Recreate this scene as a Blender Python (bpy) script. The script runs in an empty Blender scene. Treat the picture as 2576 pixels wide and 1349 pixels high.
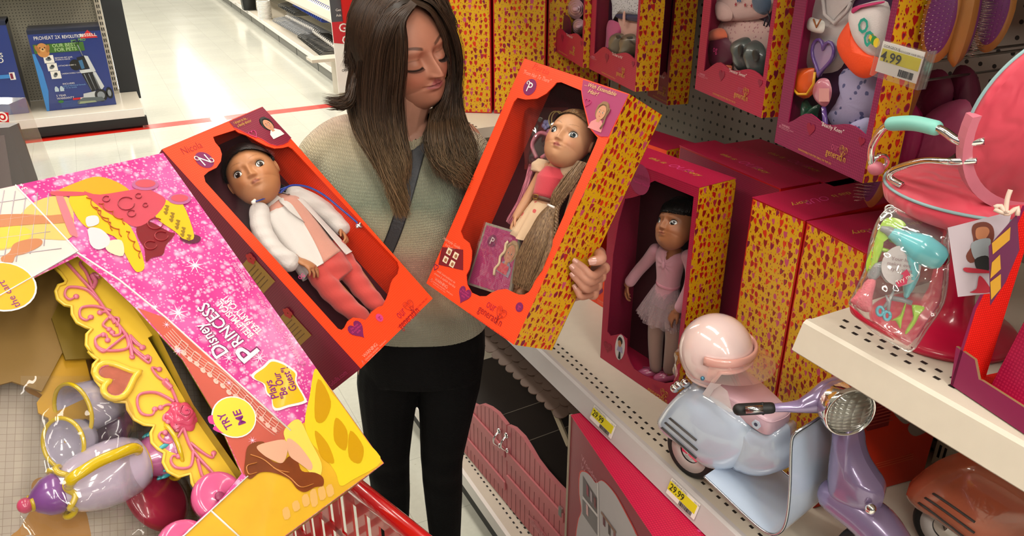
import bpy, math, random
import numpy as np
from mathutils import Vector, Matrix, Euler
from mathutils.geometry import tessellate_polygon
random.seed(7); RN=np.random.RandomState(11)
S=bpy.context.scene; COL=S.collection
# ---------------------------------------------------------------- camera
FPX,CX,CY=1950.,1288.,674.5
TH,PS,H=math.radians(25.1),math.radians(27.65),1.80
FW=np.array([math.sin(PS)*math.cos(TH),math.cos(PS)*math.cos(TH),-math.sin(TH)])
RT=np.array([math.cos(PS),-math.sin(PS),0.]); UP=np.cross(RT,FW); CC=np.array([0,0,H])
cd=bpy.data.cameras.new('camera'); cam=bpy.data.objects.new('camera',cd); COL.objects.link(cam)
m=Matrix.Identity(4)
for i in range(3): m[i][0]=RT[i]; m[i][1]=UP[i]; m[i][2]=-FW[i]; m[i][3]=CC[i]
cam.matrix_world=m; cd.sensor_width=36; cd.lens=FPX/2576*36; cd.clip_start=.02
S.camera=cam
# ---------------------------------------------------------------- world, exposure
S.view_settings.view_transform='Standard'; S.view_settings.look='None'; S.view_settings.gamma=1
S.view_settings.use_curve_mapping=False; S.view_settings.exposure=-.82
w=bpy.data.worlds.new('world'); S.world=w; w.use_nodes=True
w.node_tree.nodes['Background'].inputs[0].default_value=(1,.97,.93,1); w.node_tree.nodes['Background'].inputs[1].default_value=.20
# ---------------------------------------------------------------- ceiling lights (fixtures with area lamps; rows far behind camera added for frontal fill)
def lamp(x,y,z,sx,sy,pw,col=(1,.955,.885)):
    l=bpy.data.lights.new('ceiling_lamp','AREA'); l.shape='RECTANGLE'; l.size=sx; l.size_y=sy; l.energy=pw; l.color=col
    o=bpy.data.objects.new('ceiling_lamp',l); o.location=(x,y,z); COL.objects.link(o); return o
LAMPS=[(x,y) for x in (-1.3,.35,2.6) for y in (-7.6,-4.6,-1.6,1.6,4.8,8.0,11.2,14.4)]+[(x,y) for x in (.35,2.6,5.) for y in (18.,21.5,25.,28.5)]
for i,(x,y) in enumerate(LAMPS):
    lamp(x,y,3.52,.35,2.3,(70 if x<2 else 46)*(1.5 if y>6 else (1.0 if y<-1 else .62))*(2.0 if y<-4 else 1))
# ---------------------------------------------------------------- materials
def lin(c):
    if isinstance(c,str): c=[int(c[i:i+2],16)/255 for i in (0,2,4)]
    return tuple((x/12.92 if x<=.04045 else ((x+.055)/1.055)**2.4) for x in c[:3])
class NT:
    def __init__(s,m): m.use_nodes=True; s.t=m.node_tree; s.t.nodes.clear()
    def n(s,ty,ins=None,**kw):
        nd=s.t.nodes.new('ShaderNode'+ty)
        for k,v in kw.items(): setattr(nd,k,v)
        for k,v in (ins or {}).items():
            i=nd.inputs[k]
            if isinstance(v,bpy.types.NodeSocket): s.t.links.new(v,i)
            elif isinstance(v,(tuple,list)) and len(v)==3 and i.type=='RGBA': i.default_value=(*v,1)
            else: i.default_value=v
        return nd
    def mth(s,op,a,b=0.,c=0.,clamp=False):
        nd=s.n('Math',{0:a,1:b,2:c},operation=op); nd.use_clamp=clamp; return nd.outputs[0]
    def mix(s,f,a,b):
        nd=s.n('Mix',data_type='RGBA')
        for k,v in ((0,f),(6,a),(7,b)):
            i=nd.inputs[k]
            if isinstance(v,bpy.types.NodeSocket): s.t.links.new(v,i)
            elif isinstance(v,(tuple,list)): i.default_value=(*v[:3],1)
            else: i.default_value=v
        return nd.outputs[2]
    def out(s,sh): s.n('OutputMaterial',{0:sh})
    def ramp(s,f,stops,interp='LINEAR'):
        nd=s.n('ValToRGB',{0:f}); r=nd.color_ramp; r.interpolation=interp
        r.elements.remove(r.elements[1]); r.elements[0].position=stops[0][0]; r.elements[0].color=(*stops[0][1][:3],1)
        for p,c in stops[1:]: e=r.elements.new(p); e.color=(*c[:3],1)
        return nd.outputs[0]
MC={}
def mat(col,rough=.5,metal=0.,coat=0.,noise=0.,nscale=40.,bump=0.,bscale=80.,spec=.5,sheen=0.,name=None,emit=0,sss=0,dots=0,rim=0):
    c=lin(col) if isinstance(col,str) else tuple(col)
    key=(c,rough,metal,coat,noise,nscale,bump,bscale,spec,sheen,emit,sss,dots)
    if key in MC: return MC[key]
    m=bpy.data.materials.new(name or 'material'); t=NT(m)
    base=c
    tc=t.n('TexCoord')
    nz=t.n('TexNoise',{'Vector':tc.outputs['Object'],'Scale':nscale,'Detail':3.})
    amt=noise if noise else .03
    base=t.mix(nz.outputs[0],tuple(x*(1-amt) for x in c),tuple(min(1,x*(1+amt)) for x in c))
    ins={'Base Color':base,'Roughness':rough,'Metallic':metal,'Coat Weight':coat,'Specular IOR Level':spec,'Sheen Weight':sheen}
    if sss: ins['Subsurface Weight']=sss; ins['Subsurface Radius']=(.012,.005,.003); ins['Subsurface Scale']=1.
    if emit: ins['Emission Color']=c; ins['Emission Strength']=emit
    if dots:
        uv=t.n('UVMap').outputs[0]
        vo=t.n('TexVoronoi',{'Vector':uv,'Scale':dots,'Randomness':0.},voronoi_dimensions='2D')
        dm=t.mth('LESS_THAN',vo.outputs['Distance'],.33)
        ins['Base Color']=t.mix(dm,base,tuple(min(1,x*1.28+.01) for x in c))
        ins['Normal']=t.n('Bump',{'Height':dm,'Strength':.25,'Distance':.0004}).outputs[0]
    if bump:
        nb=t.n('TexNoise',{'Vector':tc.outputs['Object'],'Scale':bscale,'Detail':4.})
        ins['Normal']=t.n('Bump',{'Height':nb.outputs[0],'Strength':bump,'Distance':.004}).outputs[0]
    t.out(t.n('BsdfPrincipled',ins).outputs[0]); MC[key]=m; return m
def m_clear(tint=(1,1,1),refl=.09,rough=.06,name='clear_plastic',op=.02,bump=0,fr=.6):
    key=('clr',tint,refl,rough,op,bump,fr)
    if key in MC: return MC[key]
    m=bpy.data.materials.new(name); t=NT(m)
    ins={'Color':(1,1,1),'Roughness':rough}
    if bump:
        tc=t.n('TexCoord'); nb=t.n('TexNoise',{'Vector':tc.outputs['Object'],'Scale':22.,'Detail':2.})
        ins['Normal']=t.n('Bump',{'Height':nb.outputs[0],'Strength':bump,'Distance':.02}).outputs[0]
    gl=t.n('BsdfGlossy',ins).outputs[0]
    tr=t.n('BsdfTransparent',{'Color':tint}).outputs[0]
    lw=t.n('LayerWeight',{'Blend':.22}).outputs['Fresnel']
    f=t.mth('ADD',t.mth('MULTIPLY',lw,fr),refl,clamp=True)
    sh=t.n('MixShader',{0:f,1:tr,2:gl}).outputs[0]
    df=t.n('BsdfDiffuse',{'Color':(.85,.85,.85)}).outputs[0]
    sh=t.n('MixShader',{0:op,1:sh,2:df}).outputs[0]
    t.out(sh); MC[key]=m; return m
def m_hearts(seed=0.,dim=1.):
    key=('hearts',seed)
    if key in MC: return MC[key]
    m=bpy.data.materials.new('heart_print_card'); t=NT(m)
    uv=t.n('UVMap').outputs[0]
    def layer(cell,off,rnd,smin,smax,base):
        v=t.n('VectorMath',{0:uv,1:(1/cell,1/cell*.86,0)},operation='MULTIPLY').outputs[0]
        v=t.n('VectorMath',{0:v,1:(off,off*1.7,0)},operation='ADD').outputs[0]
        vo=t.n('TexVoronoi',{'Vector':v,'Scale':1.,'Randomness':rnd},voronoi_dimensions='2D')
        d=t.n('VectorMath',{0:v,1:vo.outputs['Position']},operation='SUBTRACT').outputs[0]
        cs=t.n('SeparateColor',{0:vo.outputs['Color']}); r,g,b=cs.outputs[0],cs.outputs[1],cs.outputs[2]
        d=t.n('VectorRotate',{'Vector':d,'Angle':t.mth('MULTIPLY_ADD',r,.9,-.45)},rotation_type='Z_AXIS').outputs[0]
        sx=t.n('SeparateXYZ',{0:d}); x=t.mth('ABSOLUTE',sx.outputs[0]); y=sx.outputs[1]
        size=t.mth('MULTIPLY_ADD',g,smax-smin,smin)
        x=t.mth('DIVIDE',x,size); y=t.mth('DIVIDE',y,size)
        isH=t.mth('LESS_THAN',b,.8)
        sq=t.mth('MULTIPLY',t.mth('POWER',x,.62),.85)
        yy=t.mth('SUBTRACT',t.mth('ADD',t.mth('MULTIPLY',y,.88),.12),t.mth('MULTIPLY',sq,isH))
        e=t.mth('SQRT',t.mth('ADD',t.mth('POWER',t.mth('MULTIPLY',x,1.12),2.),t.mth('POWER',yy,2.)))
        body=t.mth('LESS_THAN',e,1.)
        k=t.mth('FRACT',t.mth('MULTIPLY_ADD',b,7.3,g))
        col=t.ramp(k,[(0,lin('8f0f16')),(.22,lin('b3141a')),(.42,lin('d22c12')),(.58,lin('a31a3a')),(.7,lin('c2456a')),(.83,lin('7a1238')),(.92,lin('e04a10'))],'CONSTANT')
        col2=t.ramp(k,[(0,lin('8f0f16')),(.3,lin('d22c12')),(.5,lin('7a1238')),(.65,lin('c2456a')),(.8,lin('a30f20'))],'CONSTANT')
        inner=t.mth('MULTIPLY',t.mth('LESS_THAN',e,.62),t.mth('GREATER_THAN',t.mth('FRACT',t.mth('MULTIPLY',k,9.1)),.62))
        col=t.mix(inner,col,col2)
        return t.mix(body,base,col)
    nz=t.n('TexNoise',{'Vector':uv,'Scale':9.,'Detail':2.}).outputs[0]
    y0=t.mix(nz,lin('cf9d0c'),lin('dfae14'))
    c=layer(.0075,3.3+seed,.8,.09,.20,y0)
    c=layer(.0150,seed,.50,.20,.38,c)
    t.out(t.n('BsdfPrincipled',{'Base Color':c,'Roughness':.42,'Coat Weight':.15}).outputs[0]); MC[key]=m; return m
# palette
M=dict(
 orange=mat('f0400f',.5,dots=260,name='orange_card'), orange_in=mat('dd3209',.5,dots=260,name='orange_inner'),
 maroon=mat('7a0f30',.5,dots=260,name='maroon_card'), magenta=mat('a20a38',.42,dots=240,name='magenta_card'),
 red=mat('c21412',.45,name='red_card'), purple=mat('7c1a58',.5,name='purple_ink'), gold=mat('cfa03a',.45,name='gold_ink'),
 pinkink=mat('d23f7e',.5,name='pink_ink'), white=mat('ece8e2',.5,name='white'), black=mat('070707',.5,name='black'),
 ink=mat('121212',.6,name='ink'), cream=mat('e9dcc0',.5,name='cream'), shelf=mat('cfc6b6',.38,name='shelf_enamel',noise=.04),
 rail=mat('c6c1c0',.35,name='rail'), chrome=mat((.86,.86,.86),.08,1.,name='chrome'), lav=mat('a892b0',.25,coat=.8,name='lavender'),
 yellowtag=mat('dccf1c',.5,name='yellow_tag'), hearts=m_hearts(0.), clear=m_clear(), film=m_clear(refl=.0,rough=.04,name='window_film',op=.004,fr=.10),
)
PALE=mat('e9a08a',.5)
# ---------------------------------------------------------------- mesh builder
class MB:
    def __init__(s): s.v=[]; s.f=[]; s.mi=[]; s.ms=[]; s.sm=[]; s.col=None
    def mid(s,m):
        if m not in s.ms: s.ms.append(m)
        return s.ms.index(m)
    def add(s,vs,fs,m,M4=None,smooth=False):
        o=len(s.v)
        if M4 is not None: vs=[tuple(M4@Vector(p)) for p in vs]
        s.v+= [tuple(map(float,p)) for p in vs]
        k=s.mid(m)
        for f in fs: s.f.append(tuple(i+o for i in f)); s.mi.append(k); s.sm.append(smooth)
        return s
    def box(s,a,b,m,M4=None,bev=0.):
        (x0,y0,z0),(x1,y1,z1)=[[min(p,q) for p,q in zip(a,b)],[max(p,q) for p,q in zip(a,b)]]
        if bev<=0:
            V=[(x,y,z) for x in (x0,x1) for y in (y0,y1) for z in (z0,z1)]
            return s.add(V,[(0,1,3,2),(4,6,7,5),(0,4,5,1),(2,3,7,6),(0,2,6,4),(1,5,7,3)],m,M4)
        pts=[]; 
        for z,e in ((z0,bev),(z0+bev,0),(z1-bev,0),(z1,bev)):
            pts.append([(x0+e+bev,y0+e,z),(x1-e-bev,y0+e,z),(x1-e,y0+e+bev,z),(x1-e,y1-e-bev,z),(x1-e-bev,y1-e,z),(x0+e+bev,y1-e,z),(x0+e,y1-e-bev,z),(x0+e,y0+e+bev,z)])
        V=[p for r in pts for p in r]; Fc=[tuple(range(7,-1,-1)),tuple(range(24,32))]
        for r in range(3):
            for i in range(8): j=(i+1)%8; Fc.append((r*8+i,r*8+j,r*8+8+j,r*8+8+i))
        return s.add(V,Fc,m,M4)
    def quad(s,p,m,M4=None): return s.add(p,[tuple(range(len(p)))],m,M4)
    def poly(s,pts,y,m,th=0.,holes=(),M4=None,plane='xz',edge=None):
        """flat polygon in the local x-z plane at depth y (front = -y), th = thickness going +y"""
        loops=[list(pts)]+[list(h) for h in holes]
        tri=tessellate_polygon([[Vector((p[0],p[1],0)) for p in l] for l in loops])
        fl=[p for l in loops for p in l]
        def P(p,d): return (p[0],d,p[1]) if plane=='xz' else ((p[0],p[1],d) if plane=='xy' else (d,p[0],p[1]))
        V=[P(p,y) for p in fl]; F=[]
        for t in tri:
            a,b,c=[fl[i] for i in t]
            cr=(b[0]-a[0])*(c[1]-a[1])-(b[1]-a[1])*(c[0]-a[0])
            F.append(tuple(t) if cr>0 else tuple(reversed(t)))
        s.add(V,F,m,M4)
        if th:
            s.add([P(p,y+th) for p in fl],[tuple(reversed(f)) for f in F],edge or m,M4)
            for l in loops:
                n=len(l); s.add([P(p,y) for p in l]+[P(p,y+th) for p in l],[(i,(i+1)%n,(i+1)%n+n,i+n) for i in range(n)],edge or m,M4)
        return s
    def tube(s,path,r,m,n=8,M4=None,closed=False,flat=1.,caps=True,smooth=True,upv=None):
        P=np.array(path,float); k=len(P); R=np.broadcast_to(np.array(r,float),(k,)) if np.ndim(r)<2 else None
        T=np.gradient(P,axis=0) if not closed else (np.roll(P,-1,0)-np.roll(P,1,0))
        T/=np.linalg.norm(T,axis=1)[:,None]+1e-12
        u=np.array(upv if upv is not None else ((0,0,1) if abs(T[0][2])<.9 else (1,0,0)),float)
        V=[]
        for i in range(k):
            u=u-T[i]*(u@T[i]); u/=np.linalg.norm(u)+1e-12; w=np.cross(T[i],u)
            for j in range(n):
                a=2*math.pi*j/n; V.append(P[i]+R[i]*(math.cos(a)*u*flat+math.sin(a)*w))
        F=[]; kk=k if closed else k-1
        for i in range(kk):
            for j in range(n):
                a=i*n+j;b=i*n+(j+1)%n;c=((i+1)%k)*n+(j+1)%n;d=((i+1)%k)*n+j; F.append((a,b,c,d))
        if caps and not closed: F+= [tuple(range(n-1,-1,-1)),tuple(range((k-1)*n,k*n))]
        return s.add(V,F,m,M4,smooth)
    def lathe(s,prof,m,n=24,M4=None,a0=0.,a1=2*math.pi,smooth=True,sx=1.,sy=1.):
        full=abs(a1-a0-2*math.pi)<1e-6; na=n if full else n+1; V=[];F=[]
        for (r,z) in prof:
            for j in range(na):
                a=a0+(a1-a0)*j/n; V.append((r*math.cos(a)*sx,r*math.sin(a)*sy,z))
        for i in range(len(prof)-1):
            for j in range(n):
                j2=(j+1)%na if full else j+1; F.append((i*na+j,i*na+j2,(i+1)*na+j2,(i+1)*na+j))
        return s.add(V,F,m,M4,smooth)
    def ell(s,c,r,m,n=16,M4=None,k=10):
        T=Matrix.Translation(c)
        if M4 is not None: T=M4@T
        pr=[(math.sin(math.pi*i/k),-math.cos(math.pi*i/k)) for i in range(k+1)]
        pr=[(max(a,1e-4)*r[0],b*r[2]) for a,b in pr]
        return s.lathe(pr,m,n,T,sy=r[1]/r[0])
    def grid(s,G,m,M4=None,cu=False,cv=False,smooth=True,keep=None,flip=False):
        G=np.asarray(G,float); a,b=G.shape[:2]; F=[]
        for i in range(a if cu else a-1):
            for j in range(b if cv else b-1):
                q=(i*b+j,i*b+(j+1)%b,((i+1)%a)*b+(j+1)%b,((i+1)%a)*b+j)
                if keep is None or keep[i,j]: F.append(q[::-1] if flip else q)
        return s.add([tuple(p) for p in G.reshape(-1,3)],F,m,M4,smooth)
    def text(s,st,x,z,size,m,y=-.0006,M4=None,bold=0.,shear=0.,align='LEFT',rot=0.,arc=0.,sp=1.):
        vs,fs=textmesh(st,bold,shear,align,sp); c,sn=math.cos(rot),math.sin(rot); V=[]
        for (a,b) in vs:
            a*=size;b*=size
            if arc: b+=arc*(1-math.cos(a/abs(arc)*.0+a*6))  
            V.append((x+a*c-b*sn,y,z+a*sn+b*c))
        return s.add(V,fs,m,M4)
    def fit(s,st,A,B,hgt,m,y=-.0014,bold=0.,off=0.,shear=0.):
        """lettering fitted between two baseline ends"""
        L=math.hypot(B[0]-A[0],B[1]-A[1]); r=math.atan2(B[1]-A[1],B[0]-A[0]); vs,fs=textmesh(st,bold,shear,'LEFT',1.); x1=max(v[0] for v in vs); x0=min(v[0] for v in vs); c,s_=math.cos(r),math.sin(r); k=L/(x1-x0)
        return s.add([(A[0]+(q[0]-x0)*k*c-(q[1]*hgt-off)*s_,y,A[1]+(q[0]-x0)*k*s_+(q[1]*hgt-off)*c) for q in vs],fs,m)
    def build(s,name,parent=None,M4=None,smooth=None):
        me=bpy.data.meshes.new(name); me.from_pydata(s.v,[],s.f)
        for x in s.ms: me.materials.append(x)
        me.polygons.foreach_set('material_index',s.mi)
        me.polygons.foreach_set('use_smooth',s.sm if smooth is None else [smooth]*len(s.f))
        me.update(); ul=me.uv_layers.new(name='UVMap')
        n=len(me.polygons); V=np.array(s.v); nrm=np.zeros(n*3); me.polygons.foreach_get('normal',nrm); nrm=np.abs(nrm.reshape(-1,3))
        li=np.zeros(len(me.loops),int); me.loops.foreach_get('vertex_index',li)
        lt=np.zeros(n,int); me.polygons.foreach_get('loop_total',lt); ax=np.repeat(nrm.argmax(1),lt)
        co=V[li]; uv=np.where((ax==0)[:,None],co[:,[1,2]],np.where((ax==1)[:,None],co[:,[0,2]],co[:,[0,1]]))
        ul.data.foreach_set('uv',uv.ravel())
        o=bpy.data.objects.new(name,me); COL.objects.link(o)
        if M4 is not None: o.matrix_world=M4
        if parent is not None: o.parent=parent
        return o
TM={}
def textmesh(st,bold,shear,align,sp):
    k=(st,bold,shear,align,sp)
    if k not in TM:
        c=bpy.data.curves.new('t','FONT'); c.body=st; c.align_x=align; c.offset=bold; c.shear=shear; c.resolution_u=2; c.space_character=sp
        o=bpy.data.objects.new('t',c); me=bpy.data.meshes.new_from_object(o)
        TM[k]=([(v.co.x,v.co.y) for v in me.vertices],[tuple(p.vertices) for p in me.polygons])
        bpy.data.objects.remove(o); bpy.data.meshes.remove(me); bpy.data.curves.remove(c)
    return TM[k]
def tag(o,label=None,cat=None,group=None,kind=None):
    if label:o['label']=label
    if cat:o['category']=cat
    if group:o['group']=group
    if kind:o['kind']=kind
    return o
def thing(name,M4,label,cat,group=None):
    o=bpy.data.objects.new(name,None); o.empty_display_size=.05; COL.objects.link(o); o.matrix_world=M4
    return tag(o,label,cat,group)
def struct(mb,name): o=mb.build(name); o['kind']='structure'; return o
def copy_tree(o,parent=None):
    c=o.copy(); COL.objects.link(c)
    if parent is not None: c.parent=parent
    for ch in list(o.children): copy_tree(ch,c)
    return c
# measuring frames: turn a pixel of the photograph into a point of a local frame
def ray(u,v): return FW*FPX+RT*(u-CX)+UP*(CY-v)
class Fr:
    def __init__(s,O,X,Y,Z):
        s.O=np.array(O,float); s.R=np.stack([np.array(q,float)/np.linalg.norm(q) for q in (X,Y,Z)],1)
        s.M=Matrix.Identity(4)
        for i in range(3):
            for j in range(3): s.M[i][j]=s.R[i,j]
            s.M[i][3]=s.O[i]
    def at(s,u,v,val=0.,ax=1):
        d=s.R.T@ray(u,v); c=s.R.T@(CC-s.O); return c+d*(val-c[ax])/d[ax]
    def xz(s,u,v,y=0.): p=s.at(u,v,y); return (p[0],p[2])
    def w(s,p): return s.O+s.R@np.array(p,float)
def smooth_path(P,n=40,closed=False):
    """Catmull-Rom through points"""
    P=[np.array(p,float) for p in P]; k=len(P); out=[]
    segs=k if closed else k-1; per=max(1,n//segs)
    for i in range(segs):
        g=lambda j: P[j%k] if closed else P[min(max(j,0),k-1)]
        a,b,c,d=g(i-1),g(i),g(i+1),g(i+2)
        for q in range(per):
            t=q/per; out.append(.5*((2*b)+(-a+c)*t+(2*a-5*b+4*c-d)*t*t+(-a+3*b-3*c+d)*t**3))
    if not closed: out.append(P[-1])
    return [tuple(p) for p in out]
def heart(cx,cz,r,n=24,rot=0.):
    o=[]
    for i in range(n):
        t=2*math.pi*i/n; x=.92*math.sin(t)**3; z=(13*math.cos(t)-5*math.cos(2*t)-2*math.cos(3*t)-math.cos(4*t))/16.
        o.append((cx+r*(x*math.cos(rot)-z*math.sin(rot)),cz+r*(x*math.sin(rot)+z*math.cos(rot))))
    return o
def disc(cx,cz,rx,rz=None,n=28,rot=0.):
    rz=rz or rx; o=[]
    for i in range(n):
        a=2*math.pi*i/n; x,z=rx*math.cos(a),rz*math.sin(a); o.append((cx+x*math.cos(rot)-z*math.sin(rot),cz+x*math.sin(rot)+z*math.cos(rot)))
    return o
W=Fr((0,0,0),(1,0,0),(0,1,0),(0,0,1))
T3=lambda x,y,z: Matrix.Translation((x,y,z))
RZ=lambda a: Matrix.Rotation(a,4,'Z'); RX=lambda a: Matrix.Rotation(a,4,'X'); RY=lambda a: Matrix.Rotation(a,4,'Y')
# ================================================================ SETTING
def floor_mat():
    m=bpy.data.materials.new('vinyl_floor_tiles'); t=NT(m); uv=t.n('UVMap').outputs[0]
    br=t.n('TexBrick',{'Vector':uv,'Scale':1.,'Color1':lin('d6d6ca'),'Color2':lin('dcdccf'),'Mortar':lin('bcbcb0'),'Mortar Size':.0013,'Brick Width':.305,'Row Height':.305,'Bias':0.},offset=0.)
    nz=t.n('TexNoise',{'Vector':uv,'Scale':34.,'Detail':5.,'Roughness':.7}).outputs[0]
    fl=t.ramp(nz,[(0,(.86,.86,.85)),(.62,(1,1,1)),(.72,(.8,.8,.78))])
    c=t.n('Mix',{0:1.,6:br.outputs['Color'],7:fl},data_type='RGBA',blend_type='MULTIPLY').outputs[2]
    n2=t.n('TexNoise',{'Vector':uv,'Scale':1.3,'Detail':2.}).outputs[0]
    t.out(t.n('BsdfPrincipled',{'Base Color':c,'Roughness':t.mth('MULTIPLY_ADD',n2,.12,.10),'Specular IOR Level':.6,'Coat Weight':.3,'Coat Roughness':.08,
       'Normal':t.n('Bump',{'Height':n2,'Strength':.08,'Distance':.02}).outputs[0]}).outputs[0]); return m
struct(MB().quad([(-6,-14,0),(9,-14,0),(9,34,0),(-6,34,0)],floor_mat()),'floor')
struct(MB().quad([(-6,-14,3.6),(-6,34,3.6),(9,34,3.6),(9,-14,3.6)],mat('c9c7c2',.8)),'ceiling')
struct(MB().quad([(-6,34,0),(9,34,0),(9,34,3.6),(-6,34,3.6)],mat('b8b6b0',.7)),'wall_back')
struct(MB().quad([(9,-4,0),(9,34,0),(9,34,3.6),(9,-4,3.6)],mat('b8b6b0',.7)),'wall_right')
a=math.atan2(.06,1.98)
mb=MB().box((-6,-.08,.0004),(2.6,.08,.0012),mat('d0281c',.25,coat=.3)); o=mb.build('trim_1',M4=T3(.0,7.545,0)@RZ(.03)); o['kind']='structure'
# ceiling fixtures
fx=None
for i,(x,y) in enumerate(LAMPS):
    if fx is None:
        fx=thing('ceiling_light',T3(x,y,3.6),'white ceiling light fitting above the store aisle','ceiling light','ceiling lights over the aisles')
        MB().box((-.2,-1.2,-.06),(.2,1.2,-.001),M['white']).build('housing',fx)
        MB().box((-.18,-1.17,-.068),(.18,1.17,-.061),mat('fff2dc',.5,emit=6)).build('diffuser',fx)
    else: o=copy_tree(fx); o.location=(x,y,3.6)
# ================================================================ BACKGROUND AISLE
SH=M['shelf']; dark=mat('23262a',.4); kick=mat('0c0c0d',.5)
def peg_mat(base,pitch=.0254,name='pegboard'):
    m=bpy.data.materials.new(name); t=NT(m); uv=t.n('UVMap').outputs[0]
    vo=t.n('TexVoronoi',{'Vector':uv,'Scale':1/pitch,'Randomness':0.},voronoi_dimensions='2D')
    h=t.mth('LESS_THAN',vo.outputs['Distance'],.15)
    t.out(t.n('BsdfPrincipled',{'Base Color':t.mix(h,lin(base),(.01,.01,.01)),'Roughness':.55}).outputs[0]); return m
PEG=peg_mat('aaa594'); PEG2=peg_mat('8d857c')
g=thing('display_shelf',T3(0,0,0),'cream metal shelf with pegboard back under the blue carpet cleaner boxes','shelf')
MB().box((-2.2,7.56,.135),(.27,8.33,.17),SH).box((-2.2,7.545,.10),(.27,7.56,.172),M['white']).build('deck',g)
MB().box((-2.2,7.6,0),(.24,8.9,.099),kick).box((-2.2,7.545,.02),(.285,7.6,.0995),kick).build('kick_plate',g)
MB().box((-2.2,8.34,.17),(.12,8.36,1.9),PEG).build('pegboard',g)
mb=MB().box((.07,8.30,.17),(.12,8.34,1.9),SH)
for i in range(34): mb.box((.083,8.298,.2+i*.05),(.091,8.2995,.23+i*.05),M['black']).box((.099,8.298,.2+i*.05),(.107,8.2995,.23+i*.05),M['black'])
mb.build('upright',g)
MB().box((.125,8.34,.1),(.30,8.40,1.9),dark).build('end_panel',g)
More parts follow.
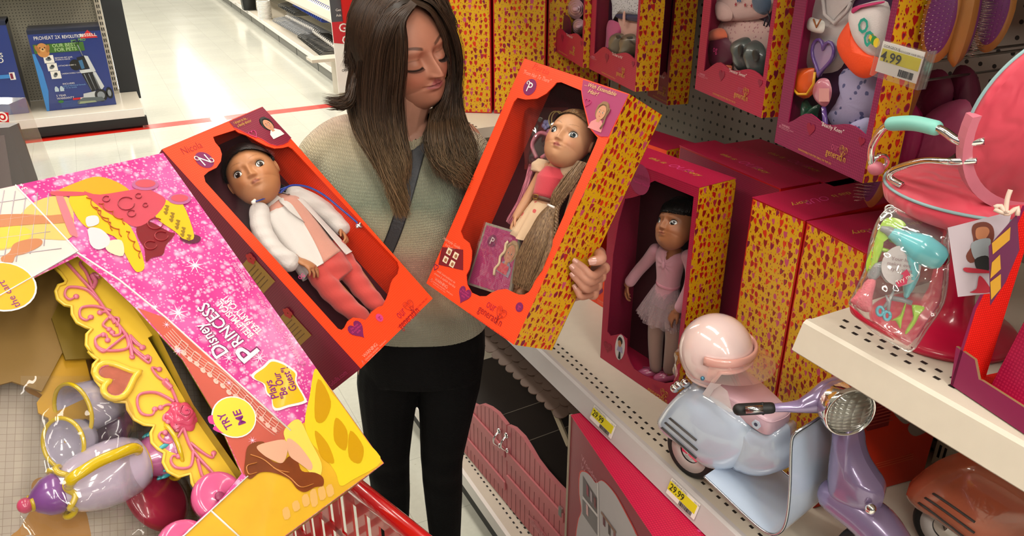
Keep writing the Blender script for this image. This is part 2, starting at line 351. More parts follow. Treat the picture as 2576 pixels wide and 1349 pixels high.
# small rear shelf seen right at the top edge
MB().box((-2.2,7.95,1.12),(.12,8.33,1.14),SH).build('shelf',g)
def carpet_box(u0,u1,label,full=True):
    Y=7.82; A=W.at(u0[0],u0[1],Y); B=W.at(u1[0],u1[1],Y)
    x0,x1=A[0],B[0]; z0=.172; z1=A[2]
    b=thing('carpet_cleaner_box',T3(x0,Y,z0),label,'box')
    w,h=x1-x0,z1-z0; blue=mat('17307e',.3,coat=.4,noise=.12,nscale=3.); nav=mat('0c1836',.35,coat=.3)
    MB().box((0,0,0),(w,.34,h),blue).box((-.001,-.002,h-.03),(w+.001,.341,h+.002),nav).box((w,0,0),(w+.001,.34,h),nav).build('carton',b)
    p=MB(); wh=M['white']; g_=mat('3c6b22',.5)
    if full:
        p.box((.02,-.006,h*.72),(.40,-.003,h*.83),g_)
        p.fit('PROHEAT 2X',(.04,h*.885),(w*.43,h*.885),.042,wh,y=-.005); p.fit('REVOLUTION',(w*.455,h*.885),(w*.74,h*.885),.038,wh,y=-.005,bold=.012)
        p.text('pet  PRO',w*.56,h*.842,.030,mat('7ab648',.5),y=-.005,bold=.01)
        p.text('OUR BEST',.16,h*.785,.04,mat('a8c98c',.5),y=-.009,bold=.015); p.text('FOR PETS',.17,h*.733,.04,mat('a8c98c',.5),y=-.009,bold=.015)
        rd=mat('cf1f25',.5)
        p.poly([(w-.17,h*.87),(w-.03,h*.87),(w-.05,h*.90),(w-.075,h*.93),(w-.10,h*.97),(w-.125,h*.93),(w-.15,h*.90)],-.004,rd); p.fit('BISSELL',(w-.165,h*.893),(w-.035,h*.893),.034,wh,y=-.006,bold=.012)
        # dog portrait
        dg=mat('c98a4b',.6); p.poly(disc(.085,h*.775,.042,.048),-.008,dg); p.poly(disc(.046,h*.775,.014,.034,rot=.3),-.009,mat('a86e35',.6)); p.poly(disc(.124,h*.775,.014,.034,rot=-.3),-.009,mat('a86e35',.6)); p.poly(disc(.085,h*.73,.045,.04),-.0075,dg)
        p.poly(disc(.085,h*.765,.018,.016),-.0095,mat('e0b070',.6)); 
        for q in (-.018,.018): p.poly(disc(.085+q,h*.79,.005),-.01,M['black'])
        p.poly(disc(.085,h*.772,.007),-.0105,M['black'])
        # accessory pictures and copy
        for i,zz in enumerate((.645,.545,.445)):
            x=.075+.012*i; p.box((x,-.006,h*zz-.032),(x+.075,-.003,h*zz+.032),wh); p.poly(disc(x+.035,h*zz,.022,.014,rot=.5*i),-.0065,mat('6b7076',.5)); p.box((x+.03,-.0068,h*zz),(x+.05,-.0064,h*zz+.02),dark)
            p.text(('REMOVES PET HAIR, \nSTAINS & ODOR','ATTACHES EVERY 2','UNREACHABLE CLEANUP')[i],x+.083,h*zz,.0155,wh,y=-.005)
        p.text('INCLUDES',.17,h*.315,.02,wh,y=-.005); p.text('with professional formula\n& 12 oz. bottle',.17,h*.29,.017,mat('7fb0e0',.5),y=-.005)
        for q in (0,.04): p.poly([(.10+q,h*.235),(.13+q,h*.235),(.132+q,h*.27),(.12+q,h*.30),(.108+q,h*.30),(.10+q,h*.27)],-.005,mat('b9cbd8',.4))
        p.text('5 YEAR\nWARRANTY',.10,h*.17,.024,wh,y=-.005); p.box((.22,-.005,h*.11),(.31,-.003,h*.135),rd); p.box((.28,-.0055,h*.112),(.308,-.004,h*.133),wh)
        p.poly(disc(.125,h*.105,.022,.012),-.005,mat('3c7d3a',.5))
        for i in range(5): p.box((.12,-.004,h*.03+i*.011),(.32-.01*i,-.003,h*.03+i*.011+.004),mat('5672b5',.5))
        # black round port
        p.poly(disc(.30,h*.55,.042,.046),-.004,M['black'])
        # upright cleaner picture
        gy=mat('8d949b',.35); bk=mat('17181c',.3); lt=mat('c8ccd0',.3)
        def pl(pts,m,y): p.poly(pts,y,m)
        hx=w-.19
        p.tube([(hx-.01,-.006,h*.86),(hx-.035,-.006,h*.84),(hx-.028,-.006,h*.80),(hx-.002,-.006,h*.80),(hx+.008,-.006,h*.84),(hx-.01,-.006,h*.86)],.007,bk,6,flat=.3)
        p.tube([(hx-.01,-.007,h*.80),(hx+.012,-.007,h*.66)],.009,gy,6,flat=.4)
        pl([(hx-.04,h*.64),(hx+.045,h*.66),(hx+.06,h*.5),(hx-.03,h*.48)],bk,-.006); pl([(hx-.03,h*.6),(hx+.0,h*.61),(hx+.005,h*.5),(hx-.02,h*.49)],mat('3c6f9c',.3),-.0065)
        pl([(hx+.02,h*.66),(hx+.05,h*.65),(hx+.085,h*.46),(hx+.05,h*.45)],lt,-.0067)
        pl([(hx-.04,h*.48),(hx+.08,h*.49),(hx+.085,h*.45),(hx-.03,h*.44)],lt,-.0072)
        pl([(hx-.03,h*.44),(hx+.06,h*.45),(hx+.10,h*.24),(hx+.02,h*.19)],bk,-.006); 
        for q in (-.0,.035,.07): p.tube([(hx-.01+q,-.007,h*.43),(hx+.02+q*.9,-.007,h*.22)],.007,gy,6,flat=.4)
        pl([(hx+.06,h*.45),(hx+.085,h*.44),(hx+.125,h*.25),(hx+.095,h*.20)],lt,-.0075)
        pl([(hx-.05,h*.18),(hx+.05,h*.2),(hx+.06,h*.1),(hx-.06,h*.1)],lt,-.008)
        p.poly(disc(hx+.085,h*.14,.05,.055),-.0085,bk); p.poly(disc(hx+.085,h*.14,.03,.034),-.009,gy); p.poly(disc(hx+.155,h*.16,.028,.05),-.0085,bk); p.poly(disc(hx+.155,h*.16,.014,.03),-.009,gy)
        pl([(hx-.11,h*.05),(hx+.11,h*.07),(hx+.09,h*.12),(hx-.06,h*.13),(hx-.11,h*.09)],mat('5e686c',.25),-.0095); pl([(hx-.10,h*.055),(hx+.04,h*.06),(hx+.03,h*.08),(hx-.09,h*.085)],mat('9ca888',.3),-.0098)
        p.poly([(0,h*.0),(.02,h*.0),(.05,h*.25),(.045,h*.5),(.02,h*.72),(0,h*.72)],-.0028,mat('3c86cf',.3))
    else:
        p.text('O',w-.13,h*.57,.06,wh,y=-.005,bold=.01); p.text('S',w-.10,h*.63,.05,wh,y=-.005,bold=.01)
        p.box((w-.2,-.005,h*.40),(w-.06,-.003,h*.44),mat('3c86cf',.4)); p.box((w-.07,-.006,h*.38),(w-.03,-.003,h*.46),wh); p.box((w-.065,-.0065,h*.39),(w-.045,-.005,h*.45),mat('7a1b3a',.4))
    p.build('printed_front',b); return b
carpet_box((66,78),(250,66),'blue carpet cleaner carton with PROHEAT 2X REVOLUTION printed on it and a dog portrait')
carpet_box((-110,60),(6,30),'blue carpet cleaner carton cut off by the left edge of the photo',False)
# ---- aisle shelf of clothes hangers
g=thing('display_shelf',T3(0,0,0),'long low shelf of coloured clothes hangers along the far right aisle','shelf')
XG=2.26
def rotbox(mb,a,b,m): return mb.box(a,b,m)
Mg=T3(XG,8.2,0)@RZ(-.028)
MB().box((0,0,.13),(.62,12,.17),SH,Mg).box((-.012,0,.12),(0,12,.172),M['white'],Mg).build('deck',g)
mb=MB().box((.02,0,0),(.6,12,.128),mat('77766f',.5),Mg)
for i in range(10): mb.box((.016,i*1.2,0),(.021,i*1.2+.008,.125),dark,Mg)
mb.build('kick_plate',g)
MB().box((.62,0,.0),(.66,12,2.0),PEG,Mg).build('pegboard',g)
MB().box((.12,0,.60),(.62,12,.63),SH,Mg).build('shelf',g)
hg={}
def hanger(c):
    if c not in hg:
        mb=MB(); m=mat(c,.3,coat=.3); r=.006
        mb.tube(smooth_path([(0,0,.0),(0,.17,-.02),(0,.2,-.05),(0,.17,-.075),(0,0,-.08),(0,-.17,-.075),(0,-.2,-.05),(0,-.17,-.02)],30,True),r,m,6,closed=True)
        mb.tube([(0,0,0),(0,.0,.03),(0,.018,.05),(0,.005,.07),(0,-.015,.06)],.0035,m,6); mb.box((-.012,-.02,-.004),(.012,.02,.02),M['white']); mb.box((-.013,-.008,.0),(.013,.014,.012),mat('2f7fc4',.4))
        hg[c]=mb.build('clothes_hanger'); return hg[c],True
    return hg[c],False
def hang_row(u0,v0,u1,v1,z,n,c,label,grp,lean=.5,sc=1.):
    A=W.at(u0,v0,z,2); B=W.at(u1,v1,z,2)
    for i in range(n):
        o,first=hanger(c)
        if not first: o=o.copy(); COL.objects.link(o)
        p=A+(B-A)*i/(n-1); o.matrix_world=T3(*p)@RZ(math.atan2(B[1]-A[1],B[0]-A[0]))@RY(lean)@Matrix.Scale(sc,4)
        tag(o,label,'hanger',grp)
hang_row(722,42,800,82,.34,20,'8d9096','grey plastic clothes hanger in the row on the low shelf','grey hangers in a row on the low shelf')
hang_row(790,82,850,125,.34,16,'101114','black plastic clothes hanger in the row nearest the aisle end','black hangers in a row on the low shelf')
hang_row(775,2,850,40,.62,18,'1a3fae','blue plastic clothes hanger hanging above the grey ones','blue hangers hanging over the shelf')
hang_row(735,5,775,25,.5,10,'3a3d42','dark grey plastic clothes hanger behind the light grey row','dark grey hangers behind the grey row')
# stack of white hangers / bin
mb=MB(); 
for i in range(14):
    a=i*2.4; mb.tube(smooth_path([(.1*math.cos(q/6*6.28+a),.1*math.sin(q/6*6.28+a)*.8,i*.02+.008*math.sin(q+a)) for q in range(6)],24,True),.009,M['white'],6,closed=True)
P=W.at(668,48,.172,2); o=mb.build('hanger_bundle',M4=T3(P[0],P[1],.18)); tag(o,'bundle of white plastic hangers stacked beside a black waste bin','hangers')
P=W.at(612,26,.172,2)
mb=MB().lathe([(.12,0),(.14,.005),(.16,.3),(.165,.31),(.15,.305),(.13,.01)],mat('191a1c',.4),4,RZ(.78)); o=mb.build('waste_bin',M4=T3(P[0]+.1,P[1],.175)); tag(o,'black square bin standing on the far aisle shelf','bin')
mb=MB()
for i in range(2): mb.box((0,i*.12,0),(.25,i*.12+.1,.34),M['white']).box((-.002,i*.12+.02,.1),(0,i*.12+.08,.3),M['black'])
P=W.at(585,8,.172,2); o=mb.build('white_carton',M4=T3(P[0]+.03,P[1],.172)); tag(o,'white carton with black print beyond the black bin','box')
# ---- end cap sign and little shelf
g=thing('coupon_sign',T3(0,7.9,0),'tall red and white coupon sign standing at the aisle end behind the woman','sign')
A=W.at(835,50,7.9); B=W.at(850,228,7.9)
x0=A[0]
Ms=Matrix(((1,.0,-.02,x0),(0,1,0,0),(0,0,1,0),(0,0,0,1)))
mb=MB().box((0,-.01,.05),(.62,.01,1.15),M['white']).poly([(0,.55),(.62,.45),(.62,.75),(0,.75)],-.013,mat('c41f2b',.4)).box((0,-.013,.75),(.62,-.011,1.15),mat('4a4a50',.5)) 
mb.text('Get the',.06,.65,.12,M['white'],y=-.016,bold=.01).text('Coupon',.08,.53,.12,M['white'],y=-.016,bold=.01)
mb.text('25% off',.10,.33,.13,M['ink'],y=-.014).text('one toy, game,',.05,.26,.055,M['ink'],y=-.014).text('or kids book',.12,.18,.055,M['ink'],y=-.014)
mb.text('Ask a team member',.05,.80,.035,M['white'],y=-.015).text('Get the code today',.05,.85,.035,M['white'],y=-.015)
mb.build('sign_panel',g,M4=Ms)
MB().box((.12,-.06,.74),(.5,-.015,1.6),mat('c8120f',.3),Ms).build('red_holder',g)
g2=thing('end_shelf',T3(1.9,7.95,0),'small cream shelf end at the foot of the coupon sign','shelf')
MB().box((.0,0,.36),(.55,.235,.39),SH).box((.25,.02,0),(.55,.235,.36),SH).build('deck',g2)
# ================================================================ FIGURE HELPERS
def skin_mat(name,base,rough=.45,sss=.12,spec=.4,bump=0.,coat=0.):
    m=bpy.data.materials.new(name); t=NT(m)
    a=t.n('Attribute',attribute_name='Col'); tc=t.n('TexCoord')
    nz=t.n('TexNoise',{'Vector':tc.outputs['Object'],'Scale':60.,'Detail':4.})
    c=t.n('Mix',{0:1.,6:a.outputs['Color'],7:t.ramp(nz.outputs[0],[(.2,(.93,.92,.92)),(.8,(1,1,1))])},data_type='RGBA',blend_type='MULTIPLY').outputs[2]
    ins={'Base Color':c,'Roughness':rough,'Specular IOR Level':spec,'Subsurface Weight':sss,'Subsurface Radius':(.01,.004,.002),'Subsurface Scale':.6,'Coat Weight':coat,'Coat Roughness':.3}
    if bump: ins['Normal']=t.n('Bump',{'Height':t.n('TexNoise',{'Vector':tc.outputs['Object'],'Scale':420.,'Detail':2.}).outputs[0],'Strength':bump,'Distance':.0008}).outputs[0]
    t.out(t.n('BsdfPrincipled',ins).outputs[0]); m['skin']=1; return m
def hair_mat(name,c0,c1,c2,dirscale=(90,90,5),rough=.38):
    m=bpy.data.materials.new(name); t=NT(m); tc=t.n('TexCoord')
    v=t.n('VectorMath',{0:tc.outputs['Object'],1:dirscale},operation='MULTIPLY').outputs[0]
    nz=t.n('TexNoise',{'Vector':v,'Scale':1.,'Detail':4.,'Roughness':.6}).outputs[0]
    c=t.ramp(nz,[(.25,lin(c0)),(.5,lin(c1)),(.75,lin(c2))])
    t.out(t.n('BsdfPrincipled',{'Base Color':c,'Roughness':rough,'Specular IOR Level':.45,'Normal':t.n('Bump',{'Height':nz,'Strength':.6,'Distance':.003}).outputs[0]}).outputs[0]); return m
def G2(x,z,cx,cz,sx,sz): return np.exp(-((x-cx)/sx)**2-((z-cz)/sz)**2)
def sstep(a,b,x): t=np.clip((x-a)/(b-a),0,1); return t*t*(3-2*t)
def head_grid(nu=120,nv=110,child=1.,eyes=1.):
    ce=.152+.026*child; lw=1-.28*child
    t=np.linspace(-1,1,nu,endpoint=False); psi=math.pi*(.5*t+.5*t**3)
    th=np.linspace(.0,1,nv); th=math.pi*(th+.06*np.sin(2*math.pi*th)); th[0]=.01; th[-1]=math.pi-.01
    PSI,THE=np.meshgrid(psi,th,indexing='ij')
    d=np.stack([np.sin(THE)*np.sin(PSI),-np.sin(THE)*np.cos(PSI),np.cos(THE)],-1)
    def hit(c,r):
        c=np.array(c);r=np.array(r); a=((d/r)**2).sum(-1); b=-2*(d*c/r**2).sum(-1); cc=((c/r)**2).sum()-1
        q=b*b-4*a*cc; return np.where(q>0,(-b+np.sqrt(np.maximum(q,0)))/(2*a),0.)
    k=14.
    ts=[hit((0,.05,.10),(.365,.44,.40)),hit((0,-.11,-.13),(.285+.065*child,.285,.33)),hit((0,-.14,-.30+.03*child),(.175+.06*child,.21,.19))]
    R=np.log(sum(np.exp(k*q) for q in ts)/1.25)/k
    P=d*R[...,None]
    x,y,z=P[...,0].copy(),P[...,1],P[...,2].copy(); fr=sstep(.05,-.12,y)
    D=np.zeros_like(x); ax=np.abs(x)
    ns=.62*child+(1-child)*1.
    ridge=sstep(.12,-.10,z)*sstep(-.155,-.105,z)
    D+=ns*.115*ridge**1.3*np.exp(-(x/(.034+.012*sstep(0,-.1,z)))**2)
    D+=ns*.034*G2(ax,z,.046,-.112,.026,.024)
    D-=.05*G2(ax,z,.065,.03,.04,.06)*(1-.3*child)
    D-=.046*G2(ax,z,ce+.003,.02,.085,.05)
    D+=eyes*.034*G2(ax,z,ce,.01,.06,.038)
    D+=.013*G2(ax,z,.15,.115,.10,.03)
    D+=(.014+.018*child)*G2(ax,z,.17,-.14,.09,.08)
    D+=.022*G2(x,z,0,-.21,.11,.07)
    D+=.020*G2(ax,z,.022,-.192,.035*lw,.013)+.012*G2(ax,z,.06*lw,-.198,.035*lw,.010)
    D+=.026*G2(x,z,0,-.234,.055*lw,.020)
    D-=.016*G2(x,z,0,-.2115,.095*lw,.0065)
    D-=(.004+.006*child)*G2(ax,z,.105*lw,-.213,.02,.02)
    D-=.012*G2(x,z,0,-.275,.07,.018)
    D+=.022*G2(x,z,0,-.37,.075,.06)
    D-=.006*G2(x,z,0,-.163,.012,.02)
    P[...,1]-=D*fr
    return P
def lerp3(a,b,f): return a*(1-f[...,None])+b*f[...,None]
def head_cols(P,base,lip,brow,lash=True,blush=(.75,.35,.3),browz=.125,browsc=1.,closed=False,bl=.25,lw=1.,ba=.75):
    x,y,z=P[...,0],P[...,1],P[...,2]; ax=np.abs(x); fr=(y<-.02).astype(float)
    C=np.ones(P.shape)*np.array(lin(base))
    C=lerp3(C,np.array(blush)*np.array(lin(base))*1.5,bl*fr*G2(ax,z,.19,-.13,.09,.08))
    lipm=sstep(1.15,.85,np.sqrt((x/(.092*lw))**2+((z+.213-.012*np.cos(x*30))/(.036*np.clip(1-(ax/(.13*lw))**2,.2,1)))**2))*fr
    C=lerp3(C,np.array(lin(lip)),lipm*.85)
    C=lerp3(C,np.array(lin(lip))*.35,.8*fr*G2(x,z,0,-.2115,.085,.0045))
    bz=browz+.028*np.sin(np.clip((ax-.06)/.17,0,1)*math.pi*.75); th=.011*browsc*np.clip(1.3-(ax-.06)/.19,.25,1)
    bm=sstep(1.3,.7,np.abs(z-bz)/th)*sstep(.05,.075,ax)*sstep(.245,.22,ax)*fr
    C=lerp3(C,np.array(lin(brow)),bm*ba)
    if closed:
        lz=-.026-.012*np.sin(np.clip((ax-.085)/.14,0,1)*math.pi); lm=sstep(1.4,.5,np.abs(z-lz)/.0085)*sstep(.078,.1,ax)*sstep(.235,.21,ax)*fr
        C=lerp3(C,np.array(lin('1c100c')),lm*.95)
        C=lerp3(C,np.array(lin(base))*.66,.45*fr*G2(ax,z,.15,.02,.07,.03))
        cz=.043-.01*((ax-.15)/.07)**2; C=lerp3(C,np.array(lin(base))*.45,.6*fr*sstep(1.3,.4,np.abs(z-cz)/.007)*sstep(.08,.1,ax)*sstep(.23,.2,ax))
    return C
class Head:
    def __init__(s,M4,size,P): s.P=P; s.M=M4@Matrix.Scale(size,4); f=P.reshape(-1,3); s.f=f[f[:,1]<-.03]
    def y(s,x,z):
        d=(s.f[:,0]-x)**2+(s.f[:,2]-z)**2; i=np.argpartition(d,4)[:4]; w=1/(d[i]+1e-6); return float((s.f[i,1]*w).sum()/w.sum())
def add_head(mb,M4,size,mt,base,lip,brow,nu=120,nv=110,child=1.,**kw):
    P=head_grid(nu,nv,child,eyes=kw.pop('eyes',1.)); C=head_cols(P,base,lip,brow,**kw); o=len(mb.v)
    hd=Head(M4,size,P); mb.grid(P,mt,hd.M,cu=True,flip=False); mb.vc[o]=C.reshape(-1,3)
    for sx in (-1,1):   # ears
        o=len(mb.v); E=hd.M@T3(sx*.355,.03,-.02)@RZ(sx*.35)@RX(.15)
        mb.ell((0,0,0),(.022,.055,.095),mt,14,E); mb.tube([( sx*.018,.05*math.cos(a),.088*math.sin(a)) for a in np.linspace(-1.2,4.2,14)],.011,mt,6,E)
        mb.tube([( sx*.018,.026*math.cos(a)+.005,.05*math.sin(a)+.01) for a in np.linspace(-1.2,3.6,10)],.008,mt,5,E)
    return hd
def add_eyes(hd,parent,iris='2a1a12',hw=.064,hh=.056,cz=.008,cx=.178,look=(0,0),lashc='0a0606'):
    gl=skin_mat('glossy_eye','ffffff',.08,0.,.6,coat=.6) if 'eye' not in MC else MC['eye']; MC['eye']=gl
    for sx in (-1,1):
        mb=MB(); mb.vc={}; na,nb=29,19; G=np.zeros((na,nb,3)); C=np.zeros((na,nb,3))
        for i in range(na):
            for j in range(nb):
                a=-1+2*i/(na-1); b=-1+2*j/(nb-1); e=(1-min(1,abs(a))**2.2)**.62
                x=sx*cx+a*hw; z=cz+b*hh*e*(1 if b>0 else .72)+.10*hw*a*sx
                yy=hd.y(x,z)-.004-.016*(1-a*a)*(1-b*b)
                G[i,j]=(x,yy,z); dx=(x-sx*cx-look[0])/.040; dz=(z-cz-look[1])/.043; r=math.hypot(dx,dz)
                c=np.array((.78,.75,.72)) if r>1 else (np.array(lin(iris))*(1.3 if r<.8 else .5) if r>.45 else np.array((.003,.003,.003)))
                if math.hypot(dx+.3,dz-.4)<.22: c=np.array((.95,.95,.95))  # white glint painted into the eye colour
                if abs(b)>.92 or abs(a)>.96: c=np.array(lin(lashc))
                C[i,j]=c
        o=len(mb.v); mb.grid(G,gl,hd.M,flip=True); mb.vc[o]=C.reshape(-1,3)
        lm=mat(lashc,.5); up=[tuple(G[i,nb-1]+np.array((0,-.006,.002))) for i in range(na)]
        mb.tube(up,[.003+.005*math.sin(math.pi*i/(na-1)) for i in range(na)],lm,5,hd.M)
        for i in range(1,na-1,2):
            q=np.array(up[i]); a=-1+2*i/(na-1); mb.tube([q,q+np.array((a*.012,-.016,.010)),q+np.array((a*.022,-.022,.026))],[.0025,.002,.0006],lm,3,hd.M)
        o=mb.build('eye',parent)
MB.vc=None
_ob=MB.build
def _build(s,name,parent=None,M4=None,smooth=None):
    o=_ob(s,name,parent,M4,smooth)
    if s.vc is not None:
        me=o.data; a=me.color_attributes.new('Col','FLOAT_COLOR','POINT'); C=np.ones((len(s.v),4)); C[:,:3]=getattr(s,'basec',(.5,.5,.5))
        for k,v in s.vc.items(): C[k:k+len(v),:3]=v
        a.data.foreach_set('color',C.ravel())
    return o
MB.build=_build
def remesh(mb,vox,it=4,fac=.6,m=None):
    """fuse a builder's overlapping solids into one continuous skin"""
    me=bpy.data.meshes.new('r'); me.from_pydata(mb.v,[],mb.f); o=bpy.data.objects.new('r',me); COL.objects.link(o)
    r=o.modifiers.new('r','REMESH'); r.mode='VOXEL'; r.voxel_size=vox
    if it: s=o.modifiers.new('s','SMOOTH'); s.iterations=it; s.factor=fac
    dg=bpy.context.evaluated_depsgraph_get(); dg.update(); e=o.evaluated_get(dg); q=e.to_mesh()
    n=len(q.vertices); co=np.zeros(n*3); q.vertices.foreach_get('co',co); F=[tuple(p.vertices) for p in q.polygons]
    e.to_mesh_clear(); bpy.data.objects.remove(o); bpy.data.meshes.remove(me)
    out=MB(); out.add([tuple(p) for p in co.reshape(-1,3)],F,m or mb.ms[0],smooth=True); return out
def interp_r(r,n): r=np.array(r,float); return np.interp(np.linspace(0,len(r)-1,n),np.arange(len(r)),r)
def limb(mb,pts,rad,m,n=10,seg=24,M4=None,flat=1.,upv=None):
    P=smooth_path(pts,seg); k=len(P); R=interp_r(rad,k)
    P=np.array(P); d0=(P[0]-P[1]);d0/=np.linalg.norm(d0)+1e-9; d1=P[-1]-P[-2]; d1/=np.linalg.norm(d1)+1e-9
    a=[P[0]+d0*R[0]*q for q in (.95,.75,.4)]; b=[P[-1]+d1*R[-1]*q for q in (.4,.75,.95)]
    P=np.array(a+list(P)+b); R=np.array([R[0]*q for q in (.3,.66,.92)]+list(R)+[R[-1]*q for q in (.92,.66,.3)])
    return mb.tube(P,R,m,n,M4,flat=flat,upv=upv)
def loft(mb,rings,m,n=28,M4=None,caps=True,seg=4,wob=0.,ex=2.3):
    """rings: (cx,cy,cz,rx,ry[,tilt]) stacked elliptical sections"""
    A=np.array([list(r)+[0]*(6-len(r)) for r in rings],float); A=np.array(smooth_path(A[:, :6],seg*(len(A)-1))) if seg>1 else A
    V=[]
    for q,(cx,cy,cz,rx,ry,tl) in enumerate(A):
        for j in range(n):
            a=2*math.pi*j/n; c,s_=math.cos(a),math.sin(a)
            px=rx*math.copysign(abs(c)**(2/ex),c); py=ry*math.copysign(abs(s_)**(2/ex),s_)
            w=1+wob*math.sin(3*a+q*.7)*math.sin(q*.9+a)
            V.append((cx+px*w,cy+py*w,cz+tl*px))
    F=[]; k=len(A)
    for i in range(k-1):
        for j in range(n): F.append((i*n+j,i*n+(j+1)%n,(i+1)*n+(j+1)%n,(i+1)*n+j))
    if caps: F+=[tuple(range(n-1,-1,-1)),tuple(range((k-1)*n,k*n))]
    return mb.add(V,F,m,M4,True)
def hand(mb,wrist,fdir,pnorm,size,m,thumb=1,curl=.35,spread=.12,curls=None,M4=None,fr=1.):
    """palm + four unequal fingers with knuckle bends + thumb from the side; fdir along fingers, pnorm out of the palm"""
    f=Vector(fdir).normalized(); p=Vector(pnorm); p=(p-f*p.dot(f)).normalized(); s=f.cross(p)*thumb; w=Vector(wrist); L=size
    def P(a,b,c): return tuple(w+f*(a*L)+s*(b*L)+p*(c*L))
    limb(mb,[P(-.08,0,0),P(.08,.0,0),P(.28,.0,.0),P(.46,.0,.0)],[.125*L,.15*L,.21*L,.20*L],m,12,12,M4,flat=.42,upv=tuple(p))
    fl=[.44,.50,.46,.36]; bs=[.165,.06,-.05,-.15]; r0=[.050,.052,.050,.043]
    for i in range(4):
        c=(curls[i] if curls else curl*(1+.12*i)); ang=0.; pos=Vector((.44-.015*abs(i-1.2)*2,bs[i],0)); sp=spread*(1.2-i*.8); pts=[pos.copy()]
        for k,ln in enumerate((.45,.30,.25)):
            ang+=c*(.75 if k==0 else 1.1); stp=fl[i]*ln
            for q in range(2):
                pos=pos+Vector((math.cos(ang)*stp/2,sp*stp/2*math.cos(ang),math.sin(ang)*stp/2)); pts.append(pos.copy())
        r=r0[i]*L*fr; limb(mb,[P(*q) for q in pts],[r*1.12,r*1.02,r*1.1,r*.95,r*.98,r*.9,r*.72],m,8,14,M4)
    tp=[Vector((.08,.12,.02)),Vector((.22,.23,.06)),Vector((.36,.29,.10+.25*curl*.3)),Vector((.47,.30,.14+.3*curl*.3))]
    limb(mb,[P(*q) for q in tp],[.075*L,.066*L,.055*L*fr,.042*L*fr],m,8,12,M4)

def cam_rot(F,yaw=0,roll=0,pitch=0):
    """orientation of a head given as seen from the viewer: roll in the picture plane, yaw to the right, pitch down"""
    B=np.stack([RT,FW,UP],1); Q=F.R.T@B; m=Matrix.Identity(4)
    for i in range(3):
        for j in range(3): m[i][j]=Q[i,j]
    return m@RY(math.radians(roll))@RZ(math.radians(yaw))@RX(math.radians(pitch))
def puff(mb,pts,y,th,m,k=7,both=False,ex=2.,M4=None,c=None,wob=0.):
    """cushion: outline in x-z swelling by th towards the viewer (and away if both)"""
    P=np.array(pts,float); c=np.array(c) if c is not None else P.mean(0)
    for sg in ((-1,1) if both else (-1,)):
        G=[]
        for i in range(k+1):
            s=1-i/k; hgt=th*(1-s**ex)**(1/ex); G.append([(c[0]+(p[0]-c[0])*max(s,.001),y+sg*hgt*(1+wob*s*math.sin(j*1.9+i)),c[1]+(p[1]-c[1])*max(s,.001)) for j,p in enumerate(P)])
        mb.grid(G,m,M4,cv=True,flip=(sg>0))
    if not both: mb.add([(p[0],y,p[1]) for p in P],[tuple(range(len(P)))],m,M4)
    return mb
def rnd(pts,n=6):
    """rounded closed outline through points"""
    return [(p[0],p[1]) for p in smooth_path([(a,b,0) for a,b in pts],n*len(pts),True)]
# ================================================================ TOY AISLE SHELVING
Y0,Y1=-1.0,2.75; XD,ZD=.775,.17; XM,ZM=.853,.78; XU,ZU=.87,1.234; XB=1.36; YU=.70
g=thing('toy_shelving',T3(0,0,0),'cream metal toy aisle shelving with perforated shelves and price rails','shelf')
def perf(mb,x,y0,y1,z,rows=2,dx=.019,st=.022,off=.02):
    hk=mat('161310',.6)
    for r in range(rows):
        n=int((y1-y0)/st)
        for i in range(n):
            yy=y0+i*st+(r%2)*st*.5; xx=x+off+r*dx
            mb.add([(xx-.0028,yy-.0045,z),(xx+.0028,yy-.0045,z),(xx+.0028,yy+.0045,z),(xx-.0028,yy+.0045,z)],[(0,1,2,3)],hk)
    return mb
def shelf(x,z,y0,y1,name='shelf',railh=.045,rm=None):
    mb=MB().box((x,y0,z-.03),(XB,y1,z),SH); perf(mb,x+.008,y0+.01,y1-.01,z+.0006)
    for q in (y0,y1): pass
    s=mb.build(name,g)
    r=MB().add([(x-.004,y0,z+.002),(x+.004,y0,z+.002),(x+.002,y0,z-.004),(x-.016,y0,z-railh),(x-.020,y0,z-railh-.004),(x-.024,y0,z-railh),(x-.010,y0,z-.002),
        (x-.004,y1,z+.002),(x+.004,y1,z+.002),(x+.002,y1,z-.004),(x-.016,y1,z-railh),(x-.020,y1,z-railh-.004),(x-.024,y1,z-railh),(x-.010,y1,z-.002)],
        [(6,5,4,3,2,1,0),(7,8,9,10,11,12,13)]+[(i,(i+1)%7,(i+1)%7+7,i+7) for i in range(7)],rm or M['rail']).build('price_rail',s); return s
MB_=MB
shelf(XM,ZM,Y0,Y1)
shelf(.92,1.98,Y0,Y1,rm=SH); shelf(XU,ZU,Y0,YU,rm=SH); shelf(XU-.01,ZU,1.93,Y1)  # unseen top shelf added to shade the hanging boxes from the lamps
mb=MB().box((XD,Y0,ZD-.03),(XB,Y1,ZD),SH); perf(mb,XD+.012,Y0,2.7,ZD+.0006,3); d=mb.build('base_deck',g)
MB().box((XD-.012,Y0,ZD-.045),(XD,Y1,ZD+.002),M['white']).build('price_rail',d)
MB().box((XD+.03,Y0,0),(XD+.05,Y1,ZD-.03),kick).build('kick_plate',g)
MB().box((XB,Y0,0),(XB+.02,Y1,2.3),PEG2).build('pegboard',g)
for y in (-.52,.70,1.92):
    mb=MB().box((XB-.03,y-.015,ZD),(XB,y+.015,2.3),SH)
    for i in range(40): mb.box((XB-.0305,y-.008,.2+.05*i),(XB-.0301,y-.003,.23+.05*i),M['black']).box((XB-.0305,y+.003,.2+.05*i),(XB-.0301,y+.008,.23+.05*i),M['black'])
    mb.build('upright',g)
MB().box((.88,Y1,0),(XB+.02,Y1+.02,2.3),SH).build('end_panel',g)
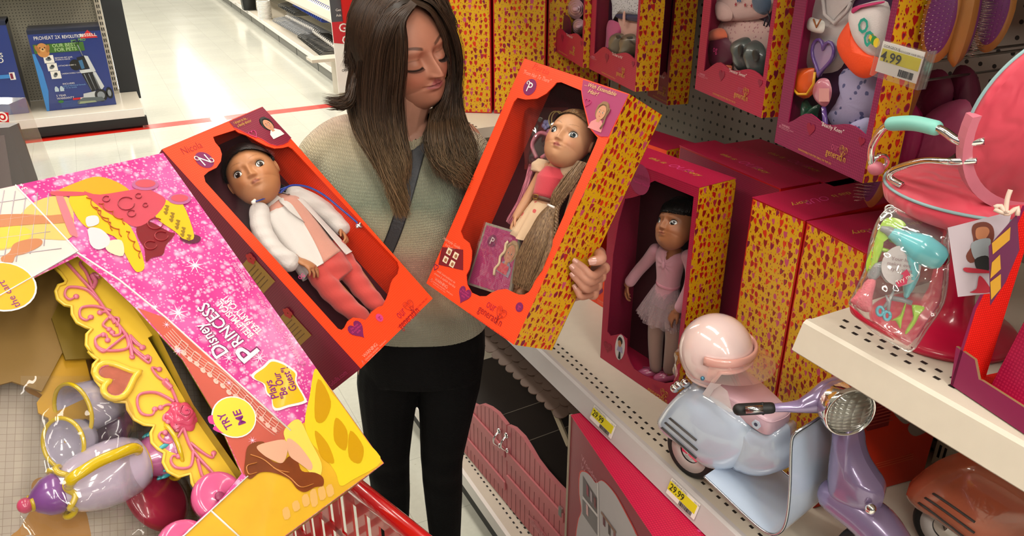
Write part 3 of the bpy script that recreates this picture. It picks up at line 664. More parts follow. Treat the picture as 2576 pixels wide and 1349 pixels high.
# price labels on the rails
def price_tag(y,x,z,rail,h=.034,wd=.085,txt='29.99',label='',lean=.34,left=True):
    Mx=T3(x,y,z)@RZ(-math.pi/2)@RX(-lean)
    t_=thing('price_label',Mx,label,'price label')
    mb=MB().box((0,-.0015,-h),(wd,-.0005,0),M['white']).box((.0,-.002,-h*.72),(wd*.95,-.0015,-h*.18),M['yellowtag'])
    mb.text(txt,.004,-h*.63,h*.56,M['ink'],y=-.0024,bold=.01); mb.text('GORGEOUS DOLL',.003,-h*.15,h*.17,M['ink'],y=-.002); mb.text('DOLL TOY',.07,-h*.15,h*.1,M['ink'],y=-.002)
    rr=random.Random(3)
    xx=wd*.45
    while xx<wd*.88: ww=rr.choice((.0006,.001,.0016)); mb.box((xx,-.0019,-h*.98),(xx+ww,-.0016,-h*.74),M['ink']); xx+=ww+rr.choice((.0006,.001))
    mb.build('printed_card',t_); return t_
def railpt(u,v,xr): return W.at(u,v,xr,0)
p=railpt(1498,990,XM-.012); price_tag(p[1],XM-.0118,ZM-.004,None,label='29.99 yellow price label on the middle shelf rail below the boxed ballerina doll')
p=railpt(1693,1185,XM-.012); price_tag(p[1],XM-.0118,ZM-.004,None,label='29.99 yellow price label on the shelf rail beside the scooter rear wheel')
# ================================================================ DOLL BOXES
def logo(mb,x,z,s,m,m2,y=-.0008):
    """our generation lettering with the scrolled tree-heart"""
    mb.fit('our',(x-.50*s,z+.42*s),(x+.22*s,z+.42*s),.80*s,m2,y=y,bold=-.005); mb.fit('generati n',(x-.95*s,z-.06*s),(x+1.05*s,z-.06*s),.66*s,m,y=y,bold=-.002)
    tr=x+.70*s
    def sp(cx,cz,r,a0,dirn,turns=1.6):
        P=[]; 
        for i in range(22):
            q=i/21; a=a0+dirn*q*turns*6.28; P.append((cx+r*(1-q*.85)*math.cos(a),y-.0003,cz+r*(1-q*.85)*math.sin(a)))
        mb.tube(P,.012*s,m,4,flat=.3)
    def ln(P): mb.tube([(a,y-.0003,b) for a,b in P],.016*s,m,4,flat=.3)
    hp=[(tr+a,z+b) for a,b in [(q[0],q[1]) for q in heart(0,.62*s,.42*s,26,rot=-.15)]]; ln(hp+[hp[0]])
    ln([(tr+.02*s,z+.02*s),(tr-.02*s,z+.3*s),(tr-.06*s,z+.5*s)]); ln([(tr,z+.2*s),(tr+.14*s,z+.42*s)])
    for cx,cz,r,a,dn in ((-.18,.74,.15,-1,1),(.18,.74,.16,4,-1),(-.02,.52,.10,0,1),(.16,.46,.09,3,-1),(-.10,.36,.07,0,1),(0,.0,.13,1.5,1)): sp(tr+cx*s,z+cz*s,r*s,a,dn)
def warn(mb,x,z,s,m,y=-.0008):
    mb.tube([(x,y,z),(x+.5*s,y,z),(x+.25*s,y,z+.45*s),(x,y,z)],.035*s,m,4,flat=.3); mb.text('!',x+.19*s,z+.06*s,.38*s,m,y=y)
    mb.text('WARNING:',x+.75*s,z+.42*s,.6*s,m,y=y,sp=.9); mb.text('CHOKING HAZARD - Small parts.',x+.6*s,z+.08*s,.30*s,m,y=y); mb.text('Not for children under 3 years.',x+.75*s,z-.16*s,.22*s,m,y=y)
def portrait(mb,P2,skin,hair,cloth,y=-.001,hs=1.,side=1):
    """small printed doll portrait: P2 maps unit coords to panel coords"""
    def pl(pts,m,yy): mb.poly([P2(a,b) for a,b in pts],yy,m)
    pl(disc(0,.12,.48*hs,.52),hair,y); 
    pl([(-.5,-.95),(.6,-.95),(.55,-.6),(.25,-.36),(-.15,-.36),(-.45,-.6)],cloth,y-.0003)
    pl([(-.12,-.5),(.14,-.5),(.12,-.2),(-.1,-.2)],skin,y-.0006); pl(disc(0,.0,.33,.40),skin,y-.0009)
    for q in (-.13,.13): pl(disc(q,.03,.055,.04,12),M['white'],y-.0012); pl(disc(q,.03,.032,.038,12),mat('1c100c',.4),y-.0015); pl([(q-.07,.12),(q+.07,.13),(q+.05,.15),(q-.04,.145)],hair,y-.0012)
    pl(disc(0,-.19,.07,.022,12),mat('b4584a',.5),y-.0012); pl([(-.02,-.09),(.025,-.09),(.0,.0)],mat('a66a4c',.5),y-.0011)
    pl([(-.36,.1),(-.33,.3),(-.15,.46),(.15,.46),(.33,.3),(.36,.1),(.44,.3),(.2,.6),(-.2,.6),(-.44,.3)],hair,y-.0013)
DKM=mat('3e0718',.6,name='dark_maroon_card')
def card_box(t_,w,h,d,front,inner,left,right,top,win=None,holes=(),th=.0022,trim=None,floorm=None,back=None,open_front=False):
    outer=[(0,0),(w,0),(w,h),(0,h)]
    f=MB().poly(outer,0,front,th,holes=[win] if win else [],edge=inner); 
    MB().box((0,th,0),(th,d,h),inner).quad([(-.0003,0,0),(-.0003,0,h),(-.0003,d,h),(-.0003,d,0)],left).build('side_panel',t_)
    MB().box((w-th,th,0),(w,d,h),inner).quad([(w+.0003,d,0),(w+.0003,d,h),(w+.0003,0,h),(w+.0003,0,0)],right).build('side_panel',t_)
    tp=MB().box((0,th,h-th),(w,d,h),inner).quad([(0,0,h+.0004),(w,0,h+.0004),(w,d,h+.0004),(0,d,h+.0004)],top); bt=MB().box((0,th,0),(w,d,th),top)
    bt.build('bottom_panel',t_)
    MB().box((0,d,0),(w,d+.001,h),back or DKM).box((th,d-.012,th),(w-th,d-.010,h-th),back or DKM).build('back_panel',t_)
    return f,tp
BOX_W,BOX_H,BOX_D=.274,.49,.116
def frame_of(O,X,Y,Z): return Fr(O,X,Y,Z)
def near(p,k): return CC+(np.array(p)-CC)*k
# ---------------- left held box
BL=Fr(near((.3179,1.2089,1.0238),.93),(.7854,.6151,.0692),(-.4053,.5955,-.6936),(-.4679,.5167,.7170))
wL,hL,dL=.27*.93,.53*.93,.096
lp=lambda pts,F,k,ox,oy: [F.xz(ox+a/k,oy+b/k) for a,b in pts]
boxL=thing('doll_box',BL.M,'bright orange window box with the Nicola doll inside, held on the left','doll box','boxed dolls held by the woman')
del boxL['group']
winL=lp([(262,182),(370,148),(385,160),(420,172),(455,190),(480,205),(520,225),(560,238),(600,235),(628,228),(648,240),(1158,790),(1165,815),(1158,845),(1135,870),(1125,890),(1115,930),(1105,960),(1085,1000),(1060,1008),(1030,1030),(1015,1055),(1000,1070),(975,1062),(940,1058),(915,1075),(900,1105),(885,1118),(868,1112),(225,400),(218,370),(240,350),(280,330),(300,300),(305,265),(295,235),(272,208)],BL,1.927,400,250)
f,tp=card_box(boxL,wL,hL,dL,M['orange'],M['orange_in'],M['maroon'],M['hearts'],M['maroon'],winL)
# printing
mk=mat('9c1020',.5)
f.fit('Nicola',BL.xz(463,390),BL.xz(511,371),.020,mk,y=-.0005,shear=.2,bold=-.012)
x,z=BL.xz(514,403); f.poly(disc(x,z,.0165),-.0006,M['purple']); f.text('N',x,z-.0095,.027,M['white'],y=-.0012,align='CENTER',bold=.0)
f.tube([(x-.011+.004*math.cos(a),-.0014,z+.008+.004*math.sin(a)) for a in np.linspace(0,5,10)],.0009,M['white'],4); f.tube([(x+.011+.004*math.cos(a),-.0014,z-.006+.004*math.sin(a)) for a in np.linspace(3,8,10)],.0009,M['white'],4)
st=[BL.xz(a/2.81,b/2.81) for a,b in [(1618,862),(1850,760),(2058,975),(2035,1005),(2000,1024),(1955,1033),(1905,1020),(1850,985),(1800,965),(1750,950),(1700,925),(1655,905)]]
st[1]=(wL-.0005,hL-.0005)
f.poly(st,-.0006,M['maroon']); f.tube([(a,-.0006,b) for a,b in st[2:]],.0012,mat('e8455a',.5),4,flat=.3)
hc=BL.xz(672,314); ux=.029
portrait(f,lambda a,b:(hc[0]+ux*a*1.0,hc[1]+ux*b*1.05-.002),mat('c98d6c',.5),mat('17120f',.4),M['white'],y=-.0012)
f.fit('I dream to be...',BL.xz(589,315),BL.xz(622,301),.0085,M['gold'],y=-.0022,shear=.3); f.fit('a family doctor',BL.xz(598,322),BL.xz(633,307),.0085,M['gold'],y=-.0022,shear=.3)
hh_=heart(*BL.xz(636,338),.009); f.tube([(a,-.0012,b) for a,b in hh_+hh_[:1]],.0013,M['pinkink'],4,flat=.4)
x,z=BL.xz(1030,800); logo(f,x-.004,z-.004,.034,mk,mat('b01035',.5))
x,z=BL.xz(1015,835); f.fit('FASHIONABLE FUN FOR GIRLS ON THE GO',BL.xz(1002,826),BL.xz(1075,752),.004,mk,y=-.0008)
x,z=BL.xz(920,905); warn(f,x-.012,z-.003,.0155,PALE)
hp=heart(*BL.xz(897,830),.019); f.poly(hp,-.0008,M['purple']); x,z=BL.xz(897,830); f.text('Fits most\n18 inch/46cm\ndolls',x,z+.005,.0055,M['pinkink'],y=-.0012,align='CENTER')
x,z=BL.xz(954,800); f.poly(disc(x,z,.008),-.0008,M['pinkink']); f.text('age\n3+',x,z,.005,M['purple'],y=-.0012,align='CENTER')
fp=f.build('front_panel',boxL); tp.build('top_panel',boxL)
# maroon side print: gold cards with a red rose, web address
sd=MB()
for (u,v) in ((648,690),(740,825)):
    sd=MB()
    c=BL.at(u,v,-.0006,0); yy,zz=c[1],c[2]
    sd.quad([(-.0012,yy-.022,zz-.03),(-.0012,yy-.022,zz+.03),(-.0012,yy+.028,zz+.03),(-.0012,yy+.028,zz-.03)],mat('a87f1e',.4))
    for i in range(5): sd.quad([(-.0016,yy-.012,zz+.012-i*.008),(-.0016,yy-.012,zz+.0135-i*.008),(-.0016,yy+.02,zz+.0135-i*.008),(-.0016,yy+.02,zz+.012-i*.008)],mat('6e4a10',.5))
    for k in range(5): sd.poly(disc(yy-.016+.006*math.cos(k*1.26),zz+.026+.006*math.sin(k*1.26),.005,n=8),-.002-.0002*k,M['red'],plane='yz')
    sd.build('printed_card',boxL)
sd=MB()
c=BL.at(835,950,-.0006,0)
sd.text('OGdolls.com',0,0,.013,M['pinkink'],M4=T3(-.0014,c[1]+.03,c[2]-.012)@RZ(-math.pi/2),y=0,bold=-.01)
sd.build('side_print',boxL)
fm=MB(); fm.quad([(.012,.0045,.02),(wL-.012,.0045,.02),(wL-.012,.0045,hL-.015),(.012,.0045,hL-.015)],M['film']); fm.build('window_film',boxL)
# ---------------- right held box
RB=Fr(near((.5469,1.4532,1.0407),.93),(.2335,-.9682,-.0893),(.8464,.2477,-.4715),(.4786,.0345,.8773))
wR,hR,dR=.295*.93,.53*.93,.125*.93
boxR=thing('doll_box',RB.M,'orange window box with the braided doll, held up in the hand on the right','doll box')
k6,o6x,o6y=1.7302,1050,120
winR=lp([(625,150),(712,186),(720,240),(735,300),(745,345),(770,375),(785,392),(775,420),(498,1045),(485,1064),(465,1075),(440,1075),(410,1062),(385,1050),(350,1055),(320,1068),(300,1082),(270,1082),(235,1066),(215,1030),(212,990),(225,965),(234,925),(236,885),(225,850),(200,830),(188,800),(420,235),(435,218),(470,226),(520,222),(560,200),(590,170),(605,152)],RB,k6,o6x,o6y)
f,tp=card_box(boxR,wR,hR,dR,M['orange'],M['orange_in'],M['maroon'],M['hearts'],M['magenta'],winR)
g6=lambda a,b,y=0.: RB.xz(o6x+a/k6,o6y+b/k6,y)
f.fit('Portia',RB.xz(1338,174),RB.xz(1378,190),.019,mat('dd3320',.5),y=-.0005,shear=.2,bold=-.012); f.fit('"From Hair To There"',RB.xz(1316,185),RB.xz(1384,210),.0115,PALE,y=-.0006,shear=.25,bold=-.005)
x,z=g6(490,172); f.poly(disc(x,z,.0165),-.0006,M['purple']); f.text('P',x,z-.0095,.027,M['white'],y=-.0012,align='CENTER'); f.tube([(x-.008+.003*math.cos(a),-.0014,z+.007+.003*math.sin(a)) for a in np.linspace(0,5,10)],.0009,M['white'],4)
st=lp([(722,140),(918,205),(832,388),(800,388),(775,374),(750,340),(738,290),(724,235),(716,185)],RB,k6,o6x,o6y); st[1]=(wR-.0005,st[1][1])
f.poly(st,-.0006,mat('a23464',.5)); f.tube([(a,-.0006,b) for a,b in st[2:]],.001,mat('e8455a',.5),4,flat=.3)
c=g6(800,290); portrait(f,lambda a,b:(c[0]+.030*a,c[1]+.034*b+.002),mat('c98d6c',.5),mat('8d6a48',.4),mat('d98a8a',.5),y=-.0012)
f.tube([(c[0]+.015+.001*math.sin(i),-.0030,c[1]+.014-i*.0035) for i in range(12)],.0016,mat('7d5f42',.5),6)
f.fit('...With Extendable',RB.xz(1472,216),RB.xz(1550,243),.0105,mat('dfc07a',.5),y=-.0022,shear=.25); f.fit('Hair!',RB.xz(1480,234),RB.xz(1505,243),.0105,mat('dfc07a',.5),y=-.0022,shear=.25)
hp=heart(*g6(742,240),.008); f.tube([(a,-.0014,b) for a,b in hp+hp[:1]],.0012,M['pinkink'],4,flat=.4)
x,z=g6(130,850); f.text('Hairstyle Guide\nIncluded',x+.012,z+.002,.0088,PALE,y=-.0006,shear=.25,align='CENTER')
c0=lp([(108,868),(200,880),(200,970),(92,945)],RB,k6,o6x,o6y); f.poly(c0,-.0006,mat('7a1220',.5)); cx_=sum(q[0] for q in c0)/4; cz_=sum(q[1] for q in c0)/4
for a,b in ((-.012,.008),(.010,.008),(-.012,-.010),(.010,-.010)): f.poly([(cx_+a-.008,cz_+b-.006),(cx_+a+.006,cz_+b-.006),(cx_+a+.006,cz_+b+.007),(cx_+a-.008,cz_+b+.007)],-.0010,M['cream']); f.poly(disc(cx_+a,cz_+b,.004),-.0014,mat('a06a48',.5))
x,z=g6(95,972); f.text('with instructions to\ncreate 6 stylish hairdos',x+.025,z-.004,.0075,PALE,y=-.0006,shear=.25,align='CENTER')
hp=heart(*g6(82,955),.007); f.tube([(a,-.0008,b) for a,b in hp+hp[:1]],.001,M['purple'],4,flat=.4)
x,z=g6(55,1015); warn(f,x,z,.0155,PALE)
hp=heart(*g6(205,1075),.019); f.poly(hp,-.0008,M['purple']); x,z=g6(205,1075); f.text('Fits most\n18 inch/46cm\ndolls',x,z+.005,.0055,M['pinkink'],y=-.0012,align='CENTER')
x,z=g6(445,1130); f.poly(disc(x,z,.009),-.0008,M['purple']); f.text('age\n3+',x,z,.0055,M['pinkink'],y=-.0012,align='CENTER')
x,z=g6(318,1175); logo(f,x-.004,z-.002,.034,mk,mat('b01035',.5)); x,z=g6(225,1155); f.fit('FASHIONABLE FUN FOR GIRLS ON THE GO',RB.xz(1180,790),RB.xz(1278,858),.004,mk,y=-.0008)
f.build('front_panel',boxR); tp.build('top_panel',boxR)
fm=MB(); fm.quad([(.012,.0045,.02),(wR-.012,.0045,.02),(wR-.012,.0045,hR-.015),(.012,.0045,hR-.015)],M['film']); fm.build('window_film',boxR)
# ================================================================ WOMAN
from mathutils.bvhtree import BVHTree
fh=np.array([math.sin(PS),math.cos(PS),0.])
PF=Fr(fh*1.66+RT*-.21,RT,fh,(0,0,1))
toP=lambda p: tuple(PF.R.T@(np.array(p)-PF.O))
rb=lambda x,y,z: toP(RB.w((x,y,z))); blp=lambda x,y,z: toP(BL.w((x,y,z)))
SK=skin_mat('skin','c08068',.5,.10,.35)
person=thing('person',PF.M,'woman with long brown hair in a pastel knit sweater holding two boxed dolls','person')
pm=lambda u,v,y: tuple(PF.at(u,v,y))
# --- body: neck, torso, arms, hand, legs fused into one skin
b=MB()
loft(b,[(-.02,.0,.80,.13,.09),(-.02,.0,.90,.13,.09),(-.025,0,1.05,.115,.08),(-.04,0,1.2,.13,.09),(-.045,0,1.32,.13,.065),(-.04,0,1.36,.09,.05),(-.035,-.005,1.385,.05,.05)],SK)
limb(b,[(-.037,.005,1.33),(-.02,-.012,1.40),(.0,-.03,1.46),(.01,-.03,1.50)],[.056,.050,.049,.05],SK,14,14)
wr=rb(.205,.205,.115); wl=blp(.13,.135,.10)
limb(b,[(-.19,.0,1.325),(-.235,.0,1.22),(-.25,-.03,1.08),(-.22,-.14,1.02),tuple(wl)],[.045,.04,.037,.035,.024],SK,12,30)
limb(b,[(.10,.01,1.325),(.16,.04,1.22),(.215,.06,1.08),(.27,.0,1.05),tuple(wr)],[.045,.04,.037,.035,.024],SK,12,30)
for sx,xs in ((-1,(-.10,-.115,-.115,-.12)),(1,(.055,.035,.022,.01))):
    limb(b,[(xs[0],0,.84),(xs[1],0,.70),(xs[2],0,.46),(xs[3],.02,.09)],[.075,.065,.042,.032],SK,12,24)
# gripping hand, built finger by finger around the back edge of the right box
zc=RB.at(1475,700,wR,0)[2]
mcp=[rb(wR+.006-.002*i,.150+.004*i,zc+.030-.019*i) for i in range(4)]
palmc=rb(.235,.182,zc+.005)
for i,q in enumerate(mcp): limb(b,[tuple(wr),tuple(palmc),q],[.022,.020,.0125],SK,10,12)
def gp(u,v,h): return toP(RB.w(RB.at(u,v,wR+h,0)))
fing=[[(1492,694,.032),(1466,672,.019),(1447,658,.0095)],[(1485,710,.030),(1457,689,.018),(1439,673,.0095)],[(1476,728,.026),(1455,708,.018),(1440,692,.0095)],[(1463,747,.020),(1453,734,.016),(1446,723,.0095)]]
fr_=[(.0078,.0076,.0072,.0062),(.0079,.0078,.0073,.0064),(.0075,.0073,.0069,.0060),(.0066,.0064,.0061,.0052)]
nails=MB(); NM=skin_mat('fingernail','d8a090',.2,.05,.6,coat=.6)
for q,fp_,r in zip(mcp,fing,fr_):
    pts=[q]+[gp(*a) for a in fp_]; limb(b,pts,[r[0]*1.1,r[0]*1.06,r[2]*1.0,r[3]],SK,10,20)
tb=[rb(.245,.165,zc+.045),gp(1508,640,.010),gp(1512,652,.030),gp(1490,658,.022)]
limb(b,[tuple(palmc)]+tb,[.02,.015,.0110,.0108,.0092],SK,10,22)
hand(b,tuple(wl),tuple(np.array(blp(.13,.105,.20))-np.array(blp(.13,.125,.10))),tuple(np.array(blp(.1,.0,.1))-np.array(blp(.1,.1,.1))),.15,SK,thumb=-1,curl=.15)
body=remesh(b,.0021,3,.4,SK); body.vc={}; body.basec=lin('c28c76')
# head
HC=(-.013,-.020,1.527); HM=T3(*HC)@RY(math.radians(-17))@RZ(math.radians(41))@RX(math.radians(17))
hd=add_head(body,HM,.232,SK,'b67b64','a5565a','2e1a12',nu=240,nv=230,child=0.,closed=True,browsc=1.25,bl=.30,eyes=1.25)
# fingernail of the thumb
tn=np.array(gp(1490,658,.022)); cm=np.array(toP(CC)); vn=(cm-tn)/np.linalg.norm(cm-tn); tdir=tn-np.array(gp(1512,652,.030)); tdir/=np.linalg.norm(tdir)
def nail(c,dirv,w,l,par):
    mb=MB(); mb.vc={}; mb.basec=(.62,.33,.27); n=Vector(vn); d=Vector(dirv); d=(d-n*d.dot(n)).normalized(); s=d.cross(n)
    G=[[tuple(Vector(c)+d*(l*(i/6-.5))+s*(w*(j/6-.5)*(1-.25*abs(i/6-.5)))-n*(.0022*(2*(j/6)-1)**2+.0006*(2*i/6-1)**2)) for j in range(7)] for i in range(7)]
    mb.grid(G,NM); return mb.build('fingernail',par)
# 
body.build('body',person)
nail(tn+vn*.0102+tdir*-.001,tdir,.0125,.015,person)
for fp_,r in zip(fing,fr_):
    a=np.array(gp(*fp_[2])); q=np.array(gp(*fp_[1])); dd=(a-q)/np.linalg.norm(a-q); nail(a+vn*(r[3]+.0006)+np.array([-.0,0,.001]),dd,.0085,.010,person)
# upper lashes
LM=mat('140c0a',.6)
for sx in (-1,1):
    lm=MB()
    for i in range(22):
        a=i/21; x=sx*(.088+.135*a); z=-.026-.012*math.sin(a*math.pi); y=hd.y(x,z)
        lm.tube([(x,y+.003,z),(x*1.01,y-.022,z-.012),(x*1.03,y-.040,z-.014+.006*a)],[.0026,.002,.0006],LM,3,hd.M)
    lm.build('eyelashes',person)
# --- sweater
def sweater_mat():
    m=bpy.data.materials.new('knitted_wool'); t=NT(m); tc=t.n('TexCoord').outputs['Object']; s=t.n('SeparateXYZ',{0:tc}); x,y,z=s.outputs
    r=t.mth('MULTIPLY',t.mth('ARCTAN2',x,t.mth('MULTIPLY',t.mth('ADD',y,.45),1.)),.62)
    cx=t.mth('MULTIPLY',t.mth('ADD',r,t.mth('MULTIPLY',t.n('TexNoise',{'Vector':tc,'Scale':12.}).outputs[0],.012)),150.)
    fx_=t.mth('ABSOLUTE',t.mth('SUBTRACT',t.mth('FRACT',cx),.5))
    zz=t.mth('ADD',t.mth('MULTIPLY',t.mth('ADD',z,t.mth('MULTIPLY',y,-.2)),165.),t.mth('MULTIPLY',fx_,1.5))
    v=t.mth('ABSOLUTE',t.mth('SUBTRACT',t.mth('FRACT',zz),.5))
    groove=t.mth('MINIMUM',t.mth('MULTIPLY',t.mth('SUBTRACT',.5,fx_),5.),1.)
    gc=t.mth('MINIMUM',t.mth('MULTIPLY',fx_,9.),1.)
    hgt=t.mth('MULTIPLY',t.mth('MULTIPLY',t.mth('SUBTRACT',1.,t.mth('MULTIPLY',v,1.7)),groove),t.mth('MULTIPLY_ADD',gc,.5,.5))
    fz=t.n('TexNoise',{'Vector':tc,'Scale':700.,'Detail':2.}).outputs[0]; n1=t.n('TexNoise',{'Vector':tc,'Scale':5.,'Detail':3.}).outputs[0]
    zg=t.mth('ADD',t.mth('MULTIPLY_ADD',t.mth('SUBTRACT',n1,.5),.06,z),t.mth('MULTIPLY',t.mth('ABSOLUTE',t.mth('ADD',x,.04)),.12))
    f=t.mth('DIVIDE',t.mth('SUBTRACT',zg,.87),.56)
    c=t.ramp(f,[(0,lin('9a9c86')),(.15,lin('a8a690')),(.25,lin('ddc4a4')),(.35,lin('dea08a')),(.43,lin('dea690')),(.50,lin('ecdcb8')),(.58,lin('d0ccac')),(.66,lin('94a088')),(.78,lin('a3a48c')),(.87,lin('cfc0a0')),(.95,lin('e0bca8'))])
    c=t.mix(t.mth('MULTIPLY',t.mth('SUBTRACT',1.,hgt,clamp=True),.50),c,t.n('Mix',{0:1.,6:c,7:(.34,.33,.30)},data_type='RGBA',blend_type='MULTIPLY').outputs[2])
    c=t.mix(t.mth('MULTIPLY',fz,.10),c,(.72,.68,.6))
    t.out(t.n('BsdfPrincipled',{'Base Color':c,'Roughness':.9,'Sheen Weight':.25,'Specular IOR Level':.1,'Normal':t.n('Bump',{'Height':t.mth('ADD',hgt,t.mth('MULTIPLY',fz,.3)),'Strength':.8,'Distance':.0025}).outputs[0]}).outputs[0]); return m
SWM=sweater_mat(); b=MB()
loft(b,[(-.012,.0,.872,.160,.120),(-.012,0,.90,.166,.125),(-.014,-.002,.96,.163,.125),(-.018,-.003,1.04,.155,.122),(-.026,-.010,1.12,.158,.132),(-.036,-.018,1.19,.166,.140),(-.044,-.014,1.25,.172,.130),(-.046,-.004,1.30,.180,.108),(-.046,.002,1.335,.172,.088),(-.044,.004,1.365,.135,.075),(-.040,.0,1.388,.092,.068),(-.036,-.004,1.400,.070,.062)],SWM,36,ex=2.2)
for sx in (-1,1): b.ell((-.036+sx*.068,-.085,1.215),(.070,.062,.062),SWM,18)
limb(b,[(-.150,.002,1.320),(-.200,.0,1.290),(-.226,-.002,1.235),(-.232,-.015,1.16),(-.238,-.04,1.08),(-.225,-.12,1.03),tuple(np.array(wl)*.94+np.array((-.225,-.12,1.03))*.06)],[.070,.066,.060,.056,.055,.050,.040],SWM,16,42)
limb(b,[(.060,.002,1.320),(.105,.005,1.290),(.138,.01,1.235),(.165,.03,1.16),(.205,.05,1.08),(.250,.01,1.05),tuple(np.array(wr)*.9+np.array((.25,.01,1.05))*.1)],[.070,.064,.056,.052,.050,.046,.036],SWM,16,42)
# soft folds
sw=remesh(b,.0042,9,.6,SWM); V=np.array(sw.v)
f1=.0045*np.sin(V[:,0]*38+V[:,2]*70)*np.exp(-((V[:,2]-.93)/.06)**2)+.004*np.sin((V[:,2]*1.0+V[:,0]*.7)*60)*np.exp(-((V[:,0]+.2)/.06)**2)
V[:,1]-=f1; V[:,0]+=.3*f1
# open the neckline
sw.v=[tuple(p) for p in V]
nk=Vector((-.028,-.045,1.395)); keep=[]
for i,fc in enumerate(sw.f):
    p=V[list(fc)].mean(0); d=((p[0]-nk[0])/.070)**2+((p[1]-nk[1])/.075)**2+((p[2]-nk[2])/.052)**2; keep.append(d>1 and p[2]>.8765)
sw.f=[fc for fc,k in zip(sw.f,keep) if k]; sw.mi=[0]*len(sw.f); sw.sm=[True]*len(sw.f)
SWO=sw.build('sweater',person)
bv=BVHTree.FromPolygons([Vector(p) for p in sw.v],sw.f)
# ribbed neckline and hem
rib=MB(); 
P=[]
for i in range(60):
    a=2*math.pi*i/60; x=nk[0]+.068*math.cos(a); y=nk[1]+.071*math.sin(a)
    h=bv.find_nearest(Vector((x,y,1.395-(.042 if math.sin(a)<0 else .0)*abs(math.sin(a))-.005)))[0]; P.append((h.x,h.y,h.z))
P=np.array(P); P=(np.roll(P,1,0)+P+np.roll(P,-1,0))/3
rib.tube([tuple(p) for p in P],.0048,SWM,8,closed=True); rib.build('neckline',SWO)
# --- crossbody strap
def front(x,z,off=.003):
    h=bv.ray_cast(Vector((x,-1,z)),Vector((0,1,0))); return (h[0].y-off) if h[0] is not None else -.1
ctr=[(1125,285,.03),(1100,303,-.02),(1078,320,-.08),(1064,338,-.125),(1048,385,-.15),(1037,430,-.15),(1022,490,-.15),(1005,550,-.15),(985,605,-.15),(958,665,-.14),(925,730,-.13),(890,800,-.12)]
pc=smooth_path([pm(*c) for c in ctr],66); mb=MB(); G=[]
for i,p in enumerate(pc):
    a=np.array(pc[max(0,i-1)]);c=np.array(pc[min(len(pc)-1,i+1)]); d=c-a; d/=np.linalg.norm(d); side=np.array((d[2],0,-d[0])); side/=np.linalg.norm(side); row=[]
    for k in np.linspace(-1,1,7):
        q=np.array(p)+side*k*.0128
        y=p[1] if i<10 else front(q[0],q[2],.0035+.0015*(1-k*k)); row.append((q[0],y,q[2]))
    G.append(row)
G=np.array(G); 
for _ in range(3): G[1:-1,:,1]=(G[:-2,:,1]+G[1:-1,:,1]*2+G[2:,:,1])/4
STR=mat('3a3b40',.55,bump=.55,bscale=150,name='pebbled_leather')
back=G.copy(); back[:,:,1]+=.003
mb.grid(G,STR,flip=True).grid(back,STR)
for e,fl in ((0,False),(6,True)): mb.grid(np.stack([G[:,e],back[:,e]],1),STR,flip=fl); mb.tube([tuple(q+np.array((0,-.0003,0))) for q in G[:,e]],.0012,mat('17171a',.5),5)
mb.build('bag_strap',person)
# --- jeans
JM=mat('050506',.85,bump=.4,bscale=260,noise=.3,spec=.15,name='black_denim'); b=MB()
loft(b,[(-.015,.005,.80,.158,.115),(-.015,.003,.85,.158,.115),(-.012,.0,.90,.150,.108)],JM,28)
loft(b,[(-.015,.005,.74,.150,.110),(-.015,.005,.80,.158,.115)],JM,28,seg=1)
lg=[((-.088,.005,.80),(-.103,.0,.70),(-.112,-.008,.58),(-.118,-.010,.465),(-.122,.0,.33),(-.128,.01,.19),(-.130,.015,.09)),((.062,.005,.80),(.050,.0,.70),(.036,-.008,.58),(.024,-.010,.465),(.022,.0,.33),(.020,.01,.19),(.018,.015,.09))]
for i,L in enumerate(lg): limb(b,L,[.082,.080,.066,.0555,.052,.045,.042],JM,18,50,flat=1.08,upv=(0,1,0))
jn=remesh(b,.0042,5,.5,JM); V=np.array(jn.v); V[:,1]-=.003*np.sin(V[:,2]*70+V[:,0]*20)*np.exp(-((V[:,2]-.46)/.08)**2); jn.v=[tuple(p) for p in V]
jn.build('jeans',person)
for sx,x in ((0,-.130),(1,.018)):
    sb=MB(); limb(sb,[(x,.05,.045),(x,-.02,.04),(x,-.12,.03),(x,-.17,.025)],[.042,.044,.040,.026],JM,14,20,flat=.75,upv=(0,0,1)); sb.box((x-.042,-.19,.0),(x+.042,.09,.012),JM,bev=.005); sb.build('shoe',person)
# --- hair
def hair_grad(name):
    m=bpy.data.materials.new(name); t=NT(m); tc=t.n('TexCoord').outputs['Object']; z=t.n('SeparateXYZ',{0:tc}).outputs[2]
    a=t.n('Attribute',attribute_name='Col').outputs['Color']
    f=t.mth('DIVIDE',t.mth('SUBTRACT',1.44,z),.26,clamp=True); f=t.mth('POWER',f,1.3)
    c=t.mix(f,lin('3b291d'),lin('9c8160')); c=t.n('Mix',{0:1.,6:c,7:a},data_type='RGBA',blend_type='MULTIPLY').outputs[2]
    t.out(t.n('BsdfPrincipled',{'Base Color':c,'Roughness':.42,'Specular IOR Level':.3,'Sheen Weight':.0}).outputs[0]); return m
HMAT=hair_grad('long_brown_hair'); hr=MB(); hr.vc={}
P=hd.P; c0=np.array((0,.02,.02)); cap=c0+(P-c0)*1.085; X_,Y_,Z_=P[...,0],P[...,1],P[...,2]
hl=.435-1.7*X_**2-.12*np.abs(X_+.04)
kp=((Y_<-.02)&(Z_>hl))|((Y_>=-.02)&(Z_>-.30)); kp|=(np.abs(X_)>.30)&(Y_>-.16)&(Z_>-.3)
o=len(hr.v); hr.grid(cap,HMAT,hd.M,cu=True,keep=kp); cc_=np.ones((cap.shape[0]*cap.shape[1],3))*.8; hr.vc[o]=cc_*.5
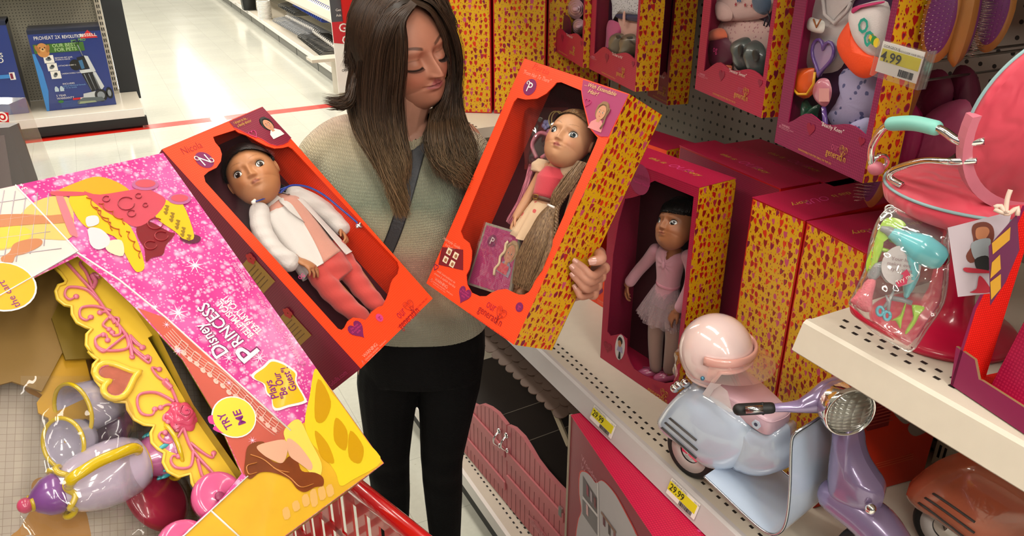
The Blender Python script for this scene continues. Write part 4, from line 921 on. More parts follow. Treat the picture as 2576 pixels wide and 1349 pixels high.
HC0=np.array(hd.M@Vector(tuple(c0))); HMI=hd.M.inverted(); _cv=[hd.M@Vector(tuple(p)) for p in cap.reshape(-1,3)]; _n=cap.shape[1]
CBV=BVHTree.FromPolygons(_cv,[(i*_n+j,i*_n+j+1,((i+1)%cap.shape[0])*_n+j+1,((i+1)%cap.shape[0])*_n+j) for i in range(cap.shape[0]) for j in range(_n-1)])
def strands(inner,outer,n,dep=.02,wid=.0009,jit=.004,wave=.006,wstart=.55,lenj=.16,npt=30,dist=None):
    A=np.array(smooth_path([pm(*q) for q in inner],npt)); B=np.array(smooth_path([pm(*q) for q in outer],npt)); k=min(len(A),len(B)); A=A[:k];B=B[:k]
    for s_ in range(int(n*1.55)):
        u=RN.rand() if dist is None else dist(RN.rand()); lay=RN.rand(); ln=1-lenj*RN.rand()**1.5; kk=max(6,int(k*ln)); tt=np.linspace(0,k-1,k)[:kk]
        C=A*(1-u)+B*u; C=C[:kk].copy(); bul=math.sin(math.pi*u); f=np.linspace(0,1,k)[:kk]
        C[:,1]-= (bul*.018+(lay-.5)*dep)*np.clip(f*4,0.2,1)
        ph=RN.rand()*6.28; am=wave*np.clip((f-wstart)/(1-wstart),0,1)**1.2*(.4+RN.rand())
        C[:,0]+=am*np.sin(f*22+ph)+jit*(RN.randn())*f; C[:,1]+=am*np.cos(f*19+ph)*.8; C[:,2]+=jit*RN.randn()*f
        C[:,0]+=.0012*np.sin(f*9+ph)
        for q in range(kk):
            dv_=C[q]-HC0; ds=np.linalg.norm(dv_)
            if ds<.19:
                h=CBV.ray_cast(Vector(HC0),Vector(dv_/ds))
                ly=(HMI@Vector(tuple(C[q]))).y; fk=1. if ly>.05 else (.93 if ly<-.15 else .93+.07*(ly+.15)/.2)
                if h[0] is not None and ds<h[3]*fk+.001: C[q]=HC0+dv_/ds*(h[3]*fk+.0015+.006*lay)
            elif C[q][2]<1.40:
                h=bv.ray_cast(Vector((C[q][0],-1,C[q][2])),Vector((0,1,0)))
                if h[0] is not None and C[q][1]>h[0].y-.003: C[q][1]=h[0].y-.003-.010*lay
        n_=0; R=wid*.68*(.6+.7*RN.rand())*np.clip(1.15-f/ln*.35,.2,1); R[-3:]*=[.7,.4,.12]
        o=len(hr.v); hr.tube(C,R,HMAT,3,caps=False); sh=(.45+1.05*RN.rand()**1.3)*np.array((1,.98,.94)); hr.vc[o]=np.tile(sh,(len(hr.v)-o,1))
# left mass, over the temple and cheek and down in front of the shoulder
strands([(1048,12,-.085),(1020,55,-.125),(1022,110,-.128),(1020,180,-.125),(1012,255,-.12),(1018,330,-.13),(1028,400,-.15),(1020,470,-.16)],
        [(1000,-25,.0),(925,-5,.0),(895,70,.0),(885,160,.0),(876,245,-.01),(893,320,-.07),(940,400,-.13),(985,470,-.155)],1500,dep=.035,wid=.0014)
strands([(1048,12,-.085),(1010,50,-.12),(985,120,-.12),(975,200,-.115),(970,290,-.13),(985,370,-.15),(1010,470,-.165),(1022,560,-.165)],
        [(1010,-15,-.02),(940,20,-.04),(915,90,-.05),(905,180,-.05),(905,265,-.06),(930,350,-.11),(975,440,-.15),(1005,540,-.16)],800,dep=.03,wid=.0013,wave=.010)
# flick resting on the left shoulder
strands([(905,120,-.03),(902,200,-.04),(892,255,-.07),(868,272,-.085),(838,268,-.085)],[(890,120,.0),(884,190,.0),(876,232,-.04),(850,246,-.065),(812,244,-.07)],240,dep=.010,wid=.0011,wave=.002,lenj=.35)
# right mass, behind the cheek and over the other shoulder
strands([(1050,12,-.085),(1085,32,-.075),(1112,85,-.05),(1124,150,-.03),(1122,225,-.03),(1092,290,-.07),(1072,350,-.12),(1095,410,-.14),(1120,450,-.14)],
        [(1005,-25,.0),(1075,-8,.02),(1125,50,.035),(1145,130,.035),(1150,215,.02),(1165,290,-.03),(1188,350,-.08),(1192,405,-.11),(1185,465,-.12)],1500,dep=.03,wid=.0014,wave=.012,wstart=.5)
strands([(1035,-10,-.05),(1095,15,-.04),(1130,75,-.02),(1148,140,.0),(1150,215,.0),(1140,300,-.05)],[(1010,-25,.0),(1085,-8,.0),(1145,70,.01),(1163,150,.01),(1158,230,.0),(1172,310,-.03)],160,dep=.02,wid=.0008,wave=.004,lenj=.3)
# curled ends
strands([(1108,190,.0),(1088,262,-.03),(1078,330,-.12),(1090,390,-.15),(1130,430,-.155),(1155,455,-.15)],[(1140,200,.0),(1150,270,-.03),(1165,330,-.10),(1180,385,-.13),(1188,420,-.14),(1186,480,-.14)],420,dep=.02,wid=.0013,wave=.012,wstart=.4)
strands([(1030,-30,.0),(960,-20,-.03),(915,30,-.03),(900,100,-.03),(905,180,-.04)],[(1010,-60,.09),(930,-50,.06),(890,10,.05),(878,80,.04),(874,180,.03)],700,dep=.01,wid=.0015,lenj=.3)
strands([(1040,-30,.0),(1075,-20,-.02),(1105,20,-.03),(1125,80,-.02)],[(1030,-60,.09),(1090,-40,.08),(1130,20,.08),(1150,90,.06)],300,dep=.01,wid=.0014,lenj=.3)
hr.build('hair',person)
# ================================================================ DOLLS
def tilt_frame(BF,feet,head,y):
    a=BF.at(*feet,y); b=BF.at(*head,y); up=BF.R@(b-a); up/=np.linalg.norm(up); yy=BF.R[:,1]; xx=np.cross(yy,up)
    return Fr(BF.w(a),xx,yy,up)
def cloth(col,noise=.06,bump=.35,bs=900.,rough=.9,name='fabric',sheen=.3): return mat(col,rough,noise=noise,nscale=25.,bump=bump,bscale=bs,sheen=sheen,name=name)
def doll_body(DF,t_,skin,rings,arms,legs,hands,vox=.0015):
    m=skin_mat('doll_skin',skin,.42,.04,.4); b=MB()
    loft(b,rings,m,20)
    for a,r in arms+legs: limb(b,a,r,m,12,22)
    for h in hands: hand(b,*h[0],m,**h[1])
    body=remesh(b,vox,2,.4,m); body.vc={}; body.basec=lin(skin); return body,m
def ruff(G,amp,k,ph=0):
    return G
def sheet(mb,m,rows,th=.0012,flip=False,cu=False):
    G=np.array(rows,float); mb.grid(G,m,flip=flip,cu=cu); 
    return mb
def skirt(mb,m,c,rt,rb_,z0,z1,n=56,folds=11,amp=.10,sy=.8,tilt=(0,0),k=9):
    G=[]
    for i in range(k):
        f=i/(k-1); row=[]
        for j in range(n):
            a=2*math.pi*j/n; w=1+amp*f*math.sin(folds*a+.8*math.sin(3*a)); r=(rt+(rb_-rt)*f**.8)*w
            row.append((c[0]+tilt[0]*f+r*math.cos(a),c[1]+tilt[1]*f+r*math.sin(a)*sy,z0+(z1-z0)*f+.003*f*math.sin(5*a)))
        G.append(row)
    return mb.grid(G,m,cv=True)
# ---- Nicola, in the left box
DF=tilt_frame(BL,(925,775),(633,440),.050)
D=lambda u,v,y=0.: tuple(DF.at(u,v,y))
c4=lambda a,b,y=0.: D(400+a/1.927,250+b/1.927,y)
doc=thing('doll',DF.M,'dark haired doctor doll in a white coat and coral trousers, boxed on the left','doll')
neck=c4(560,478,.0); hip=c4(800,790,.004); head_c=c4(457,372,-.004)
shl=c4(487,545,.0); shr=c4(660,462,.0)
SKD='bd8258'
hL=c4(655,770,-.018); hLt=c4(745,810,-.030); hR=c4(880,635,.0); hRt=c4(930,710,-.012)
dv=lambda a,b: tuple(np.array(b)-np.array(a))
body,SKM=doll_body(DF,doc,SKD,[(hip[0],.004,hip[2]-.02,.030,.022),(hip[0],.004,hip[2]+.02,.028,.02),(neck[0],0,neck[2]-.03,.032,.02),(neck[0],0,neck[2]-.012,.02,.015),(neck[0],0,neck[2]+.014,.0145,.0145)],
  [([shl,c4(520,670,.004),c4(610,760,-.01),hL],[.012,.011,.010,.0085]),([shr,c4(790,545,.006),c4(870,615,.004),hR],[.012,.011,.010,.0085])],
  [([c4(760,830,.0),c4(880,950,.002),c4(985,1060,-.004)],[.02,.016,.013]),([c4(860,740,.002),c4(960,860,.002),c4(1060,990,-.004)],[.02,.016,.013])],
  [((hL,dv(hL,hLt),(-.25,.75,-.6),.062),dict(thumb=1,curl=.34,spread=.16)),((hR,dv(hR,hRt),(-.8,.35,-.1),.050),dict(thumb=-1,curl=.45,spread=.1))])
HMd=T3(*head_c)@cam_rot(DF,12,-30,-2)
hdd=add_head(body,HMd,.124,SKM,SKD,'a8604c','5b3a26',child=1.,browz=.145,browsc=.7,bl=.12,lw=.72,ba=.35)
body.build('body',doc); add_eyes(hdd,doc)
def hair_cap(hd,mt,parent,name='hair',s=1.07,hz=.33,front=.9,back=-.36,c0=(0,.03,.03),mb=None,side=.30,earcut=.0):
    mb=mb or MB(); P=hd.P; X_,Y_,Z_=P[...,0],P[...,1],P[...,2]; c0=np.array(c0); cap=c0+(P-c0)*s
    kp=((Y_<.0)&(Z_>hz-front*X_**2))|((Y_>=.0)&(Z_>np.where(Y_<.12,.10+earcut,back)))
    mb.grid(cap,mt,hd.M,cu=True,keep=kp)
    e=c0+(P-c0)*(s*.97); mb.grid(e,mt,hd.M,cu=True,keep=kp,flip=True); return mb
BLK=hair_mat('black_doll_hair','040303','0b0807','1e1814',(260,60,60),.3)
mb=hair_cap(hdd,BLK,doc,hz=.29,front=1.5,s=1.12)
R_=np.random.RandomState(5)
for i in range(70):
    a=R_.rand(); th=-1.3+2.6*a
    p0=np.array((.34*math.sin(th),-.20*math.cos(th)-.0,.34-.25*abs(math.sin(th))**2)); p1=np.array((.40*math.sin(th),.14,.36-.2*abs(math.sin(th)))); p2=np.array((.1*math.sin(th),.44,.12))
    mb.tube(smooth_path([p0,p1,p2],10),[.012]*9+[.006]*2 if False else .011,BLK,5,hdd.M)
for i in range(60):  # ponytail behind the shoulder
    u,v_=R_.randn(2)*.035; mb.tube(smooth_path([(u,.40+v_,.1),(.22+u,.38+v_,-.2),(.30+u*1.5,.34+v_,-.42),(.34+u*1.6,.34+v_,-.60)],14),.012,BLK,4,hdd.M)
mb.build('hair',doc)
# pink top
PT=cloth('d99a88',name='pink_top'); mb=MB(); loft(mb,[(hip[0],.002,hip[2]-.004,.041,.031),(hip[0],.002,hip[2]+.03,.040,.030),(neck[0],-.001,neck[2]-.035,.040,.027),(neck[0],.0,neck[2]-.014,.030,.02),(neck[0],.0,neck[2]-.004,.0185,.0165)],PT,24); mb.build('top',doc)
# coral trousers
CT=cloth('cf4a44',name='coral_cotton'); mb=MB(); loft(mb,[(hip[0],.003,hip[2]-.045,.034,.026),(hip[0],.003,hip[2]-.02,.041,.031),(hip[0],.003,hip[2]+.004,.039,.030)],CT,24)
for L in ([c4(752,812,.0),c4(830,920,.0),c4(905,995,-.002),c4(985,1062,-.004)],[c4(860,735,.002),c4(930,840,.002),c4(985,920,.0),c4(1062,1000,-.004)]): limb(mb,L,[.0225,.0215,.0195,.0170],CT,18,30)
tr=remesh(mb,.0018,3,.5,CT); V=np.array(tr.v); V[:,1]+=.0012*np.sin(V[:,2]*190+V[:,0]*90); tr.v=[tuple(p) for p in V]; tr.build('trousers',doc)
for q in (c4(1020,1085,-.006),c4(1095,1020,-.006)): sb=MB(); limb(sb,[(q[0],.012,q[2]+.006),(q[0],-.018,q[2]-.003)],[.015,.012],cloth('c9a09a'),12,10); sb.build('shoe',doc)
# white coat: wrapped sheet, open at the front, with lapels, sleeves and pocket
CW=cloth('dcd6d2',name='white_cotton',noise=.02,bump=.2,bs=500.); mb=MB(); G=[]
top,bot=neck[2]-.012,c4(730,870,.0)[2]+.004; nz_=26; na=54
for i in range(nz_):
    f=i/(nz_-1); z=top+(bot-top)*f; row=[]; cx=neck[0]*(1-f)+hip[0]*f
    rx=.022+.029*sstep(0,.12,f)+.010*f; ry=.018+.012*sstep(0,.15,f)+.005*f
    gl=.10+.10*f+.35*f*f; gr=.42-.05*f+.10*f
    for j in range(na):
        a=-math.pi/2+gr+(2*math.pi-gl-gr)*j/(na-1); w=1+.035*f*math.sin(6*a+5*f)+.012*math.sin(13*a)
        row.append((cx+rx*math.cos(a)*w,.002+ry*math.sin(a)*w,z-.006*f*math.cos(a+.8)+.004*math.sin(a*2)*f))
    G.append(row)
G=np.array(G); mb.grid(G,CW,flip=True); mb.grid(G*np.array([1,1,1])+np.array([0,.0012,0]),CW)
for e in (0,na-1): mb.tube([tuple(G[i,e]) for i in range(nz_)],.0011,CW,5)
mb.tube([tuple(G[nz_-1,j]) for j in range(na)],.0011,CW,5)
# lapels and collar
for e,sg in ((na-1,-1),):
    L=[]; 
    for i in range(12):
        f=i/11; q=G[int(i*1.0),e]; wd=.022*math.sin(math.pi*min(1,f*.9+.12))**.8*(1-f*.55); L.append([tuple(q+np.array((sg*wd*k,-.0035-.0015*k,.002*k))) for k in (0,.5,1)])
    mb.grid(L,CW,flip=(sg>0)); mb.grid(np.array(L)+np.array([0,.001,0]),CW,flip=(sg<0))
cr=[]
for j in range(24):
    a=-math.pi/2+.35+(2*math.pi-.7)*j/23; cr.append([(neck[0]+(.018+.010*k)*math.cos(a),.001+(.017+.009*k)*math.sin(a),neck[2]-.006+.007*(1-k)*1.0-.006*k) for k in (0,.5,1)])
mb.grid(cr,CW); mb.grid(np.array(cr)+np.array([0,0,.001]),CW,flip=True)
mb.build('coat',doc)
for L,rr in (([shl,c4(500,640,-.002),c4(560,740,-.008),c4(628,788,-.014)],[.0185,.0185,.0195,.019]),([shr,c4(755,508,.0),c4(830,560,.002),c4(885,618,.0)],[.0185,.0185,.019,.018])):
    sb=MB(); limb(sb,L,rr,CW,18,30); s2=remesh(sb,.0016,3,.5,CW); V=np.array(s2.v); V+= .0010*np.sin(V[:,2:3]*230+V[:,0:1]*160)*np.array([[.4,1,.2]]); s2.v=[tuple(p) for p in V]; s2.build('sleeve',doc)
pk=MB(); q=c4(745,640,0); yy=-.036
q=c4(730,560,-.03); pk.text('OG',c4(690,862,-.036)[0]-.010,c4(690,872,-.036)[2],.010,M['pinkink'],y=c4(690,862,-.040)[1],bold=.01); pk.build('logo_print',doc)
# stethoscope (its own thing, hung on the doll)
st_=thing('stethoscope',DF.M,'blue toy stethoscope lying over the white coat of the doctor doll','stethoscope')
BLU=mat('1d3c9c',.3,coat=.5); mb=MB()
path=smooth_path([c4(590,452,-.026),c4(640,418,-.03),c4(720,425,-.036),c4(800,465,-.040),c4(880,530,-.042),c4(940,580,-.044),c4(962,600,-.044)],40); mb.tube(path,.0020,BLU,8)
mb.tube(smooth_path([c4(590,452,-.026),c4(570,455,-.020),c4(530,475,-.022),c4(470,495,-.024)],14),.0014,BLU,8); mb.tube(smooth_path([c4(583,440,-.022),c4(640,418,-.03)],6),.002,BLU,8); mb.build('tubing',st_)
q=c4(972,612,-.045); mb=MB(); mb.lathe([(.0001,-.0035),(.0065,-.0035),(.0075,-.001),(.0070,.0015),(.003,.002),(.0025,.006),(.0001,.006)],mat((.75,.75,.78),.25,1.),20,T3(*q)@RX(math.radians(60))@RY(.5)); mb.ell(tuple(np.array(c4(962,620,-.045))),(.003,.003,.003),mat((.75,.75,.78),.25,1.)); mb.build('chest_piece',st_)
q=c4(458,500,-.022); mb=MB(); mb.ell(q,(.0042,.0042,.0042),M['white']); mb.ell((q[0]+.005,q[1],q[2]+.002),(.003,.003,.003),M['white']); mb.build('earpiece',st_)
# ---- Portia, in the right box
DF=tilt_frame(RB,(1318,735),(1431,350),.052)
D=lambda u,v,y=0.: tuple(DF.at(u,v,y)); c6=lambda a,b,y=0.: D(1050+a/k6,120+b/k6,y)
por=thing('doll',DF.M,'doll with very long braided brown hair and a coral flowered dress, boxed on the right','doll')
SKP='c99570'
neck=c6(622,505,.004); waist=c6(560,665,.0); hip=c6(545,740,.0); hc=c6(668,402,-.004)
shl=c6(555,520,.0); shr=c6(690,545,.004); hL=c6(432,735,-.008); hLt=c6(408,790,-.012)
hR=c6(640,800,.01)
body,SKM=doll_body(DF,por,SKP,[(hip[0],.0,hip[2]-.02,.030,.022),(waist[0],.0,waist[2],.026,.020),(neck[0],0,neck[2]-.03,.030,.019),(neck[0],0,neck[2]-.012,.02,.015),(neck[0],0,neck[2]+.014,.0145,.0145)],
  [([shl,c6(520,590,.004),c6(475,665,.0),hL],[.0125,.0118,.0105,.0085]),([shr,c6(690,640,.006),c6(665,720,.006),hR],[.0125,.0118,.0105,.0085])],
  [([c6(520,790,.0),c6(470,930,.002),c6(425,1060,.0)],[.019,.016,.012]),([c6(580,800,.002),c6(530,930,.002),c6(478,1055,.0)],[.019,.016,.012])],
  [((hL,dv(hL,hLt),(.7,.4,-.1),.048),dict(thumb=1,curl=.35,spread=.1))])
HMp=T3(*hc)@cam_rot(DF,-27,21,0)
hdp=add_head(body,HMp,.118,SKM,SKP,'9c4a48','7a5638',child=1.,browz=.145,browsc=.6,bl=.25,lw=.72,ba=.5)
body.build('body',por); add_eyes(hdp,por,iris='1a2c33')
BRH=hair_mat('light_brown_doll_hair','4c3320','7a5a3c','a4845c',(260,60,60),.33)
mb=hair_cap(hdp,BRH,por,hz=.34,front=1.25,s=1.08)
for i in range(150):
    a=R_.rand(); th=-1.55+3.1*a; s_=math.copysign(1,th)
    mb.tube(smooth_path([(0.02*R_.randn(),-.30+.1*R_.rand(),.42-.03*abs(th)),(.30*math.sin(th),-.18*math.cos(th),.36-.10*abs(math.sin(th))),(.385*math.sin(th),.10,.15),(.33*math.sin(th),.25,-.25)],12),.010,BRH,4,hdp.M)
mb.build('hair',por)
def braid(parent,ptsA,w,m,name='braid',n=None,tw=9):
    P=np.array(smooth_path(ptsA,90)); k=len(P); mb=MB(); T=np.gradient(P,axis=0); T/=np.linalg.norm(T,axis=1)[:,None]; U=np.cross(T,(0,1,0)); U/=np.linalg.norm(U,axis=1)[:,None]; Vv=np.cross(T,U)
    for s_ in range(3):
        ph=s_*2*math.pi/3; t=np.linspace(0,tw*2*math.pi,k)
        Q=P+U*(w*.62*np.sin(t+ph))[:,None]+Vv*(w*.35*np.sin(2*(t+ph)))[:,None]; mb.tube([tuple(q) for q in Q],w*.42,m,8,flat=.8)
    mb.build(name,parent)
BRS=hair_mat('braid_hair','4a3424','84664a','b3936a',(500,500,120),.32)
braid(por,[c6(722,512,-.030),c6(700,560,-.040),c6(640,640,-.044),c6(605,700,-.044),c6(598,780,-.044),c6(585,850,-.044)],.0075,BRS,tw=9)
braid(por,[c6(712,525,-.028),c6(655,560,-.036),c6(620,610,-.040),c6(592,680,-.042),c6(588,740,-.042)],.0065,BRS,tw=8)
mb=MB()   # the loose extendable lock
def lock(cent,wid,n,m,dep=.012,seg=30,r=.0011,mbx=None,base=-.036,lenj=.12):
    mbx=mbx if mbx is not None else mb; C=np.array(smooth_path(cent,seg)); k=len(C); Wd=interp_r(wid,k)
    T=np.gradient(C,axis=0); T/=np.linalg.norm(T,axis=1)[:,None]; U=np.cross(T,(0,1,0)); U/=np.linalg.norm(U,axis=1)[:,None]
    for _ in range(n):
        u=R_.rand()*2-1; dd=R_.rand(); kk=int(k*(1-lenj*R_.rand())); Q=C[:kk]+U[:kk]*(Wd[:kk]*u)[:,None]; Q[:,1]-=dep*(math.sqrt(1-u*u)*(dd))*np.minimum(1,Wd[:kk]/max(Wd)); Q[:,0]+=.0012*np.sin(np.linspace(0,7,kk)+u*9)
        mbx.tube(Q,np.linspace(r,r*.5,kk),m,3,caps=False)
lock([c6(722,500,-.030),c6(680,560,-.042),c6(620,640,-.046),c6(592,690,-.046)],[.010,.015,.014,.007],260,BRS)
lock([c6(592,690,-.046),c6(560,750,-.050),c6(530,840,-.052),c6(490,940,-.050),c6(450,1055,-.046)],[.006,.020,.032,.034,.020],900,BRS,dep=.016)
mb.build('extension_hair',por)
mb=MB(); q=c6(580,690,-.060); mb.tube([c6(568,684,-.060),c6(582,690,-.064),c6(597,696,-.060)],.0022,M['white'],8); mb.build('hair_tie',por)
CP=cloth('d2404e',name='coral_lace'); CR=cloth('d8b896',name='cream_cotton'); mb=MB()
loft(mb,[(waist[0],.0,waist[2]+.004,.029,.024),(waist[0]*.5+neck[0]*.5,-.001,(waist[2]+neck[2])/2,.033,.026),(neck[0],-.001,neck[2]-.030,.036,.024),(neck[0],.0,neck[2]-.012,.024,.019)],CP,24); mb.build('bodice',por)
mb=MB()
for c in (c6(540,515,.0),c6(665,535,.002)): loft(mb,[(c[0],c[1],c[2]-.014,.017,.016),(c[0],c[1],c[2],.0185,.018),(c[0]+.004,c[1],c[2]+.012,.012,.012)],CR,20,wob=.08)
mb.build('sleeve',por)
def flower_mat(base,spot,sc,name):
    m=bpy.data.materials.new(name); t=NT(m); tc=t.n('TexCoord').outputs['Object']; vo=t.n('TexVoronoi',{'Vector':tc,'Scale':sc,'Randomness':.9})
    nz=t.n('TexNoise',{'Vector':tc,'Scale':sc*2.2}).outputs[0]
    k=t.mth('LESS_THAN',t.mth('ADD',vo.outputs['Distance'],t.mth('MULTIPLY',nz,.3)),.40)
    nb=t.n('TexNoise',{'Vector':tc,'Scale':700.}).outputs[0]
    t.out(t.n('BsdfPrincipled',{'Base Color':t.mix(k,lin(base),lin(spot)),'Roughness':.85,'Normal':t.n('Bump',{'Height':nb,'Strength':.3,'Distance':.001}).outputs[0]}).outputs[0]); return m
FL=flower_mat('d8b896','cf5a58',52.,'flowered_cotton'); mb=MB(); skirt(mb,FL,(waist[0],.0),.027,.050,waist[2]-.004,waist[2]-.085,sy=.7,tilt=(-.006,-.002)); mb.build('skirt',por)
mb=MB(); mb.lathe([(.0295,-.004),(.031,-.003),(.031,.003),(.0295,.004)],mat('5a3520',.45),28,T3(waist[0],0,waist[2]),sy=.82); q=(waist[0]-.006,-.0262,waist[2]); mb.tube([(q[0]-.005,q[1],q[2]-.004),(q[0]+.005,q[1],q[2]-.004),(q[0]+.005,q[1],q[2]+.004),(q[0]-.005,q[1],q[2]+.004)],.0007,M['gold'],5,closed=True); mb.build('belt',por)
for q in (c6(428,1072,-.002),c6(476,1068,-.002)): sb=MB(); limb(sb,[(q[0],.010,q[2]+.006),(q[0],-.016,q[2]-.004)],[.014,.011],mat('9a6a48',.5),12,10); sb.build('shoe',por)
# booklet
q0=RB.at(1050+298/k6,120+762/k6,.020); 
pts=[RB.xz(1050+a/k6,120+b/k6,.022) for a,b in ((298,760),(452,806),(402,1090),(215,1030))]
hg_=thing('hairstyle_guide',RB.M,'pink hairstyle guide booklet in a plastic sleeve in front of the braided doll','booklet')
mb=MB(); mb.poly(pts,.022,mat('8f8a7c',.4),.005); cx0=sum(p[0] for p in pts)/4; cz0=sum(p[1] for p in pts)/4
ip=[(cx0+(a-cx0)*.90,cz0+(b-cz0)*.93) for a,b in pts]; mb.poly(ip,.0212,mat('a8246e',.4,dots=300)); 
x,z=RB.xz(1050+326/k6,120+842/k6,.021); mb.poly(disc(x,z,.0125),.0206,M['purple']); mb.text('P',x,z-.007,.021,M['white'],y=.0202,align='CENTER'); mb.text('Hairstyle\nGuide',x-.004,z-.026,.011,M['pinkink'],y=.0204,align='CENTER',shear=.2)
x,z=RB.xz(1050+395/k6,120+920/k6,.021); portrait(mb,lambda a,b:(x+.034*a,z+.044*b+.010),mat('c98d6c',.5),mat('b59a72',.5),mat('8f90a8',.5),y=.0204)
mb.poly([(x-.014,z-.030),(x+.014,z-.030),(x+.012,z-.012),(x-.012,z-.012)],.0190,mat('cc4a5c',.5)); mb.tube([(x-.016-.0025*math.sin(i*1.3),.0185,z+.030-i*.0055) for i in range(14)],.003,mat('cdb894',.5),6)
mb.build('cover',hg_)
ip2=[(cx0+(a-cx0)*1.0,cz0+(b-cz0)*1.0) for a,b in pts]; mb=MB(); mb.poly(ip2,.0172,m_clear(refl=.10,rough=.05,name='sleeve_film',bump=.5)); mb.build('plastic_sleeve',hg_)
# hair accessories blister
ha=thing('hair_accessory_pack',RB.M,'clear tray of hair clips and a pink hair extension beside the braided doll','hair accessories')
r6=lambda a,b,y=.06: tuple(RB.at(1050+a/k6,120+b/k6,y)); PK=mat('c8788a',.4,coat=.3); mb=MB()
for (a,b),cc in (((560,335),'7f86b8'),((575,375),'b06a9a')):
    q=r6(a,b,.06); 
    for k in range(5): mb.ell((q[0]+.006*math.cos(k*1.257),q[1],q[2]+.006*math.sin(k*1.257)),(.0052,.003,.0052),mat(cc,.4),10)
mb.build('flower_clip',ha)
mb=MB()
for dx in (0,1):
    P=[r6(600+28*math.cos(t_)+dx*12,315+38*math.sin(t_),.058) for t_ in np.linspace(.6,5.6,18)]; mb.tube(P,.0012,mat('c9b46a',.3,coat=.4),6)
mb.build('hair_slide',ha)
mb=MB(); mb.tube(smooth_path([r6(520,480,.058),r6(500,420,.056),r6(540,370,.056),r6(610,420,.056),r6(540,480,.056)],26),.0042,PK,8)
lock([r6(500,510,.066),r6(478,600,.068),r6(448,680,.07),r6(398,770,.072)],[.006,.008,.008,.010],130,hair_mat('pink_extension','a8586a','d07a8e','e8a0aa',(300,300,40)),dep=.008,mbx=mb,r=.001); mb.build('pink_hair_extension',ha)
mb=MB(); G=[]
for i in range(14):
    row=[]
    for j in range(14):
        a,b=i/13*2-1,j/13*2-1; e=max(abs(a),abs(b)); q=np.array(r6(560+95*a,395+135*b,.066)); q[1]-=.014*(1-e**6)+.002*math.sin(7*a+3)*math.sin(6*b); row.append(tuple(q))
    G.append(row)
mb.grid(G,m_clear(refl=.10,rough=.05,name='blister_plastic',bump=.6)); mb.build('blister',ha)
# ---- ballerina box on the shelf
SO=np.array((.961,1.361,ZM+.0008)); sx_=np.array((.988-.961,1.10-1.361,0.)); wS=float(np.linalg.norm(sx_)); sx_/=wS; sy_=np.array((-sx_[1],sx_[0],0.))
hS,dS=.52,.105
SB=Fr(SO,sx_,sy_,(0,0,1)); k5=1.9275; p5=lambda a,b,y=0.: SB.xz(1450+a/k5,350+b/k5,y); s5=lambda a,b,y=.05: tuple(SB.at(1450+a/k5,350+b/k5,y))
boxS=thing('doll_box',SB.M,'magenta window box with the ballerina doll standing on the middle shelf','doll box')
winS=[p5(a,b) for a,b in ((345,235),(358,212),(380,202),(578,283),(606,308),(614,362),(575,640),(505,1172),(470,1178),(430,1185),(380,1170),(320,1142),(280,1115),(262,1085),(245,1040),(245,970),(215,945),(165,955),(150,935),(160,800),(178,560),(205,400),(235,290),(270,284),(310,272),(330,256))]
winS=[(min(max(a,.01),wS-.012),b) for a,b in winS]
f,tp=card_box(boxS,wS,hS,dS,M['magenta'],M['maroon'],M['maroon'],M['hearts'],M['magenta'],winS)
def story(mb,w,d,h,flip=False,size=.026):
    Mx=T3(w*.5,d*.55,h+.0008)@(RZ(math.pi) if flip else Matrix.Identity(4))@RX(-math.pi/2)
    mb.text('this is',-.070,-.008,size*.8,M['gold'],y=0,M4=Mx,shear=.3,bold=.0); mb.text('OUR',-.012,-.010,size*1.15,M['pinkink'],y=0,M4=Mx,shear=.35); mb.text('story',.036,-.008,size*.8,M['gold'],y=0,M4=Mx,shear=.3); return mb
story(tp,wS,dS,hS)
x,z=p5(300,170); f.poly(disc(x+.006,z-.010,.032,.034),-.0005,mat('a0305a',.45)); f.text('Leslie',x-.012,z-.008,.020,mat('8f2448',.5),y=-.001,bold=-.01); f.text('"Forever Dance"',x-.015,z-.020,.008,M['pinkink'],y=-.001)
x,z=p5(212,1010); f.poly(disc(x,z,.0165,.036,rot=-.12),-.0006,mat('cfc6c6',.5)); f.poly(disc(x,z+.018,.008,.010),-.0010,M['black']); f.poly(disc(x-.001,z+.010,.006,.009),-.0014,mat('b37a58',.5)); f.poly([(x-.010,z-.012),(x+.011,z-.012),(x+.008,z+.004),(x-.006,z+.004)],-.0012,mat('9a94b4',.5)); f.poly([(x-.004,z-.032),(x+.005,z-.032),(x+.003,z-.012),(x-.002,z-.012)],-.0012,M['ink'])
x,z=p5(155,1010); hp=heart(x-.002,z,.017); f.poly(hp,-.0006,mat('8c1030',.5)); f.text('Fits most\n18 inch\ndolls',x-.002,z+.004,.0048,mat('c8405a',.5),y=-.001,align='CENTER')
x,z=p5(160,1110); warn(f,x-.018,z-.012,.011,mat('c25a6a',.5))
x,z=p5(395,1262); logo(f,x-.004,z+.006,.032,M['gold'],mat('a02a50',.5)); f.text('FASHIONABLE FUN FOR GIRLS ON THE GO',x-.055,z-.010,.005,M['gold'],y=-.001)
f.build('front_panel',boxS); tp.build('top_panel',boxS)
mb=MB().quad([(.010,.0045,.02),(wS-.012,.0045,.02),(wS-.012,.0045,hS-.015),(.010,.0045,hS-.015)],M['film']); mb.build('window_film',boxS)
DF=tilt_frame(SB,(1665,925),(1704,560),.055)
D=lambda u,v,y=0.: tuple(DF.at(u,v,y)); b5=lambda a,b,y=0.: D(1450+a/k5,350+b/k5,y)
bal=thing('doll',DF.M,'ballerina doll in pink leotard and tulle skirt inside the magenta shelf box','doll')
SKB='a86c48'; neck=b5(470,500,.002); waist=b5(445,700,0); hip=b5(430,770,0); hc=b5(492,418,-.002)
